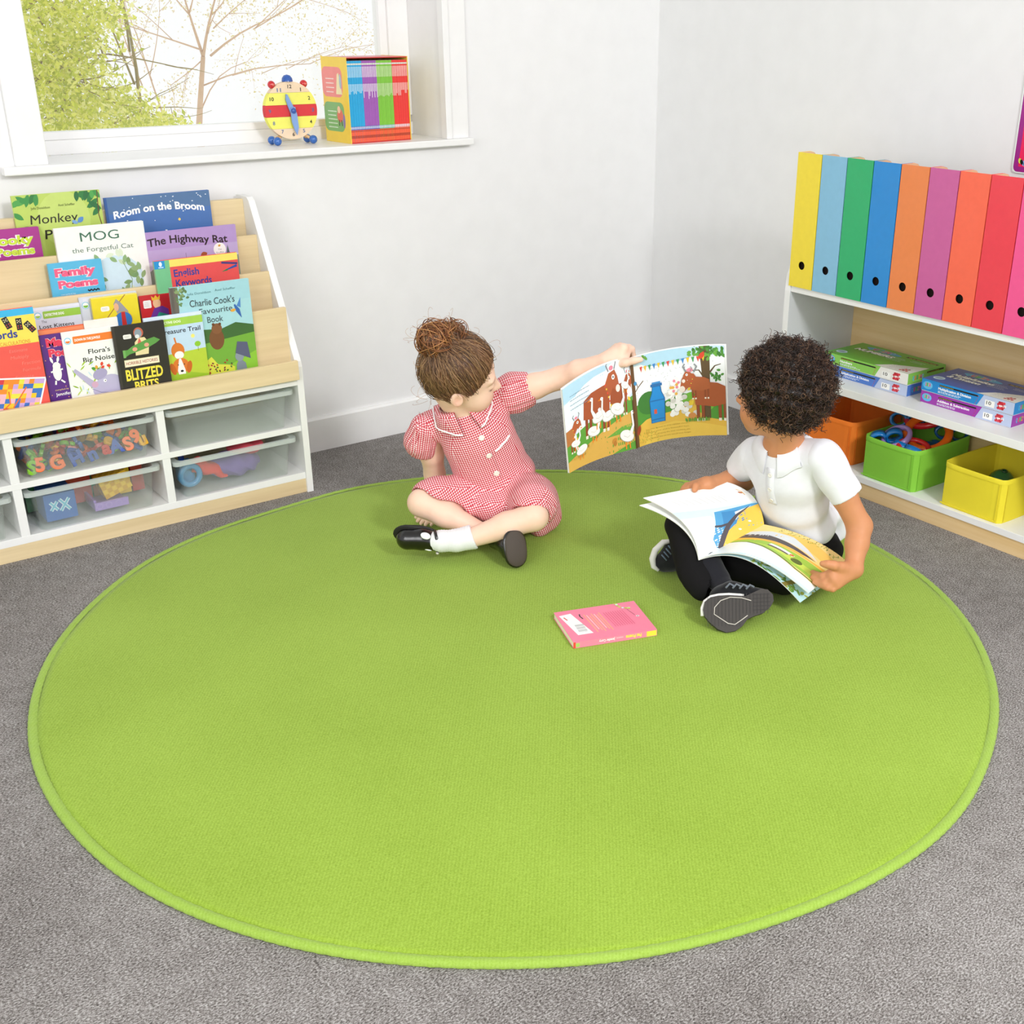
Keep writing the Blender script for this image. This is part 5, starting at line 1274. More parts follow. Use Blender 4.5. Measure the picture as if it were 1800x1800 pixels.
# ================================================================ the two children
SKIN_G, SKIN_B = '#f3cdb6', '#c98a60'
def ax3(F, U):
    F = unit(F); U = np.asarray(U, float); U = unit(U - F * (U @ F)); L = np.cross(U, F); return F, L, U
def head(s, Cn, F, L, U, k, closed=True):
    A = [F, L, U]
    def p(f, l, u): return Cn + k * (f * F + l * L + u * U)
    def E(f, l, u, a, b, c, bl=.012, op='u', ax=None): s.ell(p(f, l, u), (a * k, b * k, c * k), ax or A, bl, op)
    E(-.004, 0, .020, .087, .073, .080, .0)
    E(.030, 0, -.040, .056, .055, .064, .03)
    E(.052, 0, -.086, .021, .023, .018, .028)
    for sg in (-1, 1):
        E(.050, sg * .033, -.048, .028, .024, .027, .022)
        E(.072, sg * .028, .010, .012, .020, .008, .014)
        E(.096, sg * .029, -.009, .014, .015, .010, .010, 's')
        E(.0715, sg * .029, -.010, .0125, .014, .0105, .003)
        ea = [unit(F * .9 + U * .25), L, unit(U * .95 - F * .3)]; sg_ = sg
        E(-.010, sg * .074, -.022, .016, .006, .021, .004, 'u', ea)
        E(-.006, sg * .081, -.020, .0095, .0065, .013, .003, 's', ea)
    s.cap(p(.080, 0, -.004), p(.098, 0, -.034), .0055 * k, .0085 * k, .012)
    for sg in (-1, 1): E(.089, sg * .008, -.037, .007, .006, .006, .006)
    E(.0835, 0, -.0615, .008, .017, .0045, .006); E(.082, 0, -.070, .008, .014, .005, .004)
    E(.093, 0, -.0655, .006, .018, .0009, .002, 's')
    return p
def headcol(Cn, F, L, U, k, base, lip, brow, blush):
    def fn(V, c):
        q = (V - Cn) / k; f, l, u = q @ F, q @ L, q @ U; al = np.abs(l); near = (np.linalg.norm(q, axis=1) < .135)
        def blend(w, col): 
            w = (np.clip(w, 0, 1) * near)[:, None]; c[:] = c * (1 - w) + np.array(lin(col)) * w
        blend(.45 * np.exp(-((al - .036) / .018) ** 2 - ((u + .048) / .018) ** 2) * (f > .03), blush)
        blend(.5 * np.exp(-((f + .008) / .014) ** 2 - ((u + .028) / .022) ** 2) * (al > .07), blush)
        blend(np.exp(-((al) / .016) ** 4 - ((u + .066) / .0085) ** 4) * (f > .07) * .85, lip)
        by = .012 - 12 * (al - .03) ** 2
        blend(np.exp(-((u - by) / .0032) ** 2 - ((al - .031) / .016) ** 6) * (f > .045) * .55, brow)
        ly = -.0185 + 9 * (al - .029) ** 2
        blend(np.exp(-((u - ly) / .0027) ** 2 - ((al - .029) / .0140) ** 6) * (f > .05) * 1.0, '#4a2c22')
        return c
    return fn
def finger(s, pts, r0, r1, k=.003):
    n = len(pts); rs = [r0 + (r1 - r0) * i / (n - 1) for i in range(n)]
    for i in range(n - 1): s.cap(pts[i], pts[i + 1], rs[i], rs[i + 1], k)
def V3(*a): return [np.array(p, float) for p in a]

# ---------------------------------------------------------------- girl: pose
gC = np.array((-1.3793, -.892, .4525)); gF, gL, gU = ax3((.894, -.442, -.07), (-.104, -.357, .928)); gk = .99
g = dict(pel=(-1.2255, -0.8601, 0.0597), waist=(-1.2642, -0.8682, 0.1482), mid=(-1.2886, -0.8683, 0.2067), chest=(-1.3137, -0.8679, 0.2669), neck=(-1.3443, -0.8569, 0.3359),
 hipR=(-1.2905, -0.8479, 0.067), hipL=(-1.1964, -0.9203, 0.0676), kneeR=(-1.4736, -0.8457, 0.1258), ankR=(-1.3644, -0.9551, 0.0544), kneeL=(-1.2902, -1.069, 0.1176), ankL=(-1.4473, -0.9859, 0.0643),
 shR=(-1.4146, -0.7902, 0.2964), elR=(-1.3728, -0.7403, 0.1498), wrR=(-1.3768, -0.7436, 0.0491), shL=(-1.226, -0.8724, 0.3679), elL=(-1.1153, -0.9449, 0.4101), wrL=(-1.0616, -1.062, 0.4725))
g = {k: np.array(v) for k, v in g.items()}
gs = unit(g['shL'] - g['shR']); gup = unit(g['neck'] - g['pel']); gup = unit(gup - gs * (gup @ gs) * .6); gfw = unit(np.cross(gs, gup)); gs = unit(np.cross(gup, gfw)); GA = [gs, gfw, gup]
girl = thing('person', (float(g['pel'][0]), float(g['pel'][1]), .008), 'person sitting cross-legged in red gingham dress, holding up an open picture book', 'person')
s = SDF(.003)
pg = head(s, gC, gF, gL, gU, gk)
s.cap(pg(-.025, 0, -.045), g['neck'] - gup * .005, .040, .040, .02); s.cap(g['neck'], g['chest'], .045, .05, .02)
s.ell(g['chest'], (.078, .055, .07), GA, .02); s.ell(g['mid'], (.078, .058, .07), GA, .02); s.ell(g['waist'], (.085, .062, .06), GA, .02); s.ell(g['pel'] + np.array((0, 0, .02)), (.10, .072, .05), GA, .02)
s.cap(g['shR'], g['shL'], .036, .036, .02)
s.chain([g['shR'], g['shR'] * .45 + g['elR'] * .55, g['elR'], g['elR'] * .5 + g['wrR'] * .5, g['wrR']], [.034, .030, .0265, .0245, .0185], .012)
s.chain([g['shL'], g['shL'] * .5 + g['elL'] * .5, g['elL'], g['elL'] * .6 + g['wrL'] * .4, g['wrL']], [.034, .0315, .0275, .0265, .0185], .012)
for a, b, c in (('hipR', 'kneeR', 'ankR'), ('hipL', 'kneeL', 'ankL')):
    cf = g[b] * .62 + g[c] * .38
    s.chain([g[a] + np.array((0, 0, .01)), g[a] * .5 + g[b] * .5, g[b], cf, g[c]], [.055, .046, .034, .0325, .0215], .014)
s.cap(g['ankL'], (-1.4724, -0.9577, 0.061), .019, .017, .01); s.cap(g['ankR'], (-1.3496, -1.0296, 0.0475), .021, .02, .01)
# left hand closing on the top of the book: back of the hand up, thumb in front of the page, fingers behind
w = g['wrL']; kn = V3((-1.0322, -1.091, 0.5039), (-1.0293, -1.0743, 0.5042), (-1.0276, -1.0592, 0.4993), (-1.0255, -1.0456, 0.4918))
s.cap(w, kn[0] * .5 + w * .5, .0185, .015, .01)
for q, r_ in zip(kn, (.0105, .0105, .010, .009)): s.cap(w + (q - w) * .15, q, .014, r_, .008)
finger(s, [kn[0], *V3((-1.0047, -1.0906, 0.4981), (-0.9972, -1.0889, 0.4751), (-1.0013, -1.0857, 0.4549))], .0080, .0058)
finger(s, [kn[1], *V3((-1.0013, -1.0756, 0.4986), (-0.9949, -1.073, 0.4727), (-1.0002, -1.0714, 0.4486))], .0080, .0058)
finger(s, [kn[2], *V3((-1.0025, -1.0596, 0.4926), (-0.9985, -1.0576, 0.4685), (-1.0039, -1.056, 0.4472))], .0076, .0056)
finger(s, [kn[3], *V3((-1.0049, -1.0451, 0.4841), (-1.0023, -1.0446, 0.4633), (-1.0067, -1.0437, 0.4479))], .0068, .0052)
s.cap(w * .8 + kn[0] * .2, (-1.0487, -1.0947, 0.4705), .014, .012, .008); s.cap(kn[0], (-1.0447, -1.094, 0.4754), .011, .011, .008); s.cap((-1.0162, -1.0894, 0.4954), (-1.0359, -1.1007, 0.4754), .0085, .010, .006)
finger(s, V3((-1.0527, -1.0865, 0.468), (-1.0445, -1.1156, 0.4745), (-1.0326, -1.1311, 0.4816), (-1.0182, -1.1396, 0.4839)), .0105, .0070, .006)
# right hand flat on the rug behind the knee
w = g['wrR']; kb = V3((-1.3979, -0.7248, 0.0285), (-1.396, -0.7389, 0.0279), (-1.3935, -0.7522, 0.0269), (-1.39, -0.7637, 0.0267))
for q in kb: s.cap(w, q, .015, .009, .008)
for q, tp, r_ in zip(kb, V3((-1.4186, -0.7177, 0.0183), (-1.4181, -0.7345, 0.0174), (-1.4137, -0.7505, 0.0185), (-1.4049, -0.7648, 0.0196)), (.007, .0072, .007, .0062)):
    m_ = q * .5 + tp * .5 + np.array((0, 0, .006)); finger(s, [q, m_, tp], r_ + .001, r_ - .0016)
finger(s, V3((-1.3879, -0.7325, 0.0416), (-1.3999, -0.7106, 0.0308), (-1.4122, -0.7012, 0.0225)), .009, .0065, .005)
def afloor(V):
    V = V.copy(); V[:, 2] = np.maximum(V[:, 2], .0095); return V
bg_, _, _ = sdf_obj('body', s, 'skin', girl, SKIN_G, warp=afloor, colfn=headcol(gC, gF, gL, gU, gk, SKIN_G, '#d0706e', '#7a4a34', '#eba694'))

# dress
gfrm = frame_of(g['pel'], gs, -gfw, gup)
dress = SDF(.0035)
dress.ell(g['chest'], (.094, .066, .078), GA, .0); dress.ell(g['mid'], (.096, .070, .07), GA, .03); dress.ell(g['waist'], (.105, .080, .062), GA, .03)
dress.cap(g['shR'] + gs * .01, g['shL'] - gs * .01, .040, .040, .03); dress.cap(g['neck'] - gup * .03, g['chest'], .058, .06, .03)
dress.cap(g['neck'] - gup * .03, g['neck'] + gup * .008, .058, .050, .02)
dress.ell(g['neck'] + gup * .048, (.048, .046, .036), GA, .006, 's')
def folds(V, amp=.0022, f1=95, f2=40):
    q = (V - g['pel']); a = q @ gs; b = q @ gup; c = q @ gfw
    w_ = np.sin(a * f1 + 2.2 * np.sin(b * f2)) * amp * np.clip((.16 - b) / .1, .15, 1)
    d_ = unit(gfw)
    return V + w_[:, None] * d_[None, :]
dr, Vd, Fd = sdf_obj('dress', dress, 'gingham', girl, frame=gfrm, warp=folds)
for nm, a, e, cuff, r0, r1 in (('sleeve', g['shR'] - gs * .004, (-1.4226, -0.7689, 0.256), (-1.4169, -0.7657, 0.2371), .040, .042), ('sleeve', g['shL'] + gs * .0, (-1.2066, -0.8746, 0.3709), (-1.1826, -0.8906, 0.3779), .047, .050)):
    sl_ = SDF(.003); e = np.array(e); cuff = np.array(cuff); sl_.cap(a, e, r0, r1, .0); sl_.cap(e, e + (cuff - e) * .8, r1, r1 - .005, .012)
    d_ = unit(cuff - a); sl_.plane(cuff + d_ * .014, d_); sl_.cap(cuff, cuff + d_ * .05, .030, .028, .003, 's')
    sd = unit(np.cross(d_, gfw)); nn = unit(np.cross(d_, sd))
    def gather(V, e=e, d_=d_, sd=sd, nn=nn):
        q = V - e; ang = np.arctan2(q @ sd, q @ nn); rad = q - np.outer(q @ d_, d_); rl = np.linalg.norm(rad, axis=1, keepdims=True) + 1e-6
        return V + rad / rl * (np.sin(ang * 17) * .0012)[:, None]
    xx = unit(np.cross(gfw, d_)); fr_s = frame_of(e, xx, unit(np.cross(d_, xx)) * -1 if False else unit(np.cross(-d_, xx)), -d_)
    sdf_obj('sleeve', sl_, 'gingham', dr, frame=fr_s, warp=gather)
sk = SDF(.0035)
sk.ell(g['pel'] + gup * .012, (.118, .088, .055), GA, .0)
sk.cap(g['waist'], g['pel'] + gup * .03, .082, .095, .04)
sk.chain(V3((-1.2839, -0.8656, 0.0856), (-1.3566, -0.8538, 0.1185), (-1.431, -0.847, 0.1343), (-1.4588, -0.8382, 0.1351)), [.060, .054, .044, .038], .03)
sk.chain(V3((-1.2043, -0.9143, 0.0948), (-1.2328, -0.9806, 0.117), (-1.264, -1.0324, 0.1292), (-1.279, -1.0486, 0.1261)), [.066, .060, .052, .042], .03)
sk.chain(V3((-1.273, -0.9497, 0.1058), (-1.3303, -0.9371, 0.1081), (-1.3698, -0.9193, 0.1089)), [.036, .022, .012], .03)
sk.chain(V3((-1.1611, -0.9223, 0.0836), (-1.166, -0.9438, 0.0485), (-1.1931, -0.9607, 0.0209)), [.042, .036, .022], .03)
sk.cap((-1.3821, -0.8531, 0.1119), (-1.3362, -0.9137, 0.0893), .026, .016, .03)
sk.ell((-1.4837, -0.848, 0.1167), (.046, .046, .046), None, .004, 's')
for a_, b_, r1_, r2_ in ((g['kneeR'], g['kneeR'] * .5 + g['ankR'] * .5, .040, .037), (g['kneeL'] + np.array((0, 0, -.004)), g['kneeL'] * .5 + g['ankL'] * .5, .040, .037)): sk.cap(a_, b_, r1_, r2_, .004, 's')
def skf(V):
    V = folds(V, .0032, 75, 50); V[:, 2] = np.maximum(V[:, 2], .0085); return V
sdf_obj('skirt', sk, 'gingham', dr, frame=gfrm, warp=skf)
bv = BVHTree.FromPolygons([Vector(p) for p in Vd.tolist()], Fd.tolist())
def on_dress(a, b, lift=.0012):
    o = g['pel'] + gs * a + gup * b + gfw * .4
    h = bv.ray_cast(Vector(o), Vector(-gfw)); return (np.array(h[0]) + gfw * lift, np.array(h[1])) if h[0] is not None else (o - gfw * .33, gfw)
for b in (.262, .212, .156, .100, .045):
    p_, n_ = on_dress(.0 + .004, b, .0008)
    m = MB(); m.lathe([(.0072, 0), (.0074, .001), (.0062, .0022), (.004, .0018), (0, .0018)], p_, n_, '#efe9dc', 16); m.build('button', 'print', dr)
m = MB(); pp = [on_dress(.022 + .050 * t_, .214 + .012 * t_, .0012)[0] for t_ in np.linspace(0, 1, 8)]; m.tube(pp, .0030, '#f7f4f2', 6, flat=.5); m.build('pocket_trim', 'cloth', dr)
m = MB(); m.tube([on_dress(.0125, b)[0] for b in np.linspace(.03, .25, 20)], .0008, '#f3d5d8', 4); m.build('placket_stitching', 'cloth', dr)
def collar(parent, bvt, O, up, fw, sd, mat, col, r_in, r_out, drop, gap, point, trim=None, frame=None, rise=.010, ell=.82):
    m = MB(); N = 40; tr = []; vs = []
    for i in range(N + 1):
        t_ = i / N; a = gap + (2 * PI - 2 * gap) * t_      # angle from the front
        e = min(t_, 1 - t_); pt = point * math.exp(-(e / .07) ** 2)
        d_ = fw * math.cos(a) + sd * math.sin(a) * 1.0
        ro = r_out + pt * .6; dz = -drop - pt
        for (r_, z, o_) in ((r_in, rise, 0), ((r_in + r_out) / 2, rise * .6, .002), (ro, dz, 0), (ro - .001, dz - .0015, -.002), ((r_in + r_out) / 2 - .001, rise * .6 - .003, 0)):
            dd = fw * math.cos(a) * ell + sd * math.sin(a)
            vs.append(O + dd * r_ + up * (z + o_))
        tr.append(vs[-3] + up * .001)
    K = 5
    for i in range(len(vs)):
        if i % 5 in (2, 3, 4, 1):
            h_ = bvt.find_nearest(Vector(vs[i]))
            if h_[0] is not None:
                d = (Vector(vs[i]) - h_[0]).dot(h_[1]); want = (.0035, .0060, .0048, .0015, .0025)[i % 5]
                if d < want: vs[i] = vs[i] + np.array(h_[1]) * (want - d)
    tr = [vs[i * 5 + 2] + up * .0008 for i in range(N + 1)]
    m.add(vs, [(i * K + k, (i + 1) * K + k, (i + 1) * K + (k + 1) % K, i * K + (k + 1) % K) for i in range(N) for k in range(K)], col, True)
    o = m.build('collar', mat, parent, frame=frame)
    if trim: m = MB(); m.tube(tr, .0022, trim, 6); m.build('collar_trim', 'cloth', o)
    return o
gup2 = unit(pg(-.028, 0, -.06) - g['neck'])
collar(dr, bv, g['neck'] + gup2 * .028, unit(gup + gup2), gfw, gs, 'gingham', '#ffffff', .042, .074, .026, .30, .014, '#fbfafa', gfrm, .016, .90)

# socks and patent shoes
sk_ = SDF(.003); sk_.chain(V3((-1.508, -0.9252, 0.0605), (-1.4835, -0.9492, 0.0609), (-1.4567, -0.9749, 0.0644), (-1.4189, -0.9989, 0.0736)), [.021, .0265, .0275, .0315], .006); sk_.plane((-1.42, -0.9956, 0.0772), np.array((-1.4177, -0.9973, 0.0788)) - np.array((-1.4567, -0.9749, 0.0644)))
def ribs(V): return V + np.stack([0 * V[:, 0], 0 * V[:, 0], .0006 * np.sin(V[:, 0] * 700 - V[:, 1] * 600)], 1)
o, _, _ = sdf_obj('sock', sk_, 'cloth', girl, '#e9e9ea', warp=ribs); o['label'] = 'white ankle sock'
s2 = SDF(.003); s2.cap((-1.3506, -1.001, 0.053), (-1.3563, -0.9739, 0.0558), .024, .024, .006); o, _, _ = sdf_obj('sock', s2, 'cloth', girl, '#f4f4f4')
def shoe(name, prims, cuts, sole, parent, mat='gloss', col='#0d0b0b', h=.0025):
    s = SDF(h)
    for q in prims: s.cap(*q)
    for q in cuts: s.cap(*q)
    o, _, _ = sdf_obj(name, s, mat, parent, col); return o
# left shoe, lying on its side, toe towards the left
ft = V3((-1.5458, -0.8911, 0.0631), (-1.517, -0.9133, 0.0632), (-1.487, -0.9439, 0.0569))
so = shoe('shoe', [(ft[0], ft[1], .0275, .0265, .0), (ft[1], ft[2], .0265, .0235, .01)], [(ft[1] + (0, 0, 0), (-1.4714, -0.9673, 0.0687), .012, .018, .003, 's')], None, girl)
cam_dir = unit(np.array((-2.8165, -3.24463, 1.24152)) - ft[1]); axS = unit(ft[0] - ft[2]); upS = unit(np.cross(axS, cam_dir)); upS = upS if upS[2] > 0 else -upS
nS = unit(upS * .75 - cam_dir * .62)
sol = SDF(.0025); 
for c_, r_ in ((ft[0] + nS * .015, (.037, .035)), (ft[1] + nS * .016, (.036, .029)), (ft[2] + nS * .014, (.027, .023))): sol.ell(c_, (r_[0], r_[1], .0065), [axS, unit(np.cross(nS, axS)), nS], .012)
o, _, _ = sdf_obj('sole', sol, 'matt', so, '#1c1917')
for c_, r_ in (((-1.5246, -0.9447, 0.084), (.0125, .0085, .004)), ((-1.5201, -0.9387, 0.0456), (.0135, .0035, .004))):
    m_ = SDF(.0015); cd = unit(np.array((-2.8165, -3.24463, 1.24152)) - np.array(c_)); v_ = unit(np.cross(cd, axS)); m_.ell(np.array(c_) - cd * .0035, r_, [unit(axS + v_ * -.2), unit(v_ + axS * .2), cd], 0); sdf_obj('sock_showing_through_cutout', m_, 'cloth', so, '#f3f3f3')
m = MB(); bk = (-1.4975, -0.9511, 0.0332); m.tube([(-1.4977, -0.9433, 0.0916), (-1.5037, -0.9601, 0.0794), (-1.5017, -0.9629, 0.057), bk], .0042, '#0d0b0b', 6, flat=.5); m.build('strap', 'gloss', so)
m = MB(); m.ball(bk, .0045, '#c9c4ba', 10); m.build('buckle', 'gloss', so)
# right shoe, sole turned to the room
rs = V3((-1.3553, -0.9974, 0.0452), (-1.3523, -1.0464, 0.0542), (-1.3532, -1.0647, 0.0457))
so = shoe('shoe', [(rs[0], rs[1], .022, .028, .0), (rs[1], rs[2], .028, .030, .01)], [], None, girl)
c0 = np.array((-1.3612, -1.0939, 0.0586)); cd = unit(np.array((-2.8165, -3.24463, 1.24152)) - c0); nS = unit(cd + np.array((.25, -.15, -.05))); up_ = unit(np.array((.05, .12, 1)) - nS * nS[2] * 1.0); up_ = unit(up_ - nS * (up_ @ nS)); sd_ = np.cross(up_, nS)
sol = SDF(.0022); sol.ell(c0 + up_ * .012, (.0275, .034, .005), [sd_, up_, nS], 0); sol.ell(c0 - up_ * .016, (.026, .028, .005), [sd_, up_, nS], .01)
o, _, _ = sdf_obj('sole', sol, 'matt', so, '#453b33')
sol = SDF(.0025); sol.ell(c0 + up_ * .012 - nS * .008, (.031, .037, .008), [sd_, up_, nS], 0); sol.ell(c0 - up_ * .016 - nS * .008, (.029, .031, .008), [sd_, up_, nS], .01); sdf_obj('sole_rim', sol, 'gloss', so, '#141110')
m = MB(); m.tube([(-1.3552, -1.019, 0.076), (-1.3654, -1.0237, 0.065), (-1.362, -1.0225, 0.0375)], .004, '#0d0b0b', 6, flat=.5); m.build('strap', 'gloss', so)

# ---------------------------------------------------------------- girl: hair
def strands(m, paths, r0, cols, rnd, n=4):
    for P_ in paths:
        L_ = len(P_); m.tube(P_, [r0 * (1 - .5 * i / L_) for i in range(L_)], cols[rnd.randint(len(cols))], n, caps=False)
hs = SDF(.003)
hs.ell(pg(-.005, 0, .022), (.0905 * gk, .0775 * gk, .0845 * gk), [gF, gL, gU], 0); hs.cap(pg(-.052, 0, .0), pg(-.048, 0, -.03), .036, .03, .02)
hs.ell(pg(.108, 0, -.052), (.104, .104, .104), None, .006, 's')
hs.plane(pg(-.02, 0, -.052), -gU * .95 + gF * .30)
for sg in (-1, 1): hs.ell(pg(.004, sg * .080, -.030), (.022, .02, .030), [gF, gL, gU], .004, 's')
bun = pg(-.064, .004, .098)
hs.ell(bun, (.036, .036, .034), None, .012); hs.ell(pg(-.040, .014, .106), (.026, .024, .022), None, .01); hs.ell(pg(-.014, .018, .108), (.02, .02, .014), None, .01)
HC = ['#70503a', '#7c5a41', '#8c6749', '#634834', '#9a7451', '#b08c64', '#5a4130', '#84603f', '#a07a58']
HB2 = ['#8c5833', '#a06a3e', '#7a4a2a', '#b8804e', '#693e22']
def hcol(V, c):
    q = (V - gC); a = np.arctan2(q @ gL, q @ gU); n_ = .5 + .5 * np.sin(a * 60 + 3 * np.sin(q @ gF * 80)); 
    return np.array(lin('#5a3822'))[None] * (1 - n_[:, None] * .5) + np.array(lin('#7d5234'))[None] * n_[:, None] * .5
hobj, Vh, Fh = sdf_obj('hair', hs, 'hair_strand', girl, '#6b452b', colfn=hcol)
hb = BVHTree.FromPolygons([Vector(p) for p in Vh.tolist()], Fh.tolist())
rnd = np.random.RandomState(11); paths = []
cen = pg(-.012, 0, .012); bd = unit(bun - cen)
tries = 0
while len(paths) < 950 and tries < 9000:
    tries += 1
    d_ = unit(rnd.randn(3)); q = (d_ @ gF, d_ @ gL, d_ @ gU)
    if d_ @ bd > .86: continue
    st = []; ok = True; ang_t = math.acos(max(-1, min(1, d_ @ bd))); wv = rnd.randn() * .10; ph = rnd.rand() * 6
    per = unit(np.cross(bd, d_)) 
    t1_ = min(1, .35 + rnd.rand() * .75)
    for t_ in np.linspace(0, t1_, 11):
        a = ang_t * t_ ; 
        v_ = (d_ * math.sin(ang_t - a) + bd * math.sin(a)) / math.sin(ang_t) + per * (wv * math.sin(PI * t_) + .012 * math.sin(t_ * 16 + ph))
        v_ = unit(v_); h_ = hb.ray_cast(Vector(cen + v_ * .3), Vector(-v_))
        if h_[0] is None: ok = False; break
        hp = np.array(h_[0])
        if t_ == 0 and np.linalg.norm(hp - pg(.108, 0, -.052)) < .102: ok = False; break
        st.append(hp + v_ * (.0004 + .0016 * rnd.rand()))
    if not ok: continue
    if max(np.linalg.norm(np.diff(np.array(st), axis=0), axis=1)) > .035: continue
    paths.append(st)
m = MB(); strands(m, paths, .00085, HC, rnd)
# bun loops
for k in range(210):
    c0 = bun if k % 3 else (pg(-.040, .014, .108) if k % 2 else pg(-.016, .018, .110)); R_ = (.034 if k % 3 else .022) + rnd.rand() * .007
    n_ = unit(rnd.randn(3) * .7 + gF * .5 * rnd.randn() + gL * .4); u_ = unit(np.cross(n_, rnd.randn(3))); w_ = np.cross(n_, u_); off = rnd.randn(3) * .005
    a0 = rnd.rand() * 6.28; ln = 2.5 + rnd.rand() * 3.2
    P_ = [c0 + off + (u_ * math.cos(a0 + a) + w_ * math.sin(a0 + a)) * R_ * (1 + .10 * math.sin(a * 2 + k)) + n_ * .006 * math.sin(a * 1.5) for a in np.linspace(0, ln, 16)]
    m.tube(P_, .0011, HB2[rnd.randint(len(HB2))], 4, caps=False)
fly = []
for k in range(len(paths)):
    if rnd.rand() < .30:
        amp = .0025 + .006 * rnd.rand(); ph = rnd.rand() * 6; n0 = len(paths[k])
        fly.append([p + unit(p - cen) * (amp * math.sin(PI * i / (n0 - 1)) + .0008) + np.array((1, .5, -.3)) * .0022 * math.sin(i * .9 + ph) for i, p in enumerate(paths[k])])
for P_ in fly: m.tube(P_, .0006, HC[rnd.randint(3, len(HC))], 3, caps=False)
for k in range(70):      # loose wisps
    base = bun if k < 34 else pg(rnd.uniform(-.09, .06), rnd.uniform(-.06, .06), .09) if k < 55 else pg(-.07, -.03, rnd.uniform(-.06, .02))
    d_ = unit(rnd.randn(3) + (gU * .8 - gF * .3 if k < 34 else gF * .6 + gU * .4 if k < 55 else -gF + np.array((0, 0, -.3))))
    s_ = base + d_ * (.032 if k < 34 else .006); side = unit(np.cross(d_, rnd.randn(3))); L_ = .02 + .03 * rnd.rand()
    P_ = [s_ + d_ * L_ * math.sin(t_ * 2.2) + side * L_ * .8 * (1 - math.cos(t_ * 2.6)) * .5 for t_ in np.linspace(0, 1, 10)]
    m.tube(P_, .00032, ['#b07c4c', '#a8784c', '#c49a68'][k % 3], 3, caps=False)
m.build('hair_strands', 'hair_strand', hobj)


# ---------------------------------------------------------------- boy
bC = np.array((-.9657, -1.5516, .4864)); bF, bL, bU = ax3((-.437, .896, .081), (-.063, -.12, .991)); bk = .944
b = dict(pel=(-0.7914, -1.4972, 0.0446), waist=(-0.828, -1.5069, 0.1333), mid=(-0.8631, -1.5178, 0.2043), chest=(-0.8921, -1.527, 0.2753), neck=(-0.9168, -1.5269, 0.35),
 hipR=(-0.8392, -1.4604, 0.049), hipL=(-0.8001, -1.5537, 0.0571), kneeR=(-1.0982, -1.4124, 0.1605), ankR=(-1.1062, -1.5325, 0.0674), kneeL=(-0.9657, -1.6029, 0.0738), ankL=(-1.0592, -1.3857, 0.0567),
 shR=(-0.9168, -1.4386, 0.3066), elR=(-0.8818, -1.3771, 0.2168), wrR=(-1.02, -1.3907, 0.2387), shL=(-0.8872, -1.6254, 0.3435), elL=(-0.8334, -1.6984, 0.1906), wrL=(-0.8851, -1.7343, 0.1123))
b = {k: np.array(v) for k, v in b.items()}
bs = unit(b['shL'] - b['shR']); bup = unit(b['neck'] - b['pel']); bfw = unit(np.cross(bs, bup)); bs = unit(np.cross(bup, bfw)); BA = [bs, bfw, bup]
boy = thing('person', (float(b['pel'][0]), float(b['pel'][1]), .008), 'person sitting cross-legged in white polo shirt and black trousers, book on lap', 'person')
s = SDF(.003)
pb = head(s, bC, bF, bL, bU, bk)
s.cap(pb(-.02, 0, -.045), b['neck'] - bup * .01, .038, .042, .02); s.cap(b['neck'], b['chest'], .045, .05, .02)
s.ell(b['chest'], (.075, .055, .07), BA, .02); s.ell(b['mid'], (.072, .058, .07), BA, .02); s.ell(b['waist'], (.075, .06, .06), BA, .02); s.ell(b['pel'] + np.array((0, 0, .02)), (.085, .07, .05), BA, .02)
s.cap(b['shR'], b['shL'], .034, .034, .02)
s.chain([b['shR'], b['shR'] * .4 + b['elR'] * .6, b['elR'], b['elR'] * .6 + b['wrR'] * .4, b['wrR']], [.034, .029, .0265, .0245, .0175], .012)
s.chain([b['shL'], b['shL'] * .45 + b['elL'] * .55, b['elL'], b['elL'] * .6 + b['wrL'] * .4, b['wrL']], [.034, .0285, .0275, .0255, .0195], .012)
for a, c, d in (('hipR', 'kneeR', 'ankR'), ('hipL', 'kneeL', 'ankL')):
    s.chain([b[a] + np.array((0, 0, .01)), b[a] * .5 + b[c] * .5, b[c], b[c] * .6 + b[d] * .4, b[d]], [.05, .042, .032, .03, .021], .014)
s.cap(b['ankR'], (-1.1121, -1.5911, 0.0552), .020, .018, .01); s.cap(b['ankL'], (-1.0766, -1.3407, 0.0403), .02, .018, .01)
# left hand (right in view): thumb on the page, fingers under it
w = b['wrL']; kn = V3((-0.9468, -1.7247, 0.118), (-0.9496, -1.7314, 0.1102), (-0.949, -1.7369, 0.101), (-0.9433, -1.7413, 0.0912))
for q, r_ in zip(kn, (.0105, .011, .0105, .0095)): s.cap(w, q, .0175, r_, .010)
finger(s, [kn[0], *V3((-0.9566, -1.7083, 0.1061), (-0.9511, -1.6873, 0.0992), (-0.947, -1.6702, 0.0972))], .0082, .0060)
finger(s, [kn[1], *V3((-0.962, -1.7193, 0.0951), (-0.9602, -1.698, 0.0919), (-0.9587, -1.6814, 0.0921))], .0084, .0062)
finger(s, [kn[2], *V3((-0.963, -1.7311, 0.0875), (-0.9646, -1.711, 0.087), (-0.9649, -1.6943, 0.0876))], .0082, .0060)
finger(s, [kn[3], *V3((-0.9553, -1.7395, 0.0843), (-0.9581, -1.7223, 0.0825), (-0.959, -1.7064, 0.0822))], .0074, .0056)
s.cap(w, (-0.9327, -1.7355, 0.1306), .0165, .012, .01)
finger(s, V3((-0.92, -1.7364, 0.126), (-0.952, -1.7333, 0.1394), (-0.9647, -1.7261, 0.1431), (-0.9713, -1.7172, 0.143)), .0115, .0072, .006)
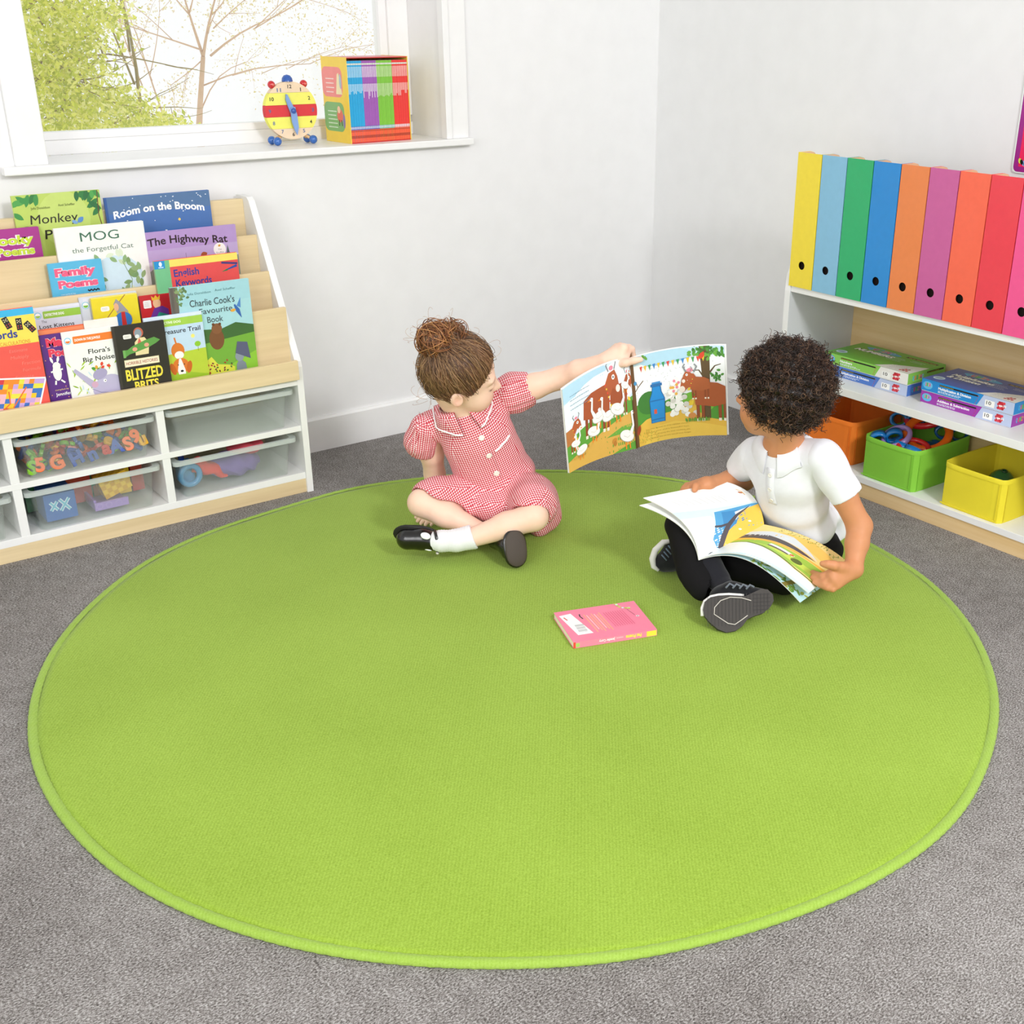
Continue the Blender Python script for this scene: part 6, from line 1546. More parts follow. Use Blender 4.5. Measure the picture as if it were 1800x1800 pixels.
# right hand: thumb over the page's far edge, fingers beneath
w = b['wrR']; kn = V3((-1.0353, -1.3663, 0.2361), (-1.0456, -1.3697, 0.2353), (-1.0541, -1.3732, 0.2341), (-1.0616, -1.3775, 0.233))
for q, r_ in zip(kn, (.0095, .0098, .0095, .009)): s.cap(w, q, .015, r_, .009)
for q, a_, c_ in zip(kn, V3((-1.0521, -1.3571, 0.2343), (-1.0623, -1.3606, 0.2321), (-1.0697, -1.365, 0.2281), (-1.0749, -1.3711, 0.2241)), V3((-1.0638, -1.3569, 0.2212), (-1.074, -1.3604, 0.219), (-1.0803, -1.3657, 0.2151), (-1.0845, -1.3725, 0.2126))): finger(s, [q, a_, c_], .0078, .0058)
s.cap(w, (-1.0484, -1.3902, 0.2381), .014, .0105, .008)
finger(s, V3((-1.0466, -1.3916, 0.2453), (-1.0607, -1.3972, 0.2461), (-1.068, -1.4016, 0.2407)), .0095, .0072, .005)
def bcol(V, c):
    c = headcol(bC, bF, bL, bU, bk, SKIN_B, '#9c5048', '#3a2218', '#c47a58')(V, c)
    return c
sdf_obj('body', s, 'skin', boy, SKIN_B, colfn=bcol, warp=afloor)
bfrm = frame_of(b['pel'], bs, -bfw, bup)
sh = SDF(.0035)
sh.ell(b['chest'], (.092, .070, .075), BA, 0); sh.ell(b['mid'], (.090, .074, .07), BA, .03); sh.ell(b['waist'], (.094, .078, .055), BA, .03); sh.cap(b['waist'], b['pel'] + bup * .035, .070, .080, .03)
sh.cap(b['shR'] + bs * .006, b['shL'] - bs * .006, .043, .043, .03); sh.cap(b['neck'] - bup * .025, b['chest'], .054, .06, .03)
sh.chain(V3((-0.7304, -1.5442, 0.1479), (-0.7103, -1.5471, 0.0986), (-0.7283, -1.5585, 0.074)), [.03, .018, .010], .03)
sh.ell(b['neck'] + bup * .03, (.048, .046, .040), BA, .006, 's')
sh.plane(b['pel'] + bup * .012, -bup)
def sfold(V):
    q = V - b['pel']; a = q @ bs; z = q @ bup; c_ = q @ bfw
    w_ = .0030 * np.sin(z * 120 + 2.5 * np.sin(a * 22) + 1) * np.clip((.12 - z) / .08, 0, 1) + .0030 * np.sin(a * 48 + z * 40 + 1.5 * np.sin(z * 30)) * np.clip((.2 - z) / .1, .2, 1)
    return V + w_[:, None] * (q - np.outer(z, bup)) / (np.linalg.norm(q - np.outer(z, bup), axis=1, keepdims=True) + 1e-6)
shirt, Vs_, Fs_ = sdf_obj('polo_shirt', sh, 'cloth', boy, '#e3e3e7', frame=bfrm, warp=sfold)
for a, e, r0, r1, ri in ((b['shL'] - bs * .004, np.array((-0.8552, -1.6665, 0.2644)), .044, .0370, .0315), (b['shR'] + bs * .004, np.array((-0.9104, -1.393, 0.2574)), .043, .036, .031)):
    sl_ = SDF(.003); d_ = unit(e - a); sl_.cap(a, e + d_ * .02, r0, r1, 0); sl_.plane(e + d_ * .006, d_); sl_.cap(e - d_ * .012, e + d_ * .05, ri, ri, .002, 's')
    def wr(V, e=e, d_=d_):
        q = V - e; z = q @ d_; rd = q - np.outer(z, d_); an = np.arctan2(rd @ bup, rd @ bfw)
        return V + rd / (np.linalg.norm(rd, axis=1, keepdims=True) + 1e-6) * (.0012 * np.sin(an * 3 + z * 90))[:, None]
    sdf_obj('sleeve', sl_, 'cloth', shirt, '#e5e5e9', warp=wr)

bvb = BVHTree.FromPolygons([Vector(p) for p in Vs_.tolist()], Fs_.tolist())
collar(shirt, bvb, b['neck'] + bup * .006, bup, bfw, bs, 'cloth', '#e9e9ed', .040, .070, .018, .24, .018, None, None, .014, .88)
def on_shirt(a, z, lift=.001):
    o = b['pel'] + bs * a + bup * z + bfw * .4; h = bvb.ray_cast(Vector(o), Vector(-bfw)); return (np.array(h[0]) + bfw * lift, np.array(h[1])) if h[0] is not None else (o - bfw * .33, bfw)
m = MB(); vs = []; 
for z in np.linspace(.222, .316, 14):
    for a in (-.011, .011): vs.append(on_shirt(a, z, .0018)[0])
m.add(vs, [(2 * i, 2 * i + 1, 2 * i + 3, 2 * i + 2) for i in range(13)], '#e8e8ec', True); o = m.build('placket', 'cloth', shirt)
o.modifiers.new('t', 'SOLIDIFY').thickness = .0012
for z in (.302, .268, .236):
    p_, n_ = on_shirt(0, z, .0022); m = MB(); m.lathe([(.0052, 0), (.0054, .0012), (.0042, .0022), (.003, .0014), (0, .0014)], p_, n_, '#e6e2d8', 16); m.build('button', 'print', shirt)
# trousers
plain('black_cloth', '#131213', .9, 500, .2, .0006, .1, .2)
tr = SDF(.0035); up_ = np.array((0, 0, .01))
tr.ell(b['pel'] + np.array((0, 0, .012)), (.096, .080, .050), BA, 0)
tr.chain([b['hipR'] + up_, b['hipR'] * .5 + b['kneeR'] * .5 + up_ * .6, b['kneeR']], [.058, .054, .044], .03)
tr.chain([b['kneeR'], b['kneeR'] * .5 + np.array((-1.1329, -1.4931, 0.0656)) * .5, (-1.1329, -1.4931, 0.0656)], [.044, .042, .034], .02)
tr.chain([b['hipL'] + up_, b['hipL'] * .5 + b['kneeL'] * .5, b['kneeL'], b['kneeL'] * .5 + b['ankL'] * .5], [.058, .052, .042, .038], .03)
tr.chain([b['kneeR'], np.array((-1.0925, -1.4674, 0.0848)), np.array((-1.1125, -1.5088, 0.0715))], [.040, .030, .032], .02)
tr.cap((-0.9973, -1.4902, 0.0811), (-0.944, -1.5312, 0.0741), .04, .045, .03)
tr.cap((-1.1348, -1.4789, 0.0795), (-1.1381, -1.5181, 0.0597), .036, .034, .01)
tr.plane((-1.1361, -1.5158, 0.0611), np.array((-1.1401, -1.5253, 0.0415)) - np.array((-1.1192, -1.4721, 0.1013)) )if False else None
tr.cap((-1.1285, -1.5343, 0.0575), (-1.1246, -1.5688, 0.0386), .026, .026, .002, 's')
def trf(V):
    V = V + (.002 * np.sin(V[:, 0] * 55 + V[:, 2] * 90 + 2 * np.sin(V[:, 1] * 40)))[:, None] * np.array((.3, -.6, .5))[None]
    V[:, 2] = np.maximum(V[:, 2], .0085); return V
sdf_obj('trousers', tr, 'black_cloth', boy, warp=trf)
# socks and trainers
s2 = SDF(.003); s2.chain(V3((-1.103, -1.4908, 0.1038), (-1.1079, -1.5338, 0.0741), (-1.1147, -1.5638, 0.0651), (-1.1153, -1.5886, 0.0595)), [.0305, .0265, .022, .022], .006); o, _, _ = sdf_obj('sock', s2, 'cloth', boy, '#1c1c22')
A_ = [V3((-1.1356, -1.5793, 0.0519), (-1.1078, -1.6045, 0.0593), (-1.0747, -1.6388, 0.0602))]
pA_ = A_[0]
sa = SDF(.0028); sa.cap(pA_[0], pA_[1], .029, .027, 0); sa.cap(pA_[1], pA_[2], .027, .020, .01); sa.cap((-1.1213, -1.5903, 0.0691), pA_[0], .024, .026, .01)
sh1, _, _ = sdf_obj('shoe', sa, 'cloth', boy, '#17181b')
pts = [(1237,1072),(1240,1058),(1250,1050),(1264,1047),(1282,1046),(1300,1047),(1312,1048),(1325,1042),(1340,1035),(1352,1036),(1361,1045),(1362,1056),(1356,1067),(1342,1078),(1326,1083),(1315,1088),(1306,1100),(1293,1109),(1277,1112),(1262,1106),(1248,1094),(1240,1084)]
P0, P1, P2 = V3((-1.2242, -1.6158, 0.0131), (-1.1012, -1.7106, 0.0139), (-1.1887, -1.5725, 0.0892))
e1 = unit(P1 - P0); e2 = unit((P2 - P0) - e1 * ((P2 - P0) @ e1)); W1 = np.linalg.norm(P1 - P0); H1 = float((P2 - P0) @ e2); nn = unit(np.cross(e1, e2))
sole2 = [((x - 1237) / 125 * W1, (1110 - y) / 75 * H1) for x, y in pts]
def sol3(q, d): return P0 + e1 * q[0] + e2 * q[1] + nn * d
m = MB(); n = len(sole2)
vs = [sol3(q, 0) for q in sole2] + [sol3(q, -.016) for q in sole2]; m.add(vs, [list(range(n)), list(range(2 * n - 1, n - 1, -1))], '#3a3532'); m.add(vs, [(i, n + i, n + (i + 1) % n, (i + 1) % n) for i in range(n)], '#3c3938', True)
A = Art(.00006)
cx_, cy_ = sum(q[0] for q in sole2) / n, sum(q[1] for q in sole2) / n
for k in range(18):
    x = W1 * (.06 + .05 * k); A.line([(x, H1 * (.12 if k < 10 else .42)), (x + .001, H1 * (.80 if k < 10 else .9))], .0009, '#292624')
for k in range(5): A.line([(W1 * .70, H1 * (.5 + .09 * k)), (W1 * .95, H1 * (.52 + .09 * k))], .0012, '#2b2826')
hp = [(1322,1056),(1305,1051),(1285,1050),(1268,1056),(1257,1068),(1256,1080),(1268,1088),(1280,1096),(1292,1098),(1304,1090),(1315,1082)]
A.line([((x - 1237) / 125 * W1, (1110 - y) / 75 * H1) for x, y in hp], .0019, '#b8b2a8')
A.onto(m, lambda x, y, z: sol3((x, y), z + .0002)); m.build('sole', 'matt', sh1, bevel=.0)
m = MB(); m.tube([sol3(((x - 1237) / 125 * W1, (1110 - y) / 75 * H1), -.010) for x, y in ((1236,1082),(1236,1068),(1241,1056),(1252,1048),(1266,1045),(1284,1044),(1303,1045),(1310,1046))], .0042, '#e9e7e2', 8); m.build('midsole', 'matt', sh1)
m = MB()
for k in range(4): m.tube([(-1.1494, -1.5977, 0.0945), (-1.1367, -1.6125, 0.1021), (-1.125, -1.6291, 0.0996)] if False else [np.array((-1.1501, -1.6022, 0.0923)) + np.array((.012, -.009, -.001)) * k, np.array((-1.1364, -1.6001, 0.0972)) + np.array((.012, -.009, -.001)) * k, np.array((-1.1335, -1.6099, 0.0946)) + np.array((.012, -.009, -.001)) * k], .0022, '#6c737c', 6)
m.build('laces', 'cloth', sh1)
pB_ = V3((-1.0564, -1.3689, 0.0496), (-1.0734, -1.3369, 0.0425), (-1.0853, -1.324, 0.0319))
sb = SDF(.0028); sb.cap(pB_[0], pB_[1], .026, .029, 0); sb.cap(pB_[1], pB_[2], .029, .024, .01); sb.cap((-1.0619, -1.3268, 0.0659), pB_[1], .020, .026, .01)
sh2, _, _ = sdf_obj('shoe', sb, 'cloth', boy, '#17181b')
m = MB(); m.tube([(-1.0636, -1.3318, 0.0863), (-1.0864, -1.3206, 0.0839), (-1.1044, -1.313, 0.065), (-1.1127, -1.313, 0.0446), (-1.1133, -1.3188, 0.0257), (-1.1066, -1.3303, 0.0175)], [.004, .0075, .0085, .0085, .007, .004], '#e8e6e2', 8); m.build('midsole', 'matt', sh2)
m = MB()
for k in range(4): m.tube([np.array((-1.1123, -1.3448, 0.0668)) + np.array((.004, -.003, .008)) * k, np.array((-1.1035, -1.3541, 0.0528)) + np.array((.004, -.003, .008)) * k], .0018, '#5f7183', 6)
m.build('laces', 'cloth', sh2)

# curly hair
hc = np.array((-0.9595, -1.5672, 0.5192)); hs = SDF(.0035)
hs.ell(hc, (.091, .091, .086), None, 0); hs.ell(pb(-.010, 0, .024), (.102 * bk, .090 * bk, .094 * bk), [bF, bL, bU], .02); hs.ell(hc - bU * .048 - bF * .020 , (.060, .066, .044), [bF, bL, bU], .02)
hs.ell(pb(.098, 0, -.060), (.080, .078, .086), [bF, bL, bU], .008, 's'); hs.ell(pb(.004, .094, -.056), (.020, .02, .020), [bF, bL, bU], .006, 's')
rnd = np.random.RandomState(4)
def lumpy(V):
    q = V - hc; r_ = np.linalg.norm(q, axis=1, keepdims=True)
    n_ = np.sin(V[:, 0] * 190 + 1.3 * np.sin(V[:, 1] * 150)) * np.sin(V[:, 1] * 170 + V[:, 2] * 60) + np.sin(V[:, 2] * 210 + V[:, 0] * 50)
    return V + q / r_ * (n_ * .0028)[:, None]
hob, Vh, Fh = sdf_obj('hair', hs, 'hair_strand', boy, '#1d120c', warp=lumpy)
m = MB(); idx = rnd.choice(len(Vh), 5600, replace=True); CC = ['#2f1e14', '#3d291d', '#241509', '#523a2b', '#6a4e3a', '#1d120c']
for i in idx:
    p = Vh[i]; out = unit(p - hc)
    qf = p - pb(.098, 0, -.062)
    if (qf @ bF / .077) ** 2 + (qf @ bL / .075) ** 2 + (qf @ bU / .082) ** 2 < 1: continue
    ax_ = unit(out * (.5 + rnd.rand()) + rnd.randn(3) * .8); u_ = unit(np.cross(ax_, rnd.randn(3))); w_ = np.cross(ax_, u_)
    R_ = .0026 + .0026 * rnd.rand(); L_ = .010 + .015 * rnd.rand() ** 2 * (1.6 if rnd.rand() < .3 else 1); turns = 1.2 + 1.4 * rnd.rand(); nseg = int(turns * 7); a0 = rnd.rand() * 6
    edge = .002
    P_ = [p - out * .003 + ax_ * L_ * t_ + (u_ * math.cos(a0 + 2 * PI * turns * t_) + w_ * math.sin(a0 + 2 * PI * turns * t_)) * R_ for t_ in np.linspace(0, 1, nseg)]
    m.tube(P_, .00062, CC[rnd.randint(len(CC))], 3, caps=False)
m.build('hair_curls', 'hair_strand', hob)

# ================================================================ the open books
def bez(p, t): 
    p = [np.array(q) for q in p]
    while len(p) > 1: p = [p[i] * (1 - t) + p[i + 1] * t for i in range(len(p) - 1)]
    return p[0]
_st = {}
def strip(top, bot, N, side):
    """nodes and outward normals of the N flat strips that make up a bent page"""
    k = (id(top), id(bot), N, side)
    if k not in _st:
        T = [bez(top, i / N) for i in range(N + 1)]; B = [bez(bot, i / N) for i in range(N + 1)]
        n_ = []
        for i in range(N + 1):
            a, c = max(0, i - 1), min(N, i + 1); n_.append(unit(np.cross((T[c] + B[c]) - (T[a] + B[a]), T[i] - B[i])) * side)
        _st[k] = (T, B, n_, top, bot)
    return _st[k][:3]
def sheet(A, top, bot, W, H, mb, flip=False, N=36, lift=0, side=1):
    """art (W x H) wrapped over the surface between the curves top and bot"""
    A.clip(0, W, 0, H); A.slice([W * i / N for i in range(1, N)], [H * i / 16 for i in range(1, 16)])
    T, B, n_ = strip(top, bot, N, side)
    def fn(x, y, z):
        u = min(max(x / W * N, 0), N - 1e-9); i = int(u); t = u - i; v = y / H
        L = lambda q: q[i] * (1 - t) + q[i + 1] * t
        return L(B) * (1 - v) + L(T) * v + L(n_) * (z + lift)
    A.onto(mb, fn); return fn
def slab(mb, top, bot, th, col, N=36, side=1, lift=0, edge=None):
    """paper of thickness th between the two curves"""
    vs = []; TT, BB, NN = strip(top, bot, N, side)
    for T, B, n_ in zip(TT, BB, NN): vs += [B + n_ * lift, T + n_ * lift, T + n_ * (lift - th), B + n_ * (lift - th)]
    fs = [(i * 4 + k, i * 4 + (k + 1) % 4, (i + 1) * 4 + (k + 1) % 4, (i + 1) * 4 + k) for i in range(N) for k in range(4)] + [(0, 1, 2, 3), (N * 4, N * 4 + 1, N * 4 + 2, N * 4 + 3)]
    mb.add(vs, fs, col, False)
def cow(A, x, y, s, d, col='#a8532e'):
    """plain brown cow, facing d"""
    q = lambda u, v: (x + d * u * s, y + v * s)
    for lx in (.1, .22, .62, .74): A.poly([q(lx, 0), q(lx + .07, 0), q(lx + .08, .5), q(lx, .5)], '#8f4526'); A.poly([q(lx, 0), q(lx + .07, 0), q(lx + .07, .07), q(lx, .07)], '#f0e4d4')
    A.poly([q(.05, .45), q(.08, .85), q(.3, .95), q(.75, 1.0), q(.86, .8), q(.84, .42), q(.4, .36)], col)
    A.poly([q(.7, .95), q(.85, 1.2), q(1.05, 1.25), q(1.14, 1.1), q(1.2, .85), q(1.12, .75), q(.98, .88), q(.86, .72)], '#b25c34')
    A.ell(*q(1.14, .84), .07 * s, .08 * s, '#f3e6da'); A.ell(*q(1.0, 1.1), .05 * s, .055 * s, '#ffffff', n=12); A.ell(*q(1.0, 1.1), .02 * s, .025 * s, '#222', n=8)
    A.line([q(.85, 1.24), q(.78, 1.38), q(.84, 1.44)], .035 * s, '#8a8d92'); A.line([q(1.04, 1.26), q(1.1, 1.4), q(1.06, 1.46)], .035 * s, '#8a8d92'); A.ell(*q(.94, 1.3), .07 * s, .05 * s, '#e8889c')
    for k in range(6): A.ell(*q(.74 + .03 * k, .98 - .09 * k), .022 * s, .022 * s, '#f0d24a' if k % 2 else '#e2462e', n=7)
    A.poly([q(.86, .5), q(.9, .42), q(1.0, .42), q(.96, .54)], '#e8c83a')
def goose(A, x, y, s, d=1):
    q = lambda u, v: (x + d * u * s, y + v * s)
    A.ell(*q(0, .34), .27 * s, .16 * s, '#b9b6a8', -14 * d); A.ell(*q(0, .35), .255 * s, .148 * s, '#f4f3ee', -14 * d); A.line([q(-.12, .36), q(.02, .30), q(.12, .34)], .012 * s, '#c9c6ba'); A.line([q(.15, .38), q(.27, .6), q(.24, .9)], [.14 * s, .085 * s, .07 * s], '#b9b6a8'); A.line([q(.15, .38), q(.27, .6), q(.24, .9)], [.12 * s, .065 * s, .055 * s], '#f8f7f3'); A.ell(*q(.27, .93), .065 * s, .05 * s, '#ffffff')
    A.poly([q(.32, .95), q(.44, .90), q(.32, .89)], '#ee8a2a'); A.line([q(-.05, .18), q(-.05, 0)], .04 * s, '#ee8a2a'); A.line([q(.08, .18), q(.1, 0)], .04 * s, '#ee8a2a'); A.ell(*q(.28, .95), .014 * s, .014 * s, '#222', n=6)
HB_ = .232
ob = thing('open_picture_book', tuple(float(x) for x in (np.array((-1.0141, -1.1301, 0.2535)))), 'open picture book with cows and geese held up by person in gingham dress', 'book')
# curves run from the spine outwards; pages about 25 cm wide
Lt = V3((-1.024, -1.1036, 0.4784), (-1.0801, -1.1046, 0.4864), (-1.1479, -1.1028, 0.4721), (-1.2133, -1.084, 0.4302)); Lb = V3((-1.0141, -1.1301, 0.2535), (-1.078, -1.1188, 0.2505), (-1.1412, -1.108, 0.2447), (-1.1994, -1.0947, 0.2181))
Rt = V3((-1.024, -1.1036, 0.4784), (-0.9893, -1.1555, 0.5052), (-0.9329, -1.2242, 0.5248), (-0.881, -1.2831, 0.5277)); Rb = V3((-1.0141, -1.1301, 0.2535), (-0.9796, -1.1756, 0.286), (-0.9233, -1.238, 0.3004), (-0.866, -1.2947, 0.3028))
rr = random.Random(31)
A = Art(.000012); W, H = .25, .235     # left page: x runs from the outer edge to the spine in reading order, stored reversed
A.rect(0, 0, W, H, '#cfe4f0'); A.ell(.06, H * .92, .1, .03, '#b4d8ec'); A.ell(.14, H * .72, .12, .05, '#eef3f7'); A.ell(.05, H * .62, .1, .05, '#e6eef4'); A.ell(.2, H * .8, .07, .05, '#f2f5f8')
A.poly([(0, 0), (0, H * .34), (.05, H * .42), (.12, H * .5), (.2, H * .52), (W, H * .6), (W, 0)], '#5f9f3c'); A.poly([(0, 0), (0, H * .12), (.06, H * .1), (.12, H * .28), (.18, H * .36), (W, H * .44), (W, H * .1), (.16, 0)], '#d9ab52'); A.poly([(.14, H * .2), (.2, H * .28), (W, H * .3), (W, H * .2)], '#6da842')
cow(A, .155, H * .40, .085, 1, '#a2502c'); cow(A, .055, H * .28, .12, 1); cow(A, -.03, H * .2, .07, 1, '#b8743e')
for x, y, s_, d in ((.05, .02, .075, -1), (.03, .05, .06, 1), (.095, .05, .085, 1), (.115, .08, .09, -1), (.15, .075, .085, -1), (.185, .08, .10, 1), (.22, .15, .06, 1), (.215, .005, .10, 1)): goose(A, x, y, s_, d)
A.leaf(.16, .03, .02, .014, 30, '#c98a3a'); A.leaf(.17, .02, .016, .012, 90, '#b87a34')
A.line([(W - .003, 0), (W - .003, H * .55)], .004, '#5c3a22')
for k in range(4): A.lines(.02, H * (.86 - .035 * k) - .004 * k, .07, 1, .01, .0016, '#7fa0b4', .1)
m = MB(); slab(m, Lt, Lb, .0035, '#f3f1ea', side=-1)
A.v = [(W - x, y, z) for x, y, z in A.v]
sheet(A, Lt, Lb, W, H, m, side=-1, lift=.0003)
m.build('left_page', 'print', ob)
A = Art(.000012)
A.rect(0, 0, W, H, '#f0f3f4'); A.rect(0, H * .9, W, H, '#c4e0ee'); A.ell(.1, H * .93, .07, .02, '#b2d8ec')
A.poly([(0, 0), (0, H * .45), (.04, H * .5), (.08, H * .42), (.14, H * .5), (.2, H * .46), (W, H * .42), (W, 0)], '#4f9436'); A.ell(.05, H * .46, .035, .03, '#3c7a34'); A.ell(.175, H * .38, .05, .03, '#74b83c')
A.poly([(0, 0), (0, H * .2), (.04, H * .28), (.08, H * .3), (.13, H * .32), (.17, H * .44), (.185, H * .44), (.18, H * .28), (.21, H * .2), (W, H * .17), (W, 0)], '#e6b94a'); A.poly([(.03, 0), (.05, H * .16), (.12, H * .2), (.2, H * .14), (W, H * .1), (W, 0)], '#edc654')
for k in range(60): A.leaf(rr.uniform(.0, .07), rr.uniform(0, .035), .006, .0015, rr.uniform(60, 120), ['#c49a38', '#a8a83c'][k % 2]); A.n -= 1
A.n += 1
A.line([(.0, 0), (.004, H * .5), (.002, H)], [.020, .016, .018], '#6b4a2c'); A.line([(.006, H * .6), (.02, H * .66), (.038, H * .72)], .0025, '#6b4a2c'); A.line([(.02, H * .66), (.016, H * .72)], .002, '#6b4a2c')
A.line([(.2, H * .2), (.203, H * .6), (.2, H)], [.024, .018, .026], '#5f4a30'); A.line([(.203, H * .62), (.185, H * .74), (.165, H * .74)], [.006, .003, .002], '#5f4a30'); A.line([(.203, H * .66), (.225, H * .78), (.24, H * .80)], [.006, .003, .002], '#5f4a30')
for k in range(46): A.leaf(rr.uniform(.165, W), H - rr.uniform(0, .03), .012, .008, rr.uniform(0, 360), ['#4f8f3a', '#6aa844', '#3c7830'][k % 3])
for k in range(20): A.leaf(rr.uniform(-.005, .05), H - rr.uniform(0, .008), .010, .006, rr.uniform(200, 340), ['#4f8f3a', '#6aa844'][k % 2])
for k in range(16): A.leaf(rr.uniform(.215, .24), H * .68 + rr.uniform(-.012, .012), .010, .006, rr.uniform(0, 360), ['#4f8f3a', '#3c7830'][k % 2])
bc = ['#e0483a', '#f0c232', '#3f9a5a', '#3f86cc', '#f0c232', '#3f9a5a']
A.line([(.03, H * .87), (.1, H * .86), (.2, H * .91)], .0006, '#888')
for k in range(14): x = .03 + .0125 * k; y = H * (.875 + .0016 * (k - 6) * (k > 6) * 1.6); A.poly([(x, y), (x + .008, y + .001), (x + .0045, y - .014)], bc[k % 6])
A.leaf(.188, H * .86, .022, .012, 60, '#d8452e'); A.leaf(.012, H * .74, .012, .01, -80, '#4a94c8')
for k in range(90): A.ell(rr.gauss(.115, .05), H * rr.uniform(.5, .85), .0007, .0007, '#555', n=5); A.n -= 1
A.n += 1
# plain stand-ins where the drawn pair stands: a blue milk churn and a white flowering bush
A.poly([(.054, H * .22), (.052, H * .48), (.060, H * .56), (.062, H * .63), (.086, H * .63), (.088, H * .56), (.096, H * .48), (.094, H * .22)], '#15629c'); A.poly([(.056, H * .225), (.054, H * .48), (.062, H * .56), (.064, H * .62), (.084, H * .62), (.086, H * .56), (.094, H * .48), (.092, H * .225)], '#1d88d2')
A.rect(.058, H * .625, .090, H * .655, '#2a6aa8'); A.rect(.062, H * .655, .086, H * .675, '#3c8ccc'); A.rect(.054, H * .46, .094, H * .475, '#1a6cb0'); A.rect(.056, H * .25, .092, H * .262, '#1a6cb0'); A.rect(.064, H * .32, .072, H * .37, '#d8523a')
for k in range(46): A.ell(.128 + rr.gauss(0, .020 - .0003 * k), H * (.26 + .009 * k), .0075, .007, ['#f4f3f0', '#d6d4ce', '#fbfaf8'][k % 3], n=9)
for k in range(8): A.ell(.122 + rr.uniform(-.01, .012), H * rr.uniform(.5, .66), .004, .004, ['#e8889c', '#e8b04a'][k % 2], n=7)
cow(A, .262, H * .17, .105, -1); cow(A, .215, H * .42, .06, -1, '#b05c34')
A.leaf(.008, .03, .03, .012, 70, '#9a3a22'); A.ell(.165, H * .24, .010, .008, '#d08a4a')
for k in range(20): A.leaf(.15 + .003 * k, H * .17, .012, .003, rr.uniform(70, 110), '#5f9a3a')
for k, t_ in enumerate(('Yes, they agreed, as they nibbled clover,', 'Many a cow and a beautiful hen,', 'With hay all along the best wedding yet,', 'A wedding that no one would ever forget.')): A.text(t_, .035 + .002 * k, H * (.150 - .036 * k) + .002, .12, .0036, '#a8822c', -.01)
m = MB(); slab(m, Rt, Rb, .0035, '#f6f4ee', side=1)
sheet(A, Rt, Rb, W, H, m, side=1, lift=.0003)
m.build('right_page', 'print', ob)
# boards behind, a little larger
def outc(c, k, up_, back): 
    c = [np.array(q) for q in c]; d_ = unit(c[-1] - c[-2]); return [q + up_ + back for q in c[:-1]] + [c[-1] + d_ * k + up_ + back]
zz = unit(Rt[0] - Rb[0]) * .003
def nrm(t_, b_, side): u = .5; du = (bez(t_, .55) - bez(t_, .45)); return unit(np.cross(du, bez(t_, .5) - bez(b_, .5))) * side
for t_, b_, sd, k in ((Rt, Rb, 1, .004), (Lt, Lb, -1, .001)):
    n_ = nrm(t_, b_, sd); m = MB(); slab(m, outc(t_, k, zz * .6, -n_ * .0045), outc(b_, k, -zz * .0, -n_ * .0045), .0022, '#eef1ef', side=sd); m.build('cover_board', 'print', ob)

lb = thing('open_picture_book', tuple(float(x) for x in (-1.0387, -1.5087, 0.1428)), 'open picture book with beach pictures across the lap of person in white shirt', 'book')
LT = V3((-0.9451, -1.5114, 0.1593), (-0.9276, -1.4807, 0.2051), (-0.932, -1.4458, 0.2267), (-0.9701, -1.4038, 0.2383)); LB = V3((-1.143, -1.5042, 0.1214), (-1.1335, -1.4863, 0.1813), (-1.1482, -1.4433, 0.2164), (-1.1955, -1.3691, 0.2413))
RT = V3((-0.9451, -1.5114, 0.1593), (-0.9117, -1.5561, 0.1545), (-0.8645, -1.6114, 0.1398), (-0.8197, -1.6648, 0.0847)); RB = V3((-1.143, -1.5042, 0.1214), (-1.0866, -1.5476, 0.1584), (-1.0509, -1.6193, 0.151), (-0.996, -1.7057, 0.0732))
A = Art(.000012); W, H = .235, .205
# left page; y runs along the spine (bottom = near end), x from the outer edge to the spine
A.rect(0, 0, W, H, '#f4f4f1')
# picture half lies towards the spine side
A.poly([(.052, 0), (.06, H * 1), (W, H), (W, 0)], '#d6edf2') if False else None
A.v = A.v
def Lp_(q): return q
A.poly([(0, 0), (W, 0), (W, H), (.155, H), (.12, H * .60), (.10, H * .40), (.06, H * .10), (.03, 0)], '#f4f4f1')
A.poly([(.072, 0), (W, 0), (W, H), (.142, H)], '#cfe9f0')
A.poly([(.10, 0), (W, 0), (W, H * .45), (.125, H * .35)], '#e9f3f4')
A.poly([(.118, H * .42), (.142, H * .92), (.150, H), (W, H), (W, H * .28), (.2, H * .24), (.16, H * .34)], '#4f9ccc')
A.poly([(.128, H * .50), (.15, H * .8), (.19, H * .78), (.2, H * .4)], '#3c86bc')
A.poly([(.150, H * .72), (.155, H), (W, H), (W, H * .36), (.2, H * .44), (.185, H * .62)], '#f0c04a')
A.poly([(.146, H * .66), (.150, H * .90), (.158, H * .72), (.175, H * .62)], '#e4eef0')
A.line([(.148, H * .88), (.160, H * .66), (.180, H * .50), (.205, H * .40), (W, H * .32)], [.002, .010, .015, .018, .016], '#4a444c')
A.line([(.176, H * .54), (.172, H * .40), (.164, H * .32)], [.006, .008, .006], '#4a444c'); 
A.leaf(.196, H * .78, .012, .005, 50, '#f8f8f8'); A.leaf(.206, H * .62, .012, .005, 50, '#f8f8f8'); A.leaf(.072, H * .90, .016, .007, 20, '#b8683a'); A.line([(.058, H * .92), (.076, H * .94), (.098, H * .93)], .002, '#e0a84a')
for k in range(8): A.line([(.035 + .004 * k, H * (.16 + .07 * k)), (.058 + .006 * k, H * (.18 + .07 * k))], .0011, '#b8b8b4'); A.line([(.030 + .004 * k, H * (.20 + .07 * k)), (.048 + .006 * k, H * (.215 + .07 * k))], .0009, '#c2c2be')
m = MB(); slab(m, LT, LB, .0018, '#f4f2ec', side=-1); A.v = [(W - x, y, z) for x, y, z in A.v]; sheet(A, LT, LB, W, H, m, side=-1, lift=.0003); m.build('left_page', 'print', lb)
A = Art(.000012)
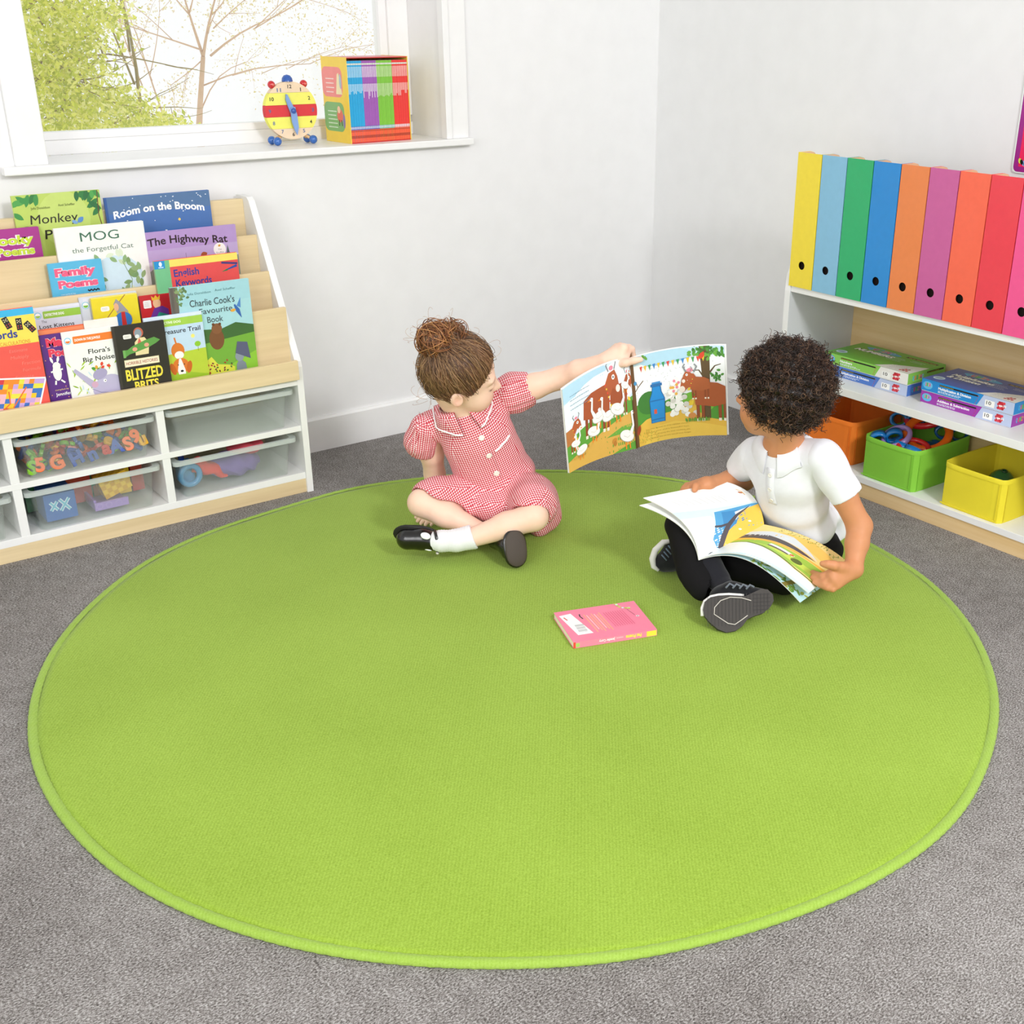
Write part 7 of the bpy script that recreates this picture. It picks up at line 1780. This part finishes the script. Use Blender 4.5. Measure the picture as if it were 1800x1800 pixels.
A.rect(0, 0, W, H, '#f3d489'); A.poly([(0, H * .62), (.08, H * .9), (.15, H * .94), (W, H * .8), (W, H * .62), (.14, H * .74), (.06, H * .7)], '#f0c462')
for k in range(80): A.leaf(rr.uniform(.06, W), H * rr.uniform(.86, 1.0), .010, .002, rr.uniform(40, 140), ['#8ea13c', '#b8b04a', '#5f7a34'][k % 3]); A.n -= 1
A.n += 1
A.poly([(0, H * .78), (.05, H * .86), (.11, H * .86), (.165, H * .72), (.2, H * .60), (.15, H * .66), (.08, H * .72), (0, H * .66)], '#d5dade')
A.poly([(0, H * .70), (.06, H * .74), (.12, H * .68), (.18, H * .60), (.2, H * .575), (.17, H * .56), (.1, H * .60), (0, H * .60)], '#544e52')
A.poly([(0, H * .60), (.1, H * .60), (.19, H * .54), (W, H * .56), (W, H * .5), (.1, H * .53), (0, H * .52)], '#efb74a')
A.poly([(0, H * .53), (.08, H * .55), (.17, H * .5), (W, H * .5), (W, H * .22), (.17, H * .26), (.1, H * .38), (.04, H * .46), (0, H * .46)], '#9cc24a'); A.poly([(.05, H * .47), (.12, H * .42), (.2, H * .38), (W, H * .4), (W, H * .28), (.18, H * .30), (.11, H * .40)], '#c2d658')
A.line([(.0, H * .46), (.05, H * .45), (.1, H * .375), (.16, H * .27), (.19, H * .22), (W, H * .20)], .004, '#5f7a3c')
A.line([(.10, H * .475), (.155, H * .415)], .010, '#6a5c58'); A.line([(.10, H * .50), (.15, H * .445), (.165, H * .42)], .008, '#f4f4f2'); A.ell(.160, H * .43, .005, .004, '#d86a32'); A.ell(.178, H * .36, .012, .010, '#5a6a34')
A.poly([(0, 0), (0, H * .46), (.05, H * .44), (.1, H * .36), (.16, H * .25), (.19, H * .2), (W, H * .18), (W, 0)], '#eef3f2'); A.poly([(.04, 0), (.1, H * .06), (W, H * .05), (W, 0)], '#cfe9ee')
m = MB(); slab(m, RT, RB, .0012, '#f4f2ec', side=1); sheet(A, RT, RB, W, H, m, side=1, lift=.0003); m.build('right_page', 'print', lb)
# the pages and cover underneath, fanned out a little
RT2 = V3((-0.9451, -1.5114, 0.1593), (-0.9075, -1.553, 0.1451), (-0.8593, -1.6091, 0.1188), (-0.8543, -1.6571, 0.0565)); RB2 = V3((-1.143, -1.5042, 0.1214), (-1.0827, -1.5443, 0.1477), (-1.0532, -1.6049, 0.1422), (-1.0047, -1.6927, 0.0479))
RT2[-1] = np.array((-0.8557, -1.656, 0.0477))
A = Art(.000012); A.rect(0, 0, W, H, '#bfe3ea'); 
for k in range(60): A.leaf(rr.uniform(.12, W), rr.uniform(0, H * .5), .018, .006, rr.uniform(0, 360), ['#5f8a3c', '#7fa04a', '#a8b04a'][k % 3])
A.line([(.2, 0), (.205, H * .3)], .008, '#8a7a3a')
m = MB(); slab(m, RT2, RB2, .0016, '#f6f6f2', side=1); sheet(A, RT2, RB2, W, H, m, side=1, lift=.0003); m.build('under_page', 'print', lb)
LT2 = [LT[0], LT[1] + (0, 0, -.006), LT[2] + (0, 0, -.010), LT[3] + (0, 0, -.010)]; LB2 = V3((-1.143, -1.5042, 0.1214), (-1.1338, -1.4797, 0.1721), (-1.1506, -1.4352, 0.2031), (-1.2023, -1.3638, 0.2231))
m = MB(); slab(m, LT2, LB2, .002, '#e9ece8', side=-1); m.build('cover_board', 'print', lb)


# ================================================================ light and camera
w = bpy.data.worlds.new('world'); bpy.context.scene.world = w; w.use_nodes = True
bg = w.node_tree.nodes['Background']; bg.inputs[0].default_value = (.985, .99, 1, 1); bg.inputs[1].default_value = WORLD
def area(name, loc, aim, size, power, col=(1, 1, 1)):
    l = bpy.data.lights.new(name, 'AREA'); l.shape = 'SQUARE'; l.size = size; l.energy = power; l.color = col
    o = bpy.data.objects.new(name, l); C.objects.link(o); o.location = loc
    o.rotation_euler = (Vector(aim) - Vector(loc)).to_track_quat('-Z', 'Y').to_euler(); return o
area('key_softbox', KEY_LOC, (-1.1, -1.0, .3), KEY_SIZE, KEY_W, (.985, .985, 1))
area('added_fill_light', (-4.6, -3.4, 1.9), (0, -1.4, .3), 1.8, 62)  # added unseen light, brightens the right wall and shelf unit
sc = bpy.context.scene
sc.view_settings.view_transform = 'Standard'; sc.view_settings.look = 'None'; sc.view_settings.gamma = 1
sc.view_settings.use_curve_mapping = False
sc.view_settings.exposure = EXPOSURE
sc.cycles.max_bounces = 8; sc.cycles.transparent_max_bounces = 12
cam = bpy.data.cameras.new('camera'); co = bpy.data.objects.new('camera', cam); C.objects.link(co)
f_, a_, b_, c_ = 2063.6, .65618, .41664, .0045
cam.sensor_fit = 'HORIZONTAL'; cam.sensor_width = 36; cam.lens = 36 * f_ / 1800
cam.shift_x = (900 - 1022.33) / 1800; cam.shift_y = (941.77 - 900) / 1800
cam.clip_start = .05; cam.clip_end = 100
fw = Vector((math.sin(a_) * math.cos(b_), math.cos(a_) * math.cos(b_), -math.sin(b_)))
rt = Vector((math.cos(a_), -math.sin(a_), 0)); up = rt.cross(fw)
r2 = rt * math.cos(c_) + up * math.sin(c_); u2 = up * math.cos(c_) - rt * math.sin(c_)
m = Matrix.Identity(4)
for i in range(3):
    m[i][0] = r2[i]; m[i][1] = u2[i]; m[i][2] = -fw[i]
m[0][3], m[1][3], m[2][3] = -2.8165, -3.24463, 1.24152
co.matrix_world = m
sc.camera = co
